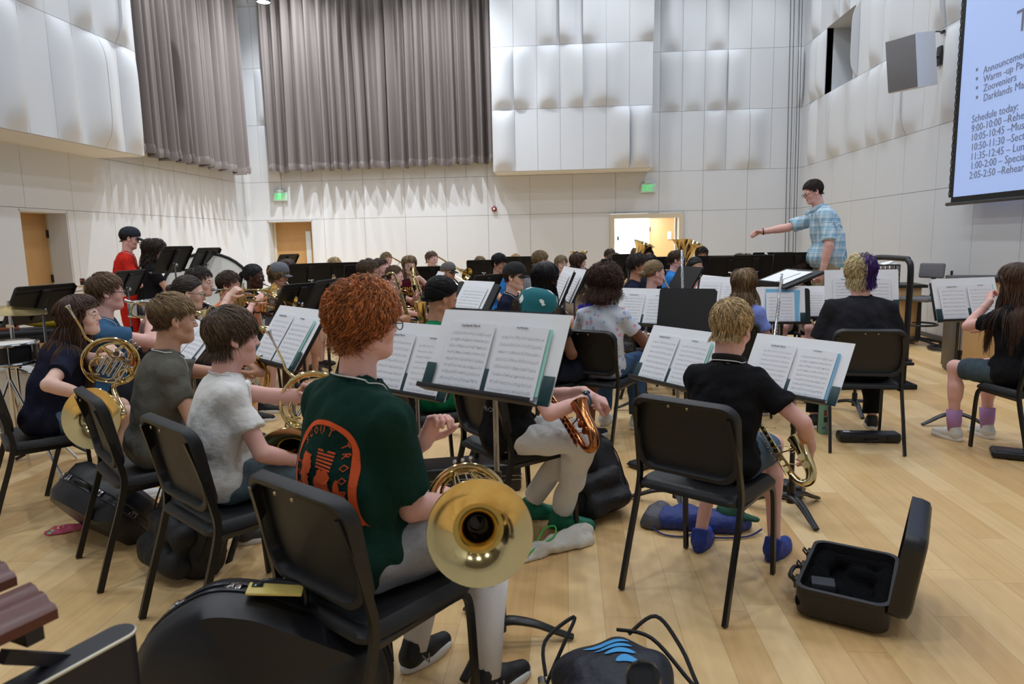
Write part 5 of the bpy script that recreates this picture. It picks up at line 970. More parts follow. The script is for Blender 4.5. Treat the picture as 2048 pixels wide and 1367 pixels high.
T_ = [
 ('boy in blue t-shirt with glasses playing a cornet behind the horn row', 208, 547, 4.45, dict(turn=6, lod='mid', skin='pink', hair=FRINGE, haircol='lightbrown', shirt=('denim_blue', (62, 98, 130)), glasses='dark', lanyard=True, fat=1.15, bw=1.1, arms=('trumpet', {'pitch': -14}), head=(0, 2, 0)), 'the boy in blue playing cornet'),
 ('girl with bun and dark glasses playing a trumpet behind the olive shirt boy', 378, 552, 4.9, dict(lod='mid', skin='light', hair=BUNH, haircol='darkbrown', female=True, shirt=('dark_navy', (24, 28, 44)), glasses='dark', arms=('trumpet', {'pitch': -22}), head=(0, 8, 0)), 'the girl with a bun and glasses'),
 ('dark haired boy raising a long gold trumpet, behind the girl with bun', 397, 535, 5.6, dict(turn=-14, lod='mid', skin='light', hair=SHORT, haircol='darkbrown', shirt=('dark_navy', (24, 28, 44)), lanyard=True, arms=('trumpet', {'pitch': 0}), head=(0, 2, 0)), 'the dark haired trumpet boy'),
 ('boy in orange t-shirt and black glasses playing a trumpet', 458, 543, 6.2, dict(turn=-6, lod='mid', skin='pink', hair=FRINGE, haircol='brown', shirt=('orange', (240, 132, 84)), glasses='dark', lanyard=True, fat=1.1, arms=('trumpet', {'pitch': -4}), watch=(-1, (20, 20, 22))), 'the boy in the orange t-shirt'),
 ('girl with tied black hair in black shirt playing a trumpet', 508, 529, 6.8, dict(turn=0, lod='mid', skin='dark', hair=PONY, haircol='black', female=True, shirt=black, lanyard=True, badge=True, arms=('trumpet', {'pitch': -16}), watch=(1, (220, 220, 225))), 'the girl with tied black hair'),
 ('person in grey cap with curly blond hair playing a trumpet, head bent', 560, 527, 7.4, dict(turn=0, lod='mid', skin='tan', hair=UNDERLONG, haircol='dirtyblond', shirt=('heather_grey', (120, 120, 126)), cap=((104, 106, 112), (104, 106, 112), 0, 'Stat'), arms=('trumpet', {'pitch': -28}), head=(0, 16, 0)), 'the person in the grey cap'),
 ('girl with long brown hair playing a silver trumpet by the wooden door', 574, 518, 8.3, dict(lod='lo', skin='light', hair=LONG, haircol='brown', female=True, shirt=black, arms=('trumpet', {'pitch': -4}), head=(0, 4, 0)), 'the girl with the silver trumpet'),
 ('blond boy in light blue t-shirt behind a stand near the back wall', 670, 515, 9.8, dict(lod='lo', skin='pink', hair=SHORT, haircol='blond', shirt=('sky', (120, 170, 220)), arms=('lap',)), 'the blond boy in light blue'),
 ('boy with spiky brown hair and glasses just beyond the red haired boy', 738, 519, 6.7, dict(turn=8, lod='mid', skin='tan', hair=SHORT, haircol='ash', shirt=('royal', (50, 110, 170)), glasses='dark', arms=('sax', {}), legm=cloth('bright_blue', (70, 150, 205))), 'the spiky haired boy'),
 ('boy with short brown hair seen in profile behind the spiky haired boy', 762, 516, 8.3, dict(lod='lo', skin='pink', hair=CROP, haircol='brown', shirt=black, arms=('lap',)), 'the short haired boy in profile'),
 ('blond boy playing trombone near the back wall, leftmost trombonist', 773, 505, 11.3, dict(lod='lo', skin='pink', hair=FRINGE, haircol='dirtyblond', shirt=('grey_tee', (90, 96, 104)), arms=('trombone', {'pitch': -12})), 'the leftmost trombonist'),
 ('boy with buzzed brown hair in black shirt with a gold saxophone', 790, 531, 8.0, dict(turn=10, lod='mid', skin='pink', hair=CROP, haircol='lightbrown', shirt=black, arms=('sax', {})), 'the buzzed hair sax boy'),
 ('girl in maroon Central Michigan hoodie holding a gold saxophone', 818, 511, 8.7, dict(rz=-158, lod='mid', skin='light', hair=BOB, haircol='dirtyblond', female=True, shirt=('maroon', (84, 20, 36)), arms=('sax', {'pitch': 10}), sleeve=1.0), 'the girl in the maroon hoodie'),
 ('boy in lime green t-shirt playing trombone against the back wall', 864, 503, 10.5, dict(lod='lo', skin='pink', hair=SHORT, haircol='lightbrown', shirt=('lime', (170, 230, 120)), arms=('trombone', {'pitch': -14})), 'the boy in lime green'),
 ('boy in grey and black cap with white logo playing behind a tilted stand', 897, 526, 8.9, dict(lod='mid', skin='tan', hair=UNDER, haircol='blond', shirt=black, cap=((96, 92, 90), (26, 26, 28), 0, 'box'), arms=('clarinet', {'pitch': 10}), rz=-120), 'the boy in the two tone cap'),
 ('boy with slicked black hair in green, head bent, left of the large music', 893, 557, 4.25, dict(turn=-12, lod='hi', skin='warm', hair=dict(len=.05, n=1.4, t=.008, flow='back', thick=.014, g=.12, stick=1.0), haircol='black', shirt=('green_jersey', (24, 130, 84)), legm=cloth('green_short', (24, 130, 84)), shoes=(24, 24, 30), head=(0, 22, 0), arms=('lap',), fat=.9), 'the boy in green with slicked black hair'),
 ('sandy haired person in grey shirt mostly hidden behind a stand at the back', 963, 514, 11.0, dict(lod='lo', skin='pink', hair=SHORT, haircol='dirtyblond', shirt=('slate', (92, 96, 110)), head=(0, 25, 0), arms=('lap',)), 'the hidden sandy haired person'),
 ('boy with black hair and glasses in bright blue t-shirt with neck strap', 1001, 508, 9.0, dict(lod='mid', skin='tan', hair=FRINGE, haircol='black', shirt=('azure', (54, 134, 214)), glasses='wire', head=(0, 16, 0), arms=('sax', {'pitch': 10})), 'the black haired boy in bright blue'),
 ('small blond head above the back row stands, right of the blue shirt boy', 1032, 508, 12.0, dict(lod='lo', skin='pink', hair=BOWL, haircol='blond', shirt=('tan_tee', (150, 130, 110)), arms=('lap',)), 'the small blond back row person'),
 ('large man with short blond hair and glasses in grey shirt', 1082, 501, 8.0, dict(lod='mid', skin='pink', hair=CROP, haircol='dirtyblond', shirt=('heather_grey', (120, 120, 126)), glasses='wire', fat=1.2, bw=1.2, arms=('lap',), rz=-60), 'the large man in grey'),
 ('boy in black cap with white square badge and navy t-shirt', 1030, 527, 6.3, dict(turn=-35, lod='hi', skin='light', hair=UNDER, haircol='brown', shirt=navy, cap=((20, 22, 22), (20, 22, 22), 0, 'box'), lanyard=True, head=(0, 8, 0), arms=('lap',), fat=.92), 'the boy in the black cap'),
 ('person with long straight black hair behind the teal hat', 1093, 524, 4.95, dict(turn=6, lod='hi', skin='brown', hair=dict(LONG, len=.34, g=.8, curl=0, thick=.018), haircol='black', female=True, shirt=black, head=(0, 10, 0), arms=('lap',), legm=cloth('dark_denim', (34, 40, 56))), 'the long black haired person'),
 ('sandy haired boy playing clarinet left of the euphonium', 1123, 511, 10.0, dict(lod='lo', skin='light', hair=BOWL, haircol='dirtyblond', shirt=('charcoal', (50, 54, 62)), arms=('clarinet', {})), 'the sandy haired clarinet boy'),
 ('girl with wavy brown hair and purple shorts playing clarinet', 1158, 506, 9.3, dict(lod='mid', skin='pink', hair=dict(LONG, len=.2), haircol='brown', female=True, shirt=('taupe', (150, 134, 120)), legm=cloth('purple_short', (58, 48, 160)), lanyard=True, badge=True, arms=('clarinet', {}), rz=-85), 'the girl in purple shorts'),
 ('dark haired player in grey at the back, left of the tuba', 1221, 498, 10.8, dict(lod='lo', skin='tan', hair=SHORT, haircol='brown', shirt=('slate', (92, 96, 110)), arms=('lap',)), 'the dark haired player left of the tuba'),
 ('boy with brown side swept hair in pale shirt, beyond the curly haired player', 1232, 507, 9.4, dict(lod='mid', skin='light', hair=SHORT, haircol='brown', shirt=('pale_grey', (190, 192, 190)), arms=('lap',), rz=-70), 'the boy in the pale shirt'),
 ('person with thick dark hair in navy shirt, back turned', 1278, 509, 7.3, dict(lod='mid', skin='warm', hair=dict(SHORT, thick=.03, t=.016), haircol='darkbrown', shirt=navy, arms=('lap',)), 'the thick dark haired person'),
 ('girl with low blond bun, back turned, beyond the left flute music', 1311, 521, 6.6, dict(lod='hi', skin='pink', hair=dict(BUNH, bun=(0, -.12, -.02)), haircol='dirtyblond', female=True, shirt=navy, arms=('flute', {'roll': 30})), 'the girl with a low blond bun'),
 ('black haired player in front of the corridor door', 1297, 497, 11.6, dict(lod='lo', skin='tan', hair=SHORT, haircol='black', shirt=black, arms=('lap',)), 'the black haired back row player'),
 ('person with dark curly top behind the low blond bun', 1302, 509, 9.6, dict(lod='lo', skin='brown', hair=SHORT, haircol='black', shirt=('charcoal', (50, 54, 62)), arms=('lap',)), 'the dark curly person behind the bun'),
 ('boy in blue t-shirt with glasses playing clarinet before the open doorway', 1354, 502, 9.3, dict(lod='mid', skin='pink', hair=SHORT, haircol='brown', shirt=('azure', (54, 134, 214)), glasses='dark', arms=('clarinet', {}), rz=-100), 'the clarinet boy in blue'),
 ('girl in peach printed shirt and glasses playing oboe', 1392, 515, 8.4, dict(lod='mid', skin='tan', hair=PONY, haircol='black', female=True, shirtm=blotch('peach_print', (240, 160, 140), (((230, 200, 90), 1.6),), 20, .2), glasses='wire', arms=('clarinet', {'pitch': 6}), rz=-145), 'the girl in peach'),
 ('curly dark haired boy at the back right of the doorway', 1404, 495, 11.0, dict(lod='lo', skin='warm', hair=CURLY, haircol='darkbrown', shirt=black, arms=('lap',)), 'the curly dark haired back row boy'),
 ('tuba player with brown hair half hidden by the bell', 1373, 500, 12.2, dict(lod='lo', skin='pink', hair=SHORT, haircol='brown', shirt=('charcoal', (50, 54, 62)), arms=('tuba',)), 'the half hidden tuba player'),
 ('tuba player behind the large tilted bell by the doorway', 1272, 496, 12.0, dict(lod='lo', skin='light', hair=SHORT, haircol='lightbrown', shirt=('slate', (92, 96, 110)), arms=('tuba',)), 'the tuba player by the doorway'),
 ('girl with straight brown hair playing clarinet behind the black stands', 1496, 508, 8.8, dict(lod='mid', skin='light', hair=BOB, haircol='brown', female=True, shirt=black, arms=('clarinet', {'pitch': 20}), head=(0, 14, 0)), 'the brown haired clarinet girl'),
 ('dark haired person directly behind the brown haired clarinet girl', 1479, 507, 10.2, dict(lod='lo', skin='light', hair=BOB, haircol='darkbrown', shirt=black, arms=('lap',)), 'the dark haired person behind the clarinet girl'),
 ('sandy haired person hidden behind the tall black stand beside the conductor', 1588, 508, 8.6, dict(lod='lo', skin='light', hair=SHORT, haircol='dirtyblond', shirt=black, arms=('lap',)), 'the person hidden behind the tall stand'),
 ('blond bobbed girl in periwinkle shirt, back turned, by the upright flute', 1490, 538, 5.55, dict(turn=0, lod='hi', skin='pink', hair=dict(BOB, len=.21, tilt=.9), haircol='dirtyblond', hair2=(dict(BOB, len=.2, n=.35, thick=.028, tilt=.9), 'lightbrown'), female=True, shirt=('periwinkle', (132, 148, 220)), arms=('lap',)), 'the blond girl in periwinkle'),
 ('player in pale shorts beyond the light blue sheet music, mostly hidden', 1598, 522, 7.4, dict(lod='mid', skin='pink', hair=BOB, haircol='brown', shirt=('pale_grey', (190, 192, 190)), seat=.46, arms=('lap',), head=(0, 30, 0), legm=cloth('pale_short', (190, 180, 170))), 'the mostly hidden player by the podium'),
]
IN = {}
for lab, px, py, D, kw, cl in T_:
    i = sit(lab, px, py, D, chr=cl, **kw); IN[cl] = i; a = kw['arms'][0]
    if a in ('trumpet', 'sax', 'trombone', 'clarinet'):
        mt = m_silver if 'silver' in lab else None
        if a == 'clarinet': woodwind('clarinet', 'black clarinet played by '+cl, i['IM'])
        elif a == 'sax': sax('gold saxophone held by '+cl, i['IM'])
        elif a == 'trumpet': trumpet(('silver trumpet' if mt else 'gold trumpet')+' played by '+cl, i['IM'], mt=mt)
        else: trombone('gold trombone played by '+cl, i['IM'])
    if a == 'tuba': tuba('gold tuba with upward bell held by '+cl, i['M'] @ Matrix.Translation((.12, .3, .62)) @ Euler((math.radians(-12), math.radians(-18), 0)).to_matrix().to_4x4(), .98)
    if a == 'flute': flute('silver flute played by '+cl, i['IM'])
for k, sh_, nm in (('the girl in the maroon hoodie', ('CENTRAL', 'MICHIGAN', 'UNIVERSITY'), 0),):
    i = IN[k]; tb = MB()
    for r_, t in enumerate(sh_):
        V, F = text_geo(t, .058, .0003, 'CENTER', 1); V = V*np.array([.95, 1, 1]); o = []
        for v in V:
            q = Vector(i['Nk']+np.array([-v[0], .4, 0])+i['u2']*(-.14-.065*r_+v[1])); h = i['bvh'].ray_cast(q, Vector((0, -1, 0))); o.append((h[0]+Vector((0, .004+v[2]*2, 0)))[:] if h[0] is not None else q[:])
        tb.add(o, F)
    tb.build('shirt_print', mat('print_yellow', (224, 190, 60), .7), i['shirt'], sharp=None)
tuba('small upright gold euphonium bell behind the girl in purple shorts', xf(*[float(v) for v in (dep(1148, 540, 10.2)[0], dep(1148, 540, 10.2)[1], .72)]), .72, name='euphonium')
tuba('gold euphonium bell rising before the open doorway, beside the blue shirt boy', xf(float(dep(1352, 540, 10.6)[0]), float(dep(1352, 540, 10.6)[1]), .80), .8, name='euphonium')
# right hand side
iF = sit('goose hat wearer in black t-shirt and pale jeans holding a copper saxophone', 1082, 583, 3.32, rz=-88, chr=None, lod='hi', skin='pink', hair=dict(UNDERLONG, len=.16), haircol='brown', shirt=black, legm=cloth('pale_denim', (222, 222, 220), .08), legs='long', shoes=(16, 120, 92), sole=(12, 100, 78), lean=6, lean2=24, head=(-6, 12, 0), fat=.95, watch=(1, (30, 110, 160)),
    arms=('custom', {'hands': {1: ((.16, .42, .76), (-.3, .8, -.4), (-.3, -.4, -.8), (.6, .8, .5)), -1: ((-.06, .4, .74), (.5, .7, -.3), (.2, 0, -.9), (.6, .8, .5))}, 'hints': {1: (.6, -.5, -.7)}}), knees={1: (.12, .39), -1: (-.08, .37)}, feet={1: (-.12, .28), -1: (-.26, .12)})
chair(-.26, 3.44, -52, 'black chair under the goose hat wearer')
def orient(Mp, at, pt, down, front, s=1.0):
    z = -Vector(down).normalized(); y = Vector(front); y = (y-z*y.dot(z)).normalized(); x = y.cross(z); M = Matrix.Identity(4)
    for k, v in enumerate((x, y, z)): M.col[k][:3] = v*s
    M.col[3][:3] = Vector(at)-(M.to_3x3() @ Vector(pt)); return Mp @ M
sM = orient(iF['M'], (.06, .26, .71), (0, .18, -.10), (.80, .36, -.46), (.1, .3, .9), .70)
sax('copper coloured saxophone across the lap of the goose hat wearer', sM, m_bronze)
m_goose = blotch('teal_goose_print', (22, 104, 112), (((232, 232, 226), 1.0),), 17, .30); ht = MB(); ht.M = iF['HM']
ht.lathe([(.0001, .140), (.050, .137), (.088, .115), (.104, .065), (.110, .015), (.126, -.01), (.150, -.038), (.149, -.043), (.124, -.016), (.106, .01)], 36, 0, Matrix.Translation((0, -.015, 0))); ht.v[0] = ht.v[0]; V = ht.v[0]; ho = ht.build('bucket_hat', m_goose, iF['obj'], sharp=60)
tb = MB()
for t, s, u, w_ in (('HOT DIFFER', .016, .055, 0), ('BLUE-FOO', .016, .03, 0), ('SCHOLAFRO', .036, -.01, 0), ('BEIT', .022, -.035, 0)):
    V, F = text_geo(t, s, .0003, 'CENTER', 1); o = []
    for v in V:
        q = Vector(iF['Nk']+np.array([v[0], -.5, 0])+iF['u2']*(-.30+u+v[1])+np.array([.02, 0, 0])); h = iF['bvh'].ray_cast(q, Vector((0, 1, 0))); o.append((h[0]-Vector((0, .004, 0)))[:] if h[0] is not None else q[:])
    tb.add(o, F)
tb.build('shirt_print', mat('print_white', (214, 214, 216), .7), iF['shirt'], sharp=None)
iK = sit('player with big curly brown ponytail in pale pink and blue print shirt, back turned', 1212, 535, 5.15, rz=-28, chr='the curly haired player in the print shirt', lod='hi', skin='brown', hair=dict(CURLY, len=.14, thick=.05, t=.022, n=1.2, g=.12, lift=.2, back=-.12, tilt=.8, stick=.3), haircol='auburn', shirtm=m_haw, legm=cloth('mid_denim', (64, 92, 128), .2), legs='long', shoes=(226, 226, 222), fat=1.12, bw=1.1, arms=('custom', {'hands': {1: ((.22, .34, .74), (-.3, .9, .1), (-.6, 0, -.5), (.6, .8, .5)), -1: ((-.16, .36, .8), (.6, .7, 0), (.3, 0, -.9), (.6, .8, .5))}}))
flute('silver flute lying across the lap of the curly haired player', iK['M'] @ xf(-.22, .42, .82, math.radians(-4), 0, math.radians(9)))
iP = sit('person with hair half blond half purple in faded black t-shirt, back turned', 1722, 513, 4.95, rz=-9, chr=None, lod='hi', skin='pink', hair=dict(CURLY, len=.12, t=.012, curl=.005, cf=80, g=.25, lift=.05, thick=.03, n=.7, stick=.4, tilt=.8, back=-.1, only=lambda p: p[:, 0] < .008), haircol='yellow', hair2=(dict(CURLY, len=.12, t=.0125, curl=.005, cf=80, g=.25, lift=.05, thick=.03, n=.7, stick=.4, tilt=.8, back=-.1, only=lambda p: p[:, 0] > -.004), 'purple'), shirt=('faded_black', (40, 40, 46)), legm=cloth('black_trouser', (16, 16, 18)), legs='long', shoes=(30, 30, 30), fat=1.28, bw=1.22, arms=('lap',), sleeve=.85, knees={1: (.2, .45), -1: (-.2, .45)}, feet={1: (.2, .38), -1: (-.22, .34)})
chair(2.075, 5.03, -9, 'black chair under the half purple haired person')
iL = sit('blond boy in black t-shirt on the front right chair, back turned, saxophone at his side', 1470, 600, 3.0, rz=-30, chr=None, lod='hi', skin='pink', hair=dict(BOWL, len=.045, n=1.5, t=.005, thick=.012, g=.3, back=-.085), haircol='blond', hair2=(dict(BOWL, len=.04, n=.4, t=.003, thick=.013, back=-.08), 'dirtyblond'), shirt=black, legm=denim, shoes=(34, 60, 150), sole=(30, 54, 140), lean=4, lean2=12, head=(-10, 16, 0), lanyard=True, bw=1.05, fat=1.1, seat=.46,
    arms=('custom', {'hands': {1: ((.32, .20, .58), (-.1, .6, -.8), (-.8, 0, 0), (.6, .8, .5)), -1: ((-.05, .36, .66), (.5, .6, -.3), (0, 0, -1), (.5, .8, .5))}, 'hints': {1: (.9, -.5, -.2)}}), feet={1: (.16, .30), -1: (-.16, .22)})
chair(.60, 2.92, -37, 'large black chair at front right under the blond boy')
sax('gold saxophone hanging at the right side of the blond boy', orient(iL['M'], (.35, .03, .50), (0, .27, -.60), (.50, -.42, -.50), (.5, .3, .5), .62))
nb = MB(); nb.tube([iL['Nk']+iL['u2']*(.025-.02*math.sin(a))+V3(.068*math.cos(a), .07*math.sin(a), 0) for a in np.linspace(0, 6.28, 24, endpoint=False)], .014, 6, closed=True, flat=(1, .3), up=(0, 0, 1)); nb.build('neck_strap', mat('strap_black', (14, 14, 16), .8), iL['obj'])
iR = sit('girl with very long brown hair at the right edge in black t-shirt and grey shorts', 2032, 526, 4.6, rz=14, chr=None, lod='hi', skin='pink', hair=dict(LONG, len=.5), haircol='auburn', female=True, shirt=black, legm=cloth('slate_short', (70, 84, 92)), shoes=(222, 220, 212), sole=(236, 236, 236), socks=((186, 140, 190), .3), arms=('custom', {'hands': {-1: ((.0, .28, 1.0), (.4, .5, .5), (.9, 0, 0), (.6, .8, .5)), 1: ((.1, .4, .8), (-.3, .8, .2), (-.5, 0, -.5), (.6, .8, .5))}}))
chair(3.04, 4.72, 8, 'black chair at the right edge under the long haired girl')
# standing percussionists and the conductor
i = person('boy standing in red t-shirt and black cap at the drums', 262, 456, 8.0, -60, pose='stand', lod='mid', skin='pink', hair=UNDER, haircol='darkbrown', shirt=('red', (206, 44, 34)), cap=((26, 30, 42), (26, 30, 42)), legm=cloth('red_short', (196, 40, 30)), lanyard=True, head=(0, 16, 0), lean=3, lean2=10, arms=('custom', {'hands': {1: ((.18, .36, .98), (-.1, .9, -.1), (0, 0, -1), (.9, 1.1, .8)), -1: ((-.12, .36, 1.0), (.2, .9, -.1), (0, 0, -1), (.9, 1.1, .8))}}))
D6 = i
i7 = person('person standing in black print t-shirt with long dark curly hair', 310, 478, 8.0, -50, pose='stand', lod='mid', skin='tan', hair=dict(LONG, len=.24, curl=.008, cf=90, thick=.04), haircol='darkbrown', shirt=black, lanyard=True, badge=True, legm=cloth('dark_shorts', (40, 42, 48)), head=(0, 14, 0), lean=4, lean2=10, arms=('custom', {'hands': {1: ((.16, .36, .9), (-.1, .9, -.1), (0, 0, -1), (.9, 1.1, .8)), -1: ((-.16, .36, .92), (.1, .9, -.1), (0, 0, -1), (.9, 1.1, .8))}}))
tb = MB()
for t, s, u in (('THE', .05, -.16), ('AMBITION', .042, -.40)):
    V, F = text_geo(t, s, .0003, 'CENTER', 1); o = []
    for v in V:
        q = Vector(i7['Nk']+np.array([-v[0], .5, u+v[1]])); h = i7['bvh'].ray_cast(q, Vector((0, -1, 0))); o.append((h[0]+Vector((0, .004, 0)))[:] if h[0] is not None else q[:])
    tb.add(o, F)
for k in range(9):
    a = math.radians(20*k+10); P = []
    for r_ in (.02, .09): 
        for da in (-.06, .06): q = Vector(i7['Nk']+np.array([r_*math.cos(a+da), .5, -.29+r_*math.sin(a+da)])); h = i7['bvh'].ray_cast(q, Vector((0, -1, 0))); P.append((h[0]+Vector((0, .004, 0)))[:] if h[0] is not None else q[:])
    tb.add(P, [(0, 1, 3, 2)])
tb.build('shirt_print', mat('print_white', (214, 214, 216), .7), i7['shirt'], sharp=None)
ic = person('conductor in light blue plaid shirt and khaki shorts, leaning over with one arm out', 1620, 361, 7.15, 84, pose='stand', lod='hi', skin='pink', hair=CROP, haircol='darkbrown', shirtm=m_plaid, legm=cloth('khaki', (168, 152, 122)), shoes=(60, 44, 34), socks=((40, 30, 28), .12), glasses='dark', lean=4, lean2=20, head=(10, 22, 0), fat=1.13, bw=1.12, standz=.26, badge=True, lanyard=False, collar=True, sleeve=.85, neckfwd=.03,
    arms=('custom', {'hands': {1: ((.22, .74, 1.50), (-.3, .85, .05), (-.3, -.1, -.9), (.5, .7, .5)), -1: ((-.26, .12, 1.12), (.1, .35, -.95), (.8, .3, 0), (.4, .6, .5))}, 'hints': {1: (.4, -.1, -.9), -1: (-.9, -.4, 0)}}))
cl_ = MB(); N_ = ic['Nk']
for s in (-1, 1): cl_.tube(bez([N_+V3(s*.01, -.07, .03), N_+V3(s*.06, -.03, .03), N_+V3(s*.07, .03, .01), N_+V3(s*.035, .10, -.03), N_+V3(s*.03, .12, -.06)], 4), .02, 6, flat=(1, .35), up=(0, 0, 1))
cl_.build('shirt_collar', m_plaid, ic['shirt'], sharp=180)
w = ic['W'][1][0]; e = ic['el'][1]; d = nz(w-e); u = nz(np.cross(d, [0, 0, 1.])); v = np.cross(u, d); MB().tube([w-d*.01+(u*math.cos(a)+v*math.sin(a))*.033 for a in np.linspace(0, 6.28, 16, endpoint=False)], .006, 6, closed=True).build('wristband', mat('band_dark_red', (60, 20, 26), .6), ic['obj'])
# print on the back of the green shirt
def back_print(i, cx, cz, s=1.0):
    bv = i['bvh']; og = mat('print_orange', (226, 90, 36), .75); tb = MB(); u2 = i['u2']
    def put(P, F):
        o = []
        for x, z in P:
            q = Vector(i['Nk']+np.array([cx+x*s, -.6, 0])+u2*(cz+z*s)); h = bv.ray_cast(q, Vector((0, 1, 0))); o.append((h[0]-Vector((0, .0035, 0)))[:] if h[0] is not None else (q+Vector((0, .55, 0)))[:])
        tb.add(o, F)
    def arch(t):   # outline of the badge: t 0..1 from lower left over the top to lower right
        if t < .3: return np.array([-.125+.02*(t/.3)**2, -.20+.2*t/.3])
        if t > .7: return np.array([.125-.02*((1-t)/.3)**2, -.20+.2*(1-t)/.3])
        a = math.pi*(1-(t-.3)/.4); return np.array([.105*math.cos(a), .095*math.sin(a)])
    ts = np.linspace(0, 1, 70); O = [arch(t) for t in ts]; I_ = [p*np.array([.86, .86 if p[1] > 0 else 1]) for p in O]; put(O+I_, [(k, k+1, 71+k, 70+k) for k in range(69)])
    word = 'BOY SCOUT TROOP'; t0 = .16
    for k, ch in enumerate(word):
        if ch == ' ': continue
        t = t0+(1-2*t0)*k/(len(word)-1); p = arch(t)*np.array([.62, .60 if arch(t)[1] > 0 else 1]); q = arch(min(t+.02, 1))-arch(max(t-.02, 0)); a = math.atan2(q[1], q[0]); V, F = text_geo(ch, .033, 0, 'CENTER', 1); c, s_ = math.cos(a), math.sin(a)
        if len(V): put([(p[0]+v[0]*c*.8-v[1]*s_, p[1]+v[0]*s_*.8+v[1]*c) for v in V], F)
    for x in (-.108, .108):
        for z in (-.07, -.12, -.165): put([(x+(.011 if j % 2 == 0 else .005)*math.cos(j*math.pi/5+math.pi/2), z+(.011 if j % 2 == 0 else .005)*math.sin(j*math.pi/5+math.pi/2)) for j in range(10)], [tuple(range(10))])
    for k in range(6): put([(-.005, .018-.009*k), (.045, .010-.009*k), (.045, .005-.009*k), (-.005, .013-.009*k)], [(0, 1, 2, 3)])
    rn = random.Random(4)
    def blob(cx_, cz_, rx, rz_, n=22):
        pts = [(cx_+rx*(1+.22*rn.uniform(-1, 1))*math.cos(a), cz_+rz_*(1+.15*rn.uniform(-1, 1))*math.sin(a)) for a in np.linspace(0, 2*math.pi, n, endpoint=False)]; put(pts+[(cx_, cz_)], [(k, (k+1) % n, n) for k in range(n)])
    blob(-.040, -.025, .022, .03); blob(-.050, -.07, .022, .035); blob(-.055, -.13, .022, .05); blob(.022, -.075, .028, .04); blob(.012, -.125, .034, .035); blob(-.01, -.17, .055, .026)
    for (cx_, cz_, rx, rz_) in ((.068, -.09, .009, .034), (.052, -.105, .012, .014), (.085, -.105, .012, .014), (.068, -.135, .007, .02), (.068, -.118, .022, .006)): blob(cx_, cz_, rx, rz_, 16)
    tb.build('shirt_print', og, i['shirt'], sharp=None)
back_print(i1, .045, -.185, 1.06)

sk = i1['an'][1]; kk = i1['kn'][1]; tc = nz(np.array(i1['M'].inverted() @ Vector(CC))-sk); tc[2] = 0; tc = nz(tc); m_cb = mat('mark_blue', (52, 60, 130), .7)
def mark(txt, size, at, parent, mt, sx=1.0):
    y = Vector((0, 0, 1)); z = Vector(tc); x = y.cross(z); M = Matrix.Identity(4)
    for k_, v_ in enumerate((x, y, z)): M.col[k_][:3] = v_
    M.col[3][:3] = at; t = MB(); put_text(t, txt, size, M, 0, .001, 'CENTER', sx); t.build('printed_mark', mt, parent, sharp=None)
mark('C', .05, sk+(kk-sk)*.66+tc*.073+np.array([tc[1], -tc[0], 0])*-.005, i1['obj'], m_cb, 1.2)
for s in (-1, 1): mark('N', .05, i1['an'][s]+tc*.062+V3(0, .05, -.058), i1['obj'], mat('mark_grey', (150, 150, 155), .5), 1.1)
# ---------------- music stands ----------------
def st_at(px, py, D, label, rz=None, turn=0, tilt=22, base=None, sh=None, **k):
    p = dep(px, py, D); rz = (math.degrees(math.atan2(-(PX-p[0]), PY-p[1]))+turn) if rz is None else rz
    a = math.radians(rz); x, y = p[0], p[1]; r, Dm = stand(x, y, rz, p[2], label, tilt, 0, base, **k)
    if sh: sheet(r.matrix_world @ Dm, sh[0], **(sh[1] if len(sh) > 1 else {}))
    return r
DM = 'Darklands March'
st_at(982, 706, 2.42, 'nearest black music stand, in front of the red haired boy', rz=-33, tilt=27, base=40, sh=('large open music folder with two pages and mint strip on the nearest stand', dict(w=.56, h=.312, ph=.255, title=DM, skew=-1.5, dx=.015, edge=m_mint)))
st_at(826, 722, 3.1, 'black music stand just left of and beyond the nearest one', rz=-34, tilt=26, sh=('open music folder half hidden behind the red haired boy', dict(title=DM, seed=1, edge=None)))
st_at(574, 676, 3.55, 'tilted black music stand in front of the boy in white', rz=-43, tilt=34, base=60, sh=('open music folder with lilac and mint strips in front of the white shirt boy', dict(title=DM, seed=2, edge=m_mint)))
st_at(380, 692, 4.1, 'low black music stand between the olive shirt boy and the white shirt boy', rz=-44, tilt=42, sh=('two pale music pages on the low stand beside the olive shirt boy', dict(seed=0, edge=None)))
st_at(1352, 718, 3.75, 'black music stand left of the blond boy in black', rz=-55, tilt=28, sh=('open music folder with mint strip left of the blond boy', dict(title=DM, seed=1, skew=-1, edge=m_mint)))
st_at(1588, 738, 3.65, 'black music stand right of the blond boy in black', rz=-50, tilt=28, sh=('wide open music folder with teal corner right of the blond boy', dict(w=.56, title=DM, seed=2, edge=m_sky, dx=.0)))
st_at(1290, 616, 5.9, 'black music stand in front of the curly haired player', rz=-34, tilt=24, sh=('open music folder standing between curly hair and the blank black stand', dict(title=DM, seed=0, edge=m_mint)))
r = st_at(1372, 622, 5.4, 'blank black music stand with a small white label, right of the curly haired player', rz=-25, tilt=16, h=.36, w=.44)
st_at(1560, 612, 6.2, 'black music stand carrying light blue sheet, by the upright flute', rz=-6, tilt=16, sh=('music page over a light blue cover sheet by the upright flute', dict(w=.42, pages=1, seed=1, edge=None, pw=.24, extra=(-.13, -.14, .16, .15, m_sky, 3))))
st_at(1602, 606, 6.9, 'black music stand just beyond the light blue music', rz=-6, tilt=20, sh=('plain white music pages right of the light blue sheet', dict(seed=2, w=.46, edge=None)))
st_at(1722, 585, 5.7, 'black music stand in front of the half purple haired person', rz=-8, tilt=14, base=-90, sh=('open music pages on either side of the half purple hair', dict(w=.56, h=.35, title=DM, seed=0, edge=None)))
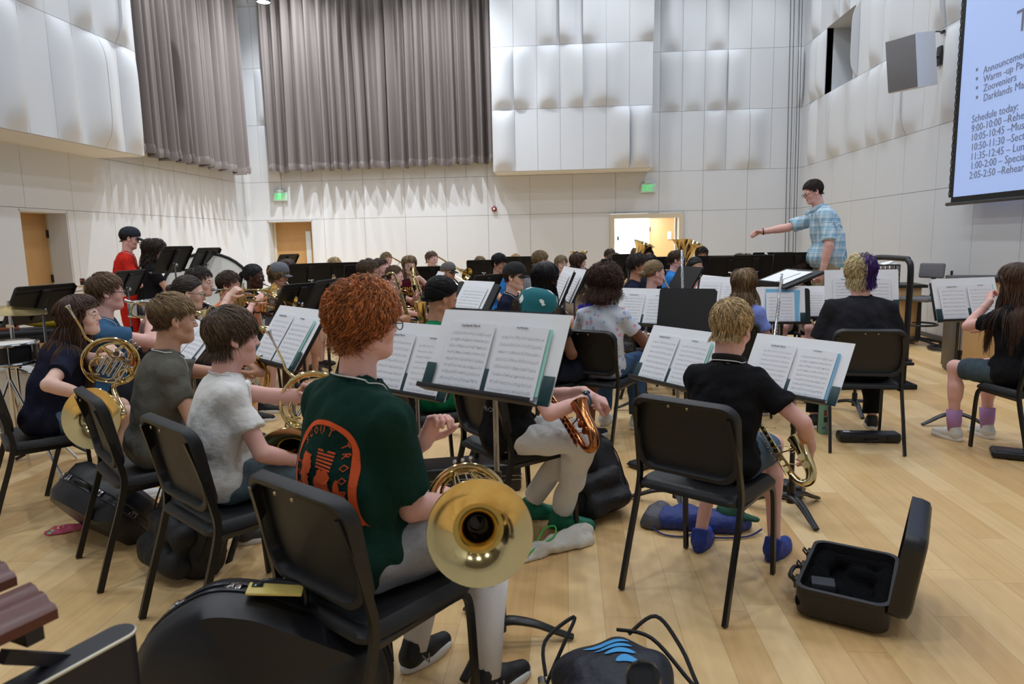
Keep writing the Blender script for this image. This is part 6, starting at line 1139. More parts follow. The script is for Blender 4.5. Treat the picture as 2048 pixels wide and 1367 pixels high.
st_at(1932, 601, 5.25, 'black music stand beside the wooden lectern, before the long haired girl', rz=10, tilt=18, base=-60, w=.52, sh=('open music folder with pink and mint edges beside the lectern', dict(title=DM, seed=1, edge=m_mint, skew=-2)))
st_at(1443, 588, 6.8, 'black music stand left of the periwinkle shirt girl', rz=-30, tilt=22, sh=('white music pages left of the periwinkle shirt girl', dict(seed=2, edge=m_sky, w=.46)))
st_at(1413, 582, 7.2, 'music stand seen nearly edge on beyond the blank black stand', rz=-75, tilt=30, sh=('steeply angled pair of music pages beyond the blank stand', dict(seed=1, edge=None)))
st_at(941, 603, 5.2, 'music stand with white sheet right of the slick haired boy', rz=-45, tilt=34, sh=('plain white sheet right of the slick haired boy', dict(pages=1, pw=.3, edge=None, w=.36, strips=False)))
st_at(1124, 572, 6.0, 'edge on music stand left of the curly haired player', rz=-80, tilt=24, sh=('edge on white pages behind the teal hat', dict(seed=1, edge=None, strips=False)))
st_at(1145, 572, 6.5, 'second edge on music stand beside the first, by the curly hair', rz=-78, tilt=26, sh=('second pair of edge on pages, nearer the curly haired player', dict(seed=2, edge=None, strips=False)))
st_at(869, 572, 7.6, 'music stand tilted sideways with a page, left of the slick haired boy', rz=-72, tilt=30, sh=('sideways white page beside the boy in the two tone cap', dict(pages=1, edge=None, strips=False)))
BK = [(346, 519, 7.3, -94, 'black music stand in front of the long curly haired percussionist'), (409, 519, 8.2, -92, 'black music stand right of the percussionists, over the bass drum'), (434, 541, 10.2, -96, 'small looking black stand low over the bass drum'), (252, 567, 7.2, -90, 'black music stand in front of the red shirt drummer'),
      (80, 608, 5.0, -98, 'black music stand at far left over the percussion table'), (598, 596, 6.4, -115, 'black stand right of the grey cap, tilted toward the trumpets'), (648, 590, 6.1, -99, 'upright black stand left of the red curly hair'), (620, 553, 7.9, -140, 'wide black stand in front of the light blue shirt boy'), (571, 527, 10.2, -100, 'black stand against the left wooden back door'),
      (693, 547, 9.3, -160, 'black stand under the blond boy in light blue'), (866, 554, 9.6, -170, 'black stand under the lime green shirt'), (968, 540, 10.3, -178, 'black stand covering the sandy haired person'), (1042, 532, 10.8, -190, 'black stand under the small blond head'), (968, 574, 7.6, -121, 'nearer black stand below the bright blue shirt'),
      (1168, 563, 7.4, -112, 'dark stand beside the purple shorts girl'), (1254, 532, 8.6, -150, 'dark stand between pale shirt and thick dark hair'), (1334, 534, 10.0, 170, 'dark stand left of the blue shirt clarinetist'), (1368, 558, 7.8, -70, 'tilted black stand in front of the peach shirt'), (1430, 533, 9.6, 165, 'leftmost of the black stands in the row before the conductor'), (1462, 538, 8.4, 170, 'black stand left of the brown haired clarinet girl, in the row before the conductor'),
      (1512, 536, 8.0, 168, 'black stand right of the brown haired clarinet girl'), (1545, 528, 8.9, 172, 'black stand next left of the tallest stand by the conductor'), (1594, 533, 7.4, 176, 'tallest black stand directly beside the conductor'), (1226, 540, 9.0, -140, 'dark stand below the pale shirted boy'), (728, 553, 8.8, -150, 'dark stand beyond the spiky haired boy')]
for px, py, D, rz, lab in BK: st_at(px, py, D, lab, rz=rz, tilt=18 if abs(rz) > 125 else 30)
p = dep(1570, 556, 6.5); r, Dm = stand(p[0], p[1], -78, p[2], 'conductor stand with desk laid nearly flat', 70, w=.66, h=.42)
sb = MB(); sb.M = r.matrix_world @ Dm; sb.box((-.12, -.014, .0), (.22, .012, .3), 0, .003, Matrix.Rotation(.05, 3, 'Y')); sb.box((.12, -.012, .0), (.22, .008, .3), 0, .002, Matrix.Rotation(-.04, 3, 'Y')); sb.box((.0, -.022, -.02), (.2, .006, .28), 0, .002, Matrix.Rotation(.2, 3, 'Y')); meta(sb.build('conductor_score', m_pap), 'white scores spread on the flat conductor stand', 'score')
# upright flutes, bassoon tip
a, b = dep(1562, 562, 5.6), dep(1547, 688, 5.35)
def rod_M(a, b): d = Vector(b)-Vector(a); x = d.normalized(); z = x.cross(Vector((0, 1, 0))).normalized(); y = z.cross(x); M = Matrix.Identity(4); M.col[0][:3] = x; M.col[1][:3] = y; M.col[2][:3] = z; M.col[3][:3] = a; return M
flute('silver flute held upright in front of the light blue music', rod_M(Vector(a), Vector(b))); a, b = dep(1364, 516, 5.75), dep(1366, 640, 5.6); flute('silver flute standing upright left of the peach shirt', rod_M(Vector(a), Vector(b)))
p = dep(1534, 506, 8.8); bs = root('bassoon', 'top of a black bassoon with white ring leaning over the black stands', 'bassoon', Matrix.Translation(p) @ Euler((0, math.radians(38), 0)).to_matrix().to_4x4())
MB().tube([(0, 0, -.6), (0, 0, -.02)], [.022, .019], 14).build('bell_joint', m_eb, bs); MB().tube([(0, 0, -.022), (0, 0, .0)], [.024, .021], 14).build('ivory_ring', mat('ivory', (225, 225, 205), .4), bs)
# ---------------- cases, bags and small things on the floor ----------------
m_case = mat('case_shell', (24, 24, 27), .38, bump=(500, .12)); m_plush = mat('black_plush', (14, 14, 16), .98, bump=(120, .8, .01), spec=.1); m_nyl = mat('black_nylon', (20, 20, 23), .65, bump=(30, .5, .015)); m_latch = mat('latch_chrome', (200, 200, 205), .15, 1)
def smooth_outline(P, n=8): return bez(np.array(P, float), n, closed=True)
def slab(mb, O, t, bev, mi=0, M=None):   # outline O (x,z) extruded along y by t with rounded edges
    O = np.array(O); c = O.mean(0); R = []; 
    for s, y in ((.0, -t/2), (.9, -t/2), (1, -t/2+bev), (1, t/2-bev), (.9, t/2), (0, t/2)): q = c+(O-c)*(s if s not in (.9,) else 1-bev/np.abs(O-c).max()); R.append(np.stack([q[:, 0], q[:, 0]*0+y, q[:, 1]], 1))
    if M is not None: A = np.array(M); R = [r @ A[:3, :3].T+A[:3, 3] for r in R]
    rings(mb, R, mi, False, False)
def horn_case(name, label, M, t=.22):
    O = smooth_outline([(-.24, .02), (-.275, .20), (-.23, .38), (-.10, .475), (.03, .47), (.13, .43), (.24, .38), (.34, .32), (.36, .18), (.28, .04), (.1, .005), (-.12, .004)], 6); r = root(name, label, 'instrument case', M)
    b = MB(); slab(b, O, t, .04); b.build('case_body', m_case, r, sharp=50)
    rim = MB(); rim.tube([(x*1.002, -.02, z*1.002+.0005) for x, z in O], .006, 6, closed=True); rim.tube([(x*1.002, .02, z*1.002+.0005) for x, z in O], .006, 6, closed=True); rim.build('rim_trim', mat('dark_trim', (44, 44, 48), .3, .5), r)
    h = MB(); h.tube(bez([(.04, 0, .455), (.05, 0, .49), (.14, 0, .475), (.15, 0, .42)], 5), .010, 8); h.build('handle', m_leg, r)
    for x, z, a in ((-.17, .435, .62), (-.03, .475, .05), (.2, .40, -.42), (-.275, .19, 1.6), (.355, .25, -1.3)):
        l = MB(); l.box((x, 0, z+.004), (.05, .034, .014), 0, .004, Matrix.Rotation(-a, 3, 'Y')); l.box((x, -.004, z+.012), (.02, .03, .012), 0, .003, Matrix.Rotation(-a, 3, 'Y')); l.build('latch', m_latch, r)
    return r
horn_case('horn_case', 'large black horn case with chrome latches standing at the front left', Matrix.Translation((-.905, 1.73, 0)) @ Euler((math.radians(-6), 0, math.radians(10))).to_matrix().to_4x4() @ Matrix.Scale(1.1, 4), .22)
ph = MB(); ph.box((0, 0, 0), (.15, .075, .009), 0, .004); ph.box((-.05, .015, .006), (.03, .03, .003), 1, .001); meta(ph.build('phone', [mat('phone_yellow', (240, 214, 120), .4), m_dk], M=Matrix.Translation((-.815, 1.765, .532)) @ Euler((math.radians(-4), math.radians(8), math.radians(15))).to_matrix().to_4x4()), 'pale yellow phone lying on top of the large horn case', 'phone')
horn_case('horn_case', 'black horn case with silver rim lying under the olive shirt chair', Matrix.Translation((-2.36, 3.42, .0)) @ Euler((math.radians(38), 0, math.radians(-30))).to_matrix().to_4x4() @ Matrix.Scale(.9, 4), .26)
def lump(mb, parts, h=.012, folds=(.006, 30), seed=1, mi=0, flat0=True):
    P = np.array([p[0] for p in parts]+[p[1] for p in parts]); F = Field(P.min(0)-.2, P.max(0)+.2, h)
    for a, b, ra, rb, k, sq in parts: F.cone(a, b, ra, rb, k, sq=sq)
    if folds: F.fold(folds[0], folds[1], seed, 6)
    if flat0: F.half((0, 0, .002), (0, 0, -1))
    a, b = F.mesh(); mb.add(a, b, mi); return mb
def backpack(label, M, seed, open_=False):
    r = root('backpack', label, 'backpack', M); b = MB(); lump(b, [((-.09, 0, .10), (-.09, 0, .34), .10, .085, .05, (0, 1, 0, 1.15)), ((.09, 0, .10), (.09, 0, .34), .10, .085, .05, (0, 1, 0, 1.15)), ((0, 0, .12), (0, 0, .38), .11, .09, .05, None)], .010, (.005, 28), seed); b.build('bag_body', m_nyl, r, sharp=180)
    q = MB(); lump(q, [((-.09, -.10, .08), (.09, -.10, .08), .055, .055, .04, None), ((-.08, -.09, .2), (.08, -.09, .2), .05, .05, .05, None)], .010, (.006, 34), seed+1); q.build('front_pocket', m_nyl, r, sharp=180)
    z = MB(); z.tube(bez([(-.15, -.07, .12), (-.16, -.06, .3), (-.1, -.05, .43), (0, -.05, .47), (.1, -.05, .43), (.16, -.06, .3), (.15, -.07, .12)], 5), .004, 6); z.build('zip', m_blk, r)
    for s in (-1, 1): MB().tube(bez([(s*.07, .09, .42), (s*.09, .15, .36), (s*.1, .16, .2), (s*.13, .12, .05)], 5), .016, 6, flat=(.3, 1.2), up=(1, 0, 0)).build('shoulder_strap', m_nyl, r, sharp=180)
    MB().tube(bez([(-.03, .07, .45), (-.03, .08, .51), (.03, .08, .51), (.03, .07, .45)], 5), .008, 6).build('handle', m_nyl, r)
    if open_: g = MB(); lump(g, [((-.03, -.05, .3), (.05, -.06, .42), .07, .05, .03, None)], .010, (.004, 40), 5); g.build('bag_flap', mat('dark_lining', (12, 12, 14), .9), r, sharp=180)
    return r
backpack('black backpack leaning on the floor under the white shirt boy', Matrix.Translation((-1.80, 2.93, 0)) @ Euler((math.radians(-10), math.radians(14), math.radians(-25))).to_matrix().to_4x4() @ Matrix.Scale(1.12, 4), 3)
backpack('open black backpack beside the goose hat wearer', Matrix.Translation((.20, 3.62, 0)) @ Euler((math.radians(-20), math.radians(-10), math.radians(30))).to_matrix().to_4x4(), 8, True)
# open saxophone case at right
pc = onz(1668, 1180, .1); sc_ = root('saxophone_case', 'open black saxophone case with plush lining on the floor at right', 'instrument case', Matrix.Translation((1.14, 2.76, 0)) @ Matrix.Rotation(math.radians(-28), 4, 'Z'))
W_, L_, H_ = .33, .50, .13; b = MB(); o = rrect(W_, L_, .05, 40); R = []
for s, z in ((0, .004), (.9, .004), (.98, .02), (1, .05), (1, H_-.02), (1.01, H_-.018), (1.01, H_), (.93, H_), (.92, H_-.02), (.88, .03), (0, .028)): q = o*s; R.append(np.stack([q[:, 0], q[:, 1], q[:, 0]*0+z], 1))
rings(b, R, 0, False, False); b.build('case_base', m_case, sc_, sharp=50)
pl_ = MB(); F = Field((-.17, -.26, -.02), (.17, .26, .18), .007); F.cone((-.12, -.2, .06), (-.12, .2, .06), .045, .045, .02); F.cone((.13, -.2, .06), (.13, .2, .06), .035, .035, .02); F.cone((-.1, -.21, .06), (.1, -.21, .06), .035, .035, .02); F.cone((-.1, .21, .06), (.1, .21, .06), .04, .04, .02); F.cone((-.12, .02, .07), (-.0, -.1, .06), .03, .028, .02); F.cone((0, -.1, .06), (0, -.2, .06), .026, .03, .02); F.cone((.02, .15, .03), (.12, .1, .05), .05, .04, .02); F.ell((0, 0, .015), (.15, .22, .03), .02); F.fold(.004, 70, 2, 6); F.half((0, 0, .125), (0, 0, 1)); a, b2 = F.mesh(); pl_.add(a, b2); pl_.build('plush_lining', m_plush, sc_, sharp=180)
ld = MB(); LM = Matrix.Translation((W_/2-.012, 0, H_-.045)) @ Matrix.Rotation(math.radians(98), 4, 'Y'); R = []
ld.M = LM @ Matrix.Translation((-W_/2, 0, 0))
for s, z in ((0, -.075), (.88, -.075), (.97, -.065), (1, -.04), (1, 0), (.94, 0), (.92, -.03), (0, -.055)): q = o*s; R.append(np.stack([q[:, 0], q[:, 1], q[:, 0]*0+z], 1))
rings(ld, [r_[:, :] * np.array([1, 1, -1]) for r_ in R], 0, False, False); ld.build('case_lid', m_case, sc_, sharp=50)
for y in (-.14, .0, .14): l = MB(); l.box((-W_/2-.01, y, H_-.03), (.014, .05, .04), 0, .004); l.tube([(-W_/2-.016, y-.014, H_-.03), (-W_/2-.032, y-.014, H_-.012), (-W_/2-.032, y+.014, H_-.012), (-W_/2-.016, y+.014, H_-.03)], .004, 6); l.build('latch', mat('latch_dark', (70, 66, 60), .3, .8), sc_)
MB().tube(bez([(-W_/2-.01, -.06, H_-.06), (-W_/2-.05, -.05, H_-.06), (-W_/2-.05, .05, H_-.06), (-W_/2-.01, .06, H_-.06)], 5), .009, 8).build('handle', m_leg, sc_)
bx_ = MB().box((0, 0, 0), (.085, .07, .03), 0, .002); meta(bx_.build('small_box', mat('grey_box', (52, 54, 60), .7), M=sc_.matrix_world @ Matrix.Translation((-.075, -.15, .115)) @ Matrix.Rotation(.2, 4, 'Z')), 'small dark grey box inside the open saxophone case', 'box')
def flat_case(name, label, M, L=.42, w=.12, h=.07, trim=False, label_tag=False):
    r = root(name, label, 'instrument case', M); b = MB(); b.box((0, 0, h/2+.002), (L, w, h), 0, .02, seg=4); b.build('case_body', m_case, r, sharp=40); s = MB()
    for z in ((h*.45, h*.6) if trim else (h*.52,)): s.box((0, 0, z), (L+.003, w+.003, .004), 0, .001)
    s.build('seam_trim', m_latch if trim else m_blk, r)
    for x in (-L*.3, L*.3): l = MB(); l.box((x, -w/2-.003, h*.5), (.03, .008, .025), 0, .002); l.build('latch', m_leg, r)
    MB().tube(bez([(-.04, -w/2, h*.4), (-.035, -w/2-.025, h*.4), (.035, -w/2-.025, h*.4), (.04, -w/2, h*.4)], 4), .005, 6).build('handle', m_leg, r)
    if label_tag: t = MB(); t.box((-L*.36, 0, h+.003), (.045, .03, .001)); t.build('case_label', m_pap, r)
    return r
flat_case('flute_case', 'slim black case with white sticker under the half purple haired person', xf(2.165, 5.04, 0, math.radians(-2)), .42, .11, .07, label_tag=True)
flat_case('clarinet_case', 'flat black case with loose strap at the right edge under the chair', xf(3.05, 4.62, 0, math.radians(-25)), .5, .16, .05)
flat_case('instrument_case', 'long black case with silver edges between the nearest stand and red haired boy', xf(-.60, 4.02, 0, math.radians(14)), .62, .24, .17, trim=True)
flat_case('clarinet_case', 'black case on the floor behind the blond boy, by the orange cloth', xf(1.20, 3.95, 0, math.radians(-30)), .30, .12, .09)
flat_case('trumpet_case', 'dark case standing behind the girl with the horn', xf(-2.55, 4.35, 0, math.radians(-40)), .30, .14, .24)
flat_case('flute_case', 'low black case on the floor near the middle chairs', xf(.62, 4.55, 0, math.radians(40)), .5, .13, .04)
# cloth bags
m_wc = mat('white_canvas', (222, 218, 206), .9, bump=(20, .6, .02)); r = root('drawstring_bag', 'white cloth bag with green cord on the floor behind the horn bell', 'bag', xf(-.05, 3.18, 0, math.radians(35)))
b = MB(); lump(b, [((-.12, 0, .02), (.15, 0, .03), .035, .05, .03, None), ((.0, .03, .02), (.18, .03, .03), .05, .055, .03, None), ((-.2, 0, .01), (-.1, 0, .02), .03, .04, .03, None)], .008, (.006, 40), 3); b.build('bag_body', m_wc, r, sharp=180)
MB().tube(bez([(-.2, -.03, .03), (-.12, -.01, .055), (-.02, .0, .075), (.02, .05, .1), (-.03, .07, .09), (-.1, .03, .06), (-.16, .05, .05)], 6), .004, 6).build('drawcord', mat('green_cord', (70, 190, 80), .7), r)
r = root('drawstring_bag', 'blue and grey drawstring bag lying under the blond boy', 'bag', xf(.64, 3.48, 0, math.radians(-8)))
b = MB(); lump(b, [((-.12, 0, .03), (.2, -.02, .03), .07, .06, .04, None), ((-.05, .06, .03), (.25, .05, .02), .06, .05, .04, None)], .009, (.006, 32), 6); b.build('bag_body', mat('royal_nylon', (34, 54, 124), .6, bump=(26, .6, .02)), r, sharp=180)
b = MB(); lump(b, [((-.2, -.02, .02), (-.16, .05, .03), .065, .075, .03, None)], .009, (.005, 32), 7); b.build('bag_corner', mat('grey_nylon', (84, 84, 90), .6, bump=(26, .6, .02)), r, sharp=180)
MB().tube(bez([(-.22, -.04, .03), (-.16, -.13, .01), (-.06, -.15, .008), (.02, -.1, .01), (.1, -.14, .01), (.26, -.1, .01), (.34, -.02, .02)], 6), .005, 6).build('drawcord', mat('blue_cord', (36, 44, 110), .7), r)
cp = MB(); lump(cp, [((0, 0, .03), (.02, .0, .05), .06, .055, .03, None), ((.06, -.03, .02), (.12, -.05, .015), .03, .022, .02, (0, 0, 1, 1.6))], .008, (.002, 30), 3); meta(cp.build('baseball_cap', mat('cap_green', (38, 84, 66), .85), M=xf(.82, 3.47, .055)), 'dark green cap lying on the blue drawstring bag', 'cap')
m_bag = mat('slate_nylon', (30, 34, 46), .6, bump=(14, .6, .03)); Mx = xf(.135, 2.04, .0, math.radians(8)); r = root('drawstring_bag', 'black drawstring bag with blue striped logo at the bottom edge', 'bag', Mx)
b = MB(); lump(b, [((-.12, -.1, .05), (.08, -.1, .07), .09, .1, .06, None), ((-.11, .1, .06), (.04, .12, .08), .07, .08, .06, None), ((-.05, 0, .08), (.1, 0, .08), .1, .1, .06, None), ((.12, .08, .06), (.15, .06, .06), .06, .05, .05, None)], .009, (.007, 22), 12); bo = b.build('bag_body', m_bag, r, sharp=180); V = np.concatenate(b.v); bvh = BVHTree.FromPolygons([tuple(v) for v in V], [tuple(f) for f in b.f])
lg = MB()
for j in range(4):
    c0 = .105-.038*j; w0 = .105-.018*j; P = []
    for t in np.linspace(0, 1, 12):
        x = .015+.012*j-w0/1.15+2*w0/1.15*t*.82; m = .035*math.sin(math.pi*t); th_ = .012*math.sin(math.pi*t)**.6+.002
        for s in (1, -1): q = Vector((x, c0+m*.4+s*th_-.02, .5)); h = bvh.ray_cast(q, Vector((0, 0, -1))); P.append((h[0]+Vector((0, 0, .004)))[:] if h[0] is not None else (x, c0, .02))
    lg.add(P, [(2*k, 2*k+2, 2*k+3, 2*k+1) for k in range(11)])
lg.build('logo_print', mat('logo_blue', (70, 164, 226), .6), r, sharp=None)
m_cord = mat('black_cord', (16, 16, 18), .7)
MB().tube(bez([(-.2, .1, .06), (-.19, .2, .12), (-.08, .26, .17), (-.12, .2, .12), (-.2, .1, .02), (-.24, -.05, .01), (-.2, -.2, .02)], 6), .007, 6).build('drawcord', m_cord, r); MB().tube(bez([(.1, .2, .13), (.2, .22, .18), (.26, .12, .12), (.3, -.05, .03), (.42, -.25, .01), (.5, -.35, .01)], 6), .007, 6).build('drawcord', m_cord, r); MB().tube(bez([(.06, .2, .15), (.16, .12, .16), (.26, .0, .07), (.34, -.12, .02), (.46, -.3, .01)], 6), .007, 6).build('drawcord', m_cord, r)
MB().tube([(-.215, .06, .055), (-.215, .085, .06)], .014, 10).build('grommet', m_latch, r)
p = dep(1286, 1322, 1.42); kb = MB(); kb.M = Matrix.Translation(p) @ Euler((math.radians(-20), 0, 0)).to_matrix().to_4x4(); o = rrect(.07, .2, .03, 32); R = []
for s, y in ((0, -.02), (.8, -.02), (1, -.008), (1, .012), (.85, .02), (0, .02)): R.append(np.stack([o[:, 0]*s, o[:, 0]*0+y, o[:, 1]*s-.1], 1))
rings(kb, R, 0, False, False); kb.tube([(0, 0, -.2), (0, -.1, -p[2]+.0)], .02, 8); meta(kb.build('chair_back_tip', mat('glossy_black', (22, 24, 28), .2)), 'rounded glossy black tip poking up at the bottom edge in front of the drawstring bag', 'stand tip')
# small cloths and a bottle
def rag(name, label, M, mt, w, l, seed):
    F = Field((-w, -l, -.02), (w, l, .05), .006); F.ell((0, 0, .008), (w*.7, l*.75, .012), .01); F.cone((-w*.3, -l*.4, .012), (w*.2, l*.5, .014), .02, .014, .02); F.fold(.004, 60, seed, 6); F.half((0, 0, .001), (0, 0, -1)); a, b = F.mesh(); return meta(MB().add(a, b).build(name, mt, sharp=180, M=M), label, 'cloth')
rag('cleaning_cloth', 'pink, green and yellow tie dye cloth on the floor by the left horn case', xf(-2.66, 3.33, 0, math.radians(-60)), blotch('tie_dye', (206, 96, 120), (((110, 190, 180), .6), ((230, 220, 130), 1), ((200, 60, 100), 1.5)), 22, .3), .07, .13, 2)
p = onz(1583, 985); rag('cleaning_cloth', 'small orange cloth on the floor behind the blond boy', xf(p[0], p[1], 0, .4), mat('orange_felt', (240, 150, 96), .9), .07, .06, 5)
p = onz(1646, 866); r = root('water_bottle', 'sage green water bottle with stickers under the right music stand', 'bottle', xf(p[0], p[1], 0))
MB().lathe([(0, .001), (.034, .001), (.037, .006), (.037, .2), (.034, .225), (.026, .24), (.024, .25)], 24).build('bottle_body', mat('sage_enamel', (110, 158, 138), .4), r); MB().lathe([(.024, .25), (.027, .252), (.027, .28), (.02, .285), (0, .286)], 20).build('lid', m_blk, r)
for k, (a, z, c, w_, h_) in enumerate(((-95, .165, (120, 40, 44), .02, .045), (-88, .115, (30, 30, 32), .028, .04), (-100, .05, (60, 110, 140), .03, .02), (-40, .15, (190, 160, 150), .02, .03), (-60, .06, (200, 120, 150), .025, .015))):
    s = MB(); P = [(.0378*math.cos(math.radians(a+d)), .0378*math.sin(math.radians(a+d)), z+e) for e in (-h_/2, h_/2) for d in np.linspace(-w_/.037*28, w_/.037*28, 7)]; s.add(P, [(j, j+1, j+8, j+7) for j in range(6)]); s.build('sticker', mat('sticker_%d' % k, c, .5), r)
# ---------------- podium, lectern, stools, crate ----------------
r = root('podium', 'black carpeted conductor podium with curved guard rail', 'podium', xf(2.62, 7.32, 0)); b = MB(); b.box((0, 0, .025), (1.44, 1.1, .05), 0, .01); b.box((0, 0, .13), (1.28, .98, .2), 0, .01); b.box((0, 0, .245), (1.38, 1.06, .03), 0, .01); b.build('podium_box', mat('podium_carpet', (26, 26, 30), .9, bump=(200, .3)), r)
pr = onz(1806, 690, .26); prl = np.array([pr[0]-2.62, pr[1]-7.32]); x1 = .66; yb_, ya_ = -.40, .42
MB().tube(bez([(x1, yb_, .26), (x1, yb_, .7), (x1, yb_, 1.13), (x1, yb_+.06, 1.22), (x1, yb_+.14, 1.235), (x1, ya_-.12, 1.235), (x1, ya_-.02, 1.2), (x1, ya_, 1.1), (x1, ya_, .6), (x1, ya_, .26)], 6), .028, 12).build('guard_rail', m_leg, r)
for y in (yb_, ya_): MB().tube([(x1, y, .255), (x1, y, .27)], .06, 14).build('rail_foot', m_leg, r)
m_oak = mat('lectern_maple', (206, 168, 116), .5, var=.1, vscale=3, stretch=(9, 9, .8))
lc = onz(1912, 750); lM = xf(lc[0]+.36, lc[1]+.12, 0, math.radians(-14)); r = root('lectern', 'wide maple lectern with black edges beside the right music stand', 'lectern', lM); b = MB(); b.box((0, 0, .54), (.66, .44, .86), 0, .004); b.build('cabinet', m_oak, r); k = MB(); k.box((-.345, 0, .52), (.03, .5, .96), 0, .004); k.box((.345, 0, .52), (.03, .5, .96), 0, .004); k.box((0, 0, .06), (.7, .46, .1), 0, .004); k.build('black_trim', m_blk, r); MB().box((0, 0, 1.0), (.74, .52, .04), 0, .006).build('lectern_top', m_blk, r)
for x in (-.28, .28): MB().ell((x, -.16, .03), (.02, .03, .03), 0, 12).build('caster', m_blk, r)
dq = onz(1806, 664); tM = xf(dq[0]-.75, dq[1]-.9, 0, math.radians(-8)); r = root('equipment_desk', 'low maple desk with black top standing behind the guard rail', 'desk', tM); MB().box((0, 0, .39), (.86, .5, .74), 0, .004).build('desk_body', m_oak, r); MB().box((0, 0, .78), (.98, .6, .04), 0, .006).build('desk_top', m_blk, r)
def stool(label, x, y, rz, mt, h=.62, back=True, D=1.0):
    r = root('drafting_stool', label, 'stool', xf(x, y, 0, math.radians(rz))); s = MB(); s.box((0, 0, h), (.42, .40, .06), 0, .029, seg=4); s.build('seat', mt, r)
    MB().tube([(0, 0, .06), (0, 0, h-.03)], [.035, .022], 12).build('gas_column', m_leg, r); MB().tube([(.22*math.cos(a), .22*math.sin(a), .28) for a in np.linspace(0, 2*math.pi, 28, endpoint=False)], .014, 8, closed=True).build('foot_ring', m_leg, r); f = MB()
    for k in range(3): a = k*2.09; f.tube([(0, 0, .3), (.22*math.cos(a), .22*math.sin(a), .28)], .008, 6)
    f.build('ring_spokes', m_leg, r)
    for k in range(5): a = math.radians(72*k+20); MB().tube([(0, 0, .09), (.15*math.cos(a), .15*math.sin(a), .07), (.30*math.cos(a), .30*math.sin(a), .035)], [.026, .022, .016], 8).build('base_leg', m_leg, r); 
    for k in range(5): a = math.radians(72*k+20); MB().tube([(.3*math.cos(a), .3*math.sin(a), .0), (.3*math.cos(a), .3*math.sin(a), .05)], .018, 10).build('glide', m_leg, r)
    if back: b = MB(); b.box((0, -.24, h+.36), (.33, .05, .2), 0, .028, Matrix.Rotation(.12, 3, 'X'), seg=4); b.build('backrest', mt, r); MB().tube(bez([(0, -.12, h-.03), (0, -.26, h), (0, -.3, h+.15), (0, -.27, h+.36)], 5), .02, 8, flat=(1.6, .5), up=(1, 0, 0)).build('back_bar', m_leg, r)
    return r
m_gf = mat('grey_upholstery', (112, 112, 116), .9, bump=(300, .2)); p = onz(1846, 688); stool('grey upholstered drafting stool behind the guard rail', p[0]-.10, p[1]-.05, 125, m_gf)
p = onz(1893, 700); pf = MB(); pf.tube([(p[0]+.2*math.cos(a), p[1]+.2*math.sin(a), .03) for a in np.linspace(0, 2*math.pi, 24, endpoint=False)], .02, 8, closed=True); pf.tube([(p[0], p[1], .02), (p[0]+.05, p[1]+.1, 1.0)], .015, 8); pf.tube([(p[0]-.18, p[1], .03), (p[0]+.18, p[1], .03)], .014, 8); meta(pf.build('microphone_stand', m_leg), 'black round based floor stand left of the lectern', 'stand')
cM = tM @ Matrix.Translation((-.05, -.02, .80)); r = root('plastic_crate', 'black lattice plastic crate full of white papers on the maple desk', 'crate', cM); b = MB(); X_, Y_, Zh = .44, .32, .26
for s in (-1, 1):
    for j in range(9): b.box((-X_/2+X_*j/8, s*Y_/2, Zh/2), (.012, .008, Zh)); 
    for j in range(7): b.box((s*X_/2, -Y_/2+Y_*j/6, Zh/2), (.008, .012, Zh))
    for z in (.01, .07, .13, .19, Zh): b.box((0, s*Y_/2, z), (X_, .01, .014)); b.box((s*X_/2, 0, z), (.01, Y_, .014))
b.box((0, 0, .008), (X_, Y_, .01)); b.build('crate_body', m_blk, r)
for k in range(5): o = MB().box((0, 0, 0), (.2, .14, .012), 0, .002); meta(o.build('paper_stack', m_pap, M=cM @ Matrix.Translation((-.12+.06*k, -.04+.02*(k % 3), .27+.004*(k % 2))) @ Euler((.3*(k % 3-1), .25*(k % 2), k*.8)).to_matrix().to_4x4()), ('leftmost of five white paper bundles in the crate', 'second white paper bundle from the left in the crate', 'middle white paper bundle heaped in the crate', 'fourth white paper bundle from the left in the crate', 'rightmost of five white paper bundles in the crate')[k], 'paper', 'papers in the crate')
# ---------------- loudspeaker and projection screen ----------------
ps = onx(1813, 128, XR-.75); r = root('wall_loudspeaker', 'large white wall loudspeaker with grey grille beside the projection screen', 'loudspeaker', Matrix.Translation((XR-.72, ps[1]-.05, 3.66)) @ Euler((math.radians(10), 0, math.radians(-60))).to_matrix().to_4x4() @ Matrix.Scale(.82, 4))
sp_ = MB(); P = [(-.25, -.22), (.25, -.22), (.23, .28), (-.23, .28)]; sp_.prism(P, -.40, .40); sp_.build('cabinet', mat('speaker_white', (224, 223, 218), .5, bump=(300, .1)), r)
MB().box((0, -.228, 0), (.49, .016, .77), 0, .006).build('grille', mat('grille_grey', (128, 128, 132), .6, bump=(900, .6, .01)), r)
wb_ = onx(1878, 112, XR-.05); cx_, cy_ = XR-.60, ps[1]-.05; bk = MB(); bk.box((XR-.045, wb_[1], wb_[2]), (.03, .12, .26), 0, .01); bk.tube([(XR-.05, wb_[1], wb_[2]), (XR-.2, wb_[1]+.1, wb_[2]), (XR-.34, wb_[1]+.26, wb_[2]+.02)], .026, 8); bk.tube(bez([(XR-.05, wb_[1]-.05, wb_[2]+.3), (XR-.12, wb_[1]+.05, wb_[2]+.32), (XR-.22, wb_[1]+.12, wb_[2]+.16), (XR-.2, wb_[1]+.14, wb_[2]-.12), (XR-.26, wb_[1]+.2, wb_[2]-.16)], 6), .009, 6); bk.box((XR-.045, wb_[1]-.05, wb_[2]+.3), (.03, .08, .04), 0, .005); meta(bk.build('speaker_bracket', m_blk), 'black wall bracket with looped cable holding the loudspeaker', 'bracket')
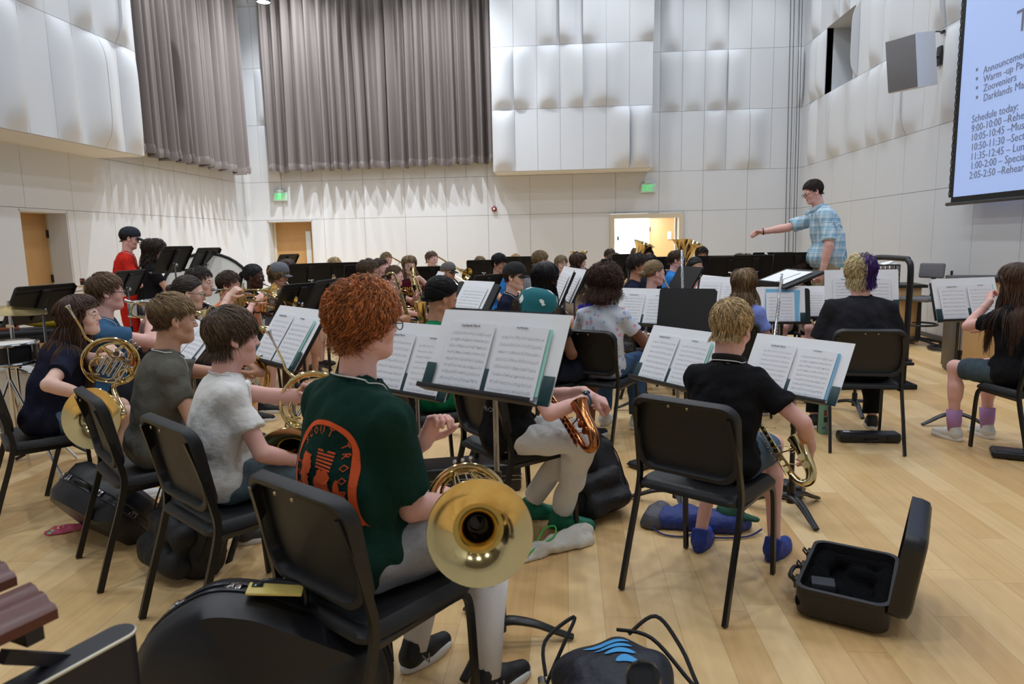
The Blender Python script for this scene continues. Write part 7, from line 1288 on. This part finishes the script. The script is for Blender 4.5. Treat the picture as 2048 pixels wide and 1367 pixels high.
XS = XR-.28; y1 = onx(1920, 200, XS)[1]; y0 = y1-4.6; zb_, zt_ = onx(1925, 392, XS)[2], 5.4
r = root('projection_screen', 'pull down projection screen with schedule slide on the right wall', 'screen', Matrix.Identity(4)); m_slide = mat('slide_blue', (150, 178, 236), .8, emit=.62); m_slide.node_tree.nodes['Principled BSDF'].inputs['Base Color'].default_value = (.22, .24, .28, 1); m_txt = mat('slide_text', (104, 112, 140), .8, emit=.35); m_txt.node_tree.nodes['Principled BSDF'].inputs['Base Color'].default_value = (.1, .1, .11, 1)
MB().box((XS, (y0+y1)/2, (zb_+zt_)/2), (.004, y1-y0, zt_-zb_)).build('slide_surface', m_slide, r)
k = MB(); k.box((XS+.003, (y0+y1)/2, zb_-.03), (.006, y1-y0+.1, .08)); k.box((XS+.003, y1+.04, (zb_+7.6)/2), (.006, .1, 7.6-zb_)); k.box((XS+.003, (y0+y1)/2, (zt_+7.6)/2), (.006, y1-y0+.1, 7.6-zt_)); k.build('black_border', mat('screen_border', (12, 12, 13), .8), r)
MB().tube([(XS, y0-.1, zb_-.085), (XS, y1+.14, zb_-.085)], .022, 10).build('bottom_bar', m_blk, r); d = MB()
d.tube([(XS+.004, y1+.10+.018*(j % 2), zb_+.05*j) for j in range(80)], .007, 5)
d.build('tension_cord', m_blk, r); t = MB()
def sl(txt, px, py, size, xo=0):
    p = onx(px, py, XS-.006); M = Matrix(((0, 0, -1, XS-.006), (-1, 0, 0, p[1]-xo), (0, 1, 0, p[2]), (0, 0, 0, 1))); tt = MB(); put_text(tt, txt, size, M, 0, .001, sx=1.12); tt.build('slide_text', m_txt, r, sharp=None)
for tx, py in (('Announcements', 148), ('Warm -up Packets', 166), ('Zooveniers', 184), ('Darklands March', 203)): sl(tx, 1966, py, .118); sl('•', 1950, py+2, .16)
for tx, py, px in (('Schedule today:', 246, 1943), ('9:00-10:00 –Rehearsal', 265, 1942), ('10:05-10:45 –Music', 283, 1941), ('10:50-11:30 –Sectionals', 302, 1941), ('11:35-12:45 – Lunch', 321, 1940), ('1:00-2:00 – Special Guest', 339, 1940), ('2:05-2:50 –Rehearsal', 358, 1938)): sl(tx, px, py, .124)
sl('TEAM', 2030, 68, .34)
# ---------------- percussion at left ----------------
m_blkcloth = mat('table_cloth_black', (18, 18, 20), .95, bump=(30, .4, .02)); q = onz(70, 655, .8); tx, ty = q[0], q[1]
tM = xf(tx, ty, 0, math.radians(35)); r = root('percussion_table', 'black cloth covered percussion table on crossed legs at left', 'table', tM); MB().box((0, 0, .77), (1.15, .48, .035), 0, .01).build('table_top', m_blkcloth, r); MB().box((0, 0, .72), (1.17, .5, .07), 0, .015).build('table_cloth', m_blkcloth, r)
for x in (-.42, .42):
    MB().tube([(x, -.24, .0), (x, .22, .72)], .016, 6).build('leg', m_leg, r); MB().tube([(x, .24, .0), (x, -.22, .72)], .016, 6).build('leg', m_leg, r)
g = MB(); g.lathe([(.001, -.2), (.02, -.19), (.04, -.12), (.055, -.02), (.06, .08), (.05, .16), (.03, .2), (.001, .215)], 20, 0, Matrix.Rotation(math.radians(90), 4, 'Y')); gr = root('guiro', 'mustard yellow ribbed guiro lying on the percussion table', 'guiro', tM @ Matrix.Translation((.12, .0, .85))); g.build('guiro_body', mat('guiro_yellow', (196, 160, 40), .45, var=.15), gr)
h = MB()
for x in (-.05, .03): h.ell((x, -.05, .03), (.012, .006, .01), 0, 8)
h.build('finger_hole', m_blk, gr)
wbk = MB().box((0, 0, 0), (.16, .06, .04), 0, .006); meta(wbk.build('wood_block', mat('wood_block', (160, 90, 62), .5), M=tM @ Matrix.Translation((-.2, .05, .81))), 'small reddish wood block on the percussion table beside the guiro', 'wood block')
for k, (dx, lab) in enumerate(((.34, 'chrome shaker beyond the wide end of the guiro'),)): meta(MB().lathe([(0, 0), (.03, .004), (.034, .06), (.03, .12), (0, .125)], 14, 0, Matrix.Rotation(math.radians(90), 4, 'Y')).build('shaker', m_chrome, M=tM @ Matrix.Translation((dx, .02, .83))), lab, 'shaker')
def drum(name, label, M, rad, h, shell, head='drum_head_white', lugs=8, stand_h=None):
    r = root(name, label, 'drum', M); MB().lathe([(rad, -h/2), (rad, h/2)], 32).build('shell', shell, r); 
    for z in (-h/2, h/2): q = MB(); q.lathe([(0, z), (rad*.99, z)], 32); q.build('drum_head', mat(head, (226, 222, 212), .6), r); q = MB(); q.tube([(rad*1.02*math.cos(a), rad*1.02*math.sin(a), z) for a in np.linspace(0, 2*math.pi, 36, endpoint=False)], .012 if rad < .3 else .02, 8, closed=True); q.build('hoop', m_chrome if rad < .3 else m_blk, r)
    for k in range(lugs): a = 2*math.pi*k/lugs; MB().tube([(rad*1.04*math.cos(a), rad*1.04*math.sin(a), -h/2), (rad*1.04*math.cos(a), rad*1.04*math.sin(a), h/2)], .006, 6).build('tension_rod', m_chrome, r)
    if stand_h:
        for k in range(3): a = 2.09*k; MB().tube([(0, 0, -h/2-.1), (.28*math.cos(a), .28*math.sin(a), -stand_h)], .01, 8).build('stand_leg', m_chrome, r)
        MB().tube([(0, 0, -h/2), (0, 0, -stand_h*.6)], .014, 8).build('stand_post', m_chrome, r)
    return r
m_rs = mat('red_shell', (150, 34, 26), .3); p = dep(296, 612, 7.3); drum('snare_drum', 'snare drum on chrome stand in front of the red shirt drummer', xf(p[0], p[1], .86), .18, .14, m_chrome, stand_h=.84); p = dep(262, 655, 6.6); drum('tom_drum', 'red shelled drum low behind the blue shirt cornet player', xf(p[0], p[1], .52), .2, .26, m_rs, stand_h=.5)
p = dep(8, 672, 4.4); drum('snare_drum', 'white topped drum at the left edge by the percussion table', xf(p[0], p[1], .84), .17, .12, m_blk, stand_h=.82)
p = dep(20, 715, 4.9); drum('floor_drum', 'white drum on the floor under the percussion table', xf(p[0], p[1], .45) @ Euler((math.radians(90), 0, math.radians(30))).to_matrix().to_4x4(), .22, .3, mat('white_shell', (215, 215, 212), .4))
p = dep(418, 598, 8.4); drum('bass_drum', 'large white concert bass drum with black hoops behind the trumpets', Matrix.Translation((p[0], p[1], .86)) @ Euler((math.radians(70), 0, math.radians(32))).to_matrix().to_4x4(), .50, .4, m_rs, lugs=12)
bs = MB(); bs.M = xf(p[0]+.0, p[1]+.0, 0, math.radians(32))
for s in (-1, 1): bs.tube([(s*.4, -.25, .0), (s*.5, 0, .9)], .02, 8); bs.tube([(s*.4, .25, .0), (s*.5, 0, .9)], .02, 8)
bs.tube([(-.4, -.25, .05), (.4, -.25, .05)], .02, 8); meta(bs.build('drum_cradle', m_chrome), 'chrome cradle carrying the concert bass drum', 'drum stand')
def cymbal(label, px, py, D, rad, tilt=10):
    p = dep(px, py, D); r = root('cymbal_stand', label, 'cymbal', xf(p[0], p[1], 0)); MB().lathe([(0, .02), (.02, .018), (.045, .004), (rad, -.016), (rad, -.018), (.045, .001), (0, .016)], 36, 0, Matrix.Translation((0, 0, p[2])) @ Matrix.Rotation(math.radians(tilt), 4, 'Y')).build('cymbal', mat('cymbal_bronze', (214, 190, 130), .25, 1), r); MB().tube([(0, 0, .2), (0, 0, p[2]+.05)], .011, 8).build('post', m_chrome, r)
    for k in range(3): a = 2.09*k+.4; MB().tube([(0, 0, .45), (.3*math.cos(a), .3*math.sin(a), .01)], .009, 6).build('stand_leg', m_chrome, r)
    w_ = MB(); w_.tube([(-.03, 0, p[2]-.12), (.03, 0, p[2]-.12)], .012, 8); w_.tube([(-.03, 0, p[2]-.4), (.03, 0, p[2]-.4)], .014, 8); w_.build('wing_nut', m_chrome, r); return r
cymbal('bronze cymbal on chrome stand at the left edge', 18, 616, 4.7, .22, 8); cymbal('flat cymbal on a stand before the wooden side door, above the blue shirt boy', 178, 578, 8.2, .22, -4)
for k, (i_, s, lab) in enumerate(((D6, 1, 'wooden drumstick in the right hand of the red shirt drummer'), (D6, -1, 'wooden drumstick in the left hand of the red shirt drummer'), (i7, 1, 'wooden drumstick in the right hand of the curly haired percussionist'), (i7, -1, 'wooden drumstick in the left hand of the curly haired percussionist'))):
    w = i_['W'][s][0]; a = Vector(w+V3(0, .02, -.01)); d = Vector((-.15*s, .95, -.08)).normalized(); mb = MB(); mb.tube([a, a+d*.3, a+d*.37, a+d*.385], [.0075, .0065, .004, .006], 8); meta(mb.build('drumstick', mat('hickory', (206, 172, 120), .5), M=i_['M']), lab, 'drumstick')
bx2 = dep(165, 563, 9.4); mb = MB(); mb.box((0, 0, 0), (.05, .04, .09), 0, .006); mb.box((0, -.022, .02), (.03, .004, .02), 1); meta(mb.build('metronome', [m_blk, mat('led_red', (200, 50, 40), .4)], M=xf(bx2[0], bx2[1], bx2[2])), 'small black electronic metronome with red light beside the side door', 'metronome')
hM = MB(); hM.box((0, 0, 0), (.5, .3, .02), 0, .004); hM.tube([(0, 0, -.01), (0, 0, -bx2[2]+.06)], .02, 8); meta(hM.build('small_table', mat('table_laminate', (196, 176, 140), .5), M=xf(bx2[0]+.02, bx2[1], bx2[2]-.056)), 'small pale topped table holding the metronome', 'table')
# marimba at the bottom left, very near
m_rose = mat('rosewood', (88, 40, 34), .32, var=.2, vscale=4, stretch=(2, 14, 4)); m_rail = mat('marimba_rail', (26, 26, 34), .5)
A0 = onz(115, 1214, .86); B0 = onz(50, 1166, .86); A1 = onz(33, 1150, .86); wv = B0-A0; wv[2] = 0; wl = np.linalg.norm(wv); pv = nz(wv); dv = nz(onz(0, 1268, .86)-A0); e1 = A0
r = root('marimba', 'dark red marimba bars on black frame at the bottom left corner', 'marimba', Matrix.Identity(4))
for k in range(3):
    c = A0+(A1-A0)*k+pv*wl/2; L = .42; b = MB(); h_ = wl/2; prof = [(-h_, -.020), (-h_, -.002), (-h_*.86, .004), (-h_*.55, .002), (-h_*.4, .010), (-h_*.1, .011), (h_*.05, .006), (h_*.25, .012), (h_*.6, .012), (h_*.8, .004), (h_, -.002), (h_, -.020)]; V = [tuple(c+dv*q_+pv*y+V3(0, 0, z)) for q_ in (0, L) for y, z in prof]; n = len(prof); b.add(V, [tuple(range(n)), tuple(range(2*n-1, n-1, -1))]+[(j, n+j, n+(j+1) % n, (j+1) % n) for j in range(n)]); b.build('bar', m_rose, r, sharp=50)
ra = onz(62, 1262, .80); rb_ = ra+pv*.5+dv*.12; b = MB(); b.tube([ra-pv*.02, rb_], .022, 4, up=(0, 0, 1)); b.tube([ra+dv*.2-pv*.02, rb_+dv*.25], .022, 4, up=(0, 0, 1)); b.build('rail', m_rail, r)
for k in range(3): q = ra+pv*(.04+.075*k)+dv*(.03*k); MB().tube([q+V3(0, 0, -.01), q+V3(0, 0, .03)], .006, 8).build('bar_post', m_latch, r)
E0 = onz(236, 1262, .72); E1 = onz(40, 1367, .72); ed = E1-E0; ed[2] = 0; ln_ = np.linalg.norm(ed); ed = nz(ed); en = nz(np.array([-ed[1], ed[0], 0])); en = en if en[1] > 0 else -en
b = MB(); pr_ = [(0, .03), (.0, -.03), (ln_*1.6, -.03), (ln_*1.6, .03)]; rr_ = np.array([[math.cos(a)*-.03, math.sin(a)*.03] for a in np.linspace(-math.pi/2, math.pi/2, 10)]); out = [E0+ed*(x+.0)+en*y for x, y in rr_]+[E0+ed*ln_*1.6+en*.03, E0+ed*ln_*1.6-en*.03]; n = len(out)
V = [tuple(q+V3(0, 0, 0)) for q in out]+[tuple(q-V3(0, 0, .45)) for q in out]; b.add(V, [tuple(range(n)), tuple(range(2*n-1, n-1, -1))]+[(j, (j+1) % n, n+(j+1) % n, n+j) for j in range(n)]); b.build('end_panel', m_rail, r, sharp=50)
b = MB(); b.tube([q-V3(0, 0, .004) for q in [out[-1]]+out[:8]], .004, 6); b.build('edge_trim', mat('satin_trim', (196, 190, 170), .4, .3), r)
b = MB(); b.tube([E0+ed*.05+en*.02-V3(0, 0, .04), ra+dv*.05-V3(0, 0, .02)], .016, 4); b.tube([E0+ed*.25+en*.02-V3(0, 0, .04), ra+dv*.25-V3(0, 0, .02)], .016, 4); b.build('cross_brace', m_rail, r)
for k in range(4): q = ra+dv*(.06+.055*k)+pv*.1; MB().tube([q-V3(0, 0, .03), q-V3(0, 0, .35)], .02, 12).build('resonator', mat('resonator_gold', (190, 166, 90), .3, .9), r)
for q in (E0+ed*.06, E0+ed*(ln_*1.4)): MB().tube([q-V3(0, 0, .44), np.array([q[0], q[1], 0.0])], .02, 8).build('leg', m_rail, r)
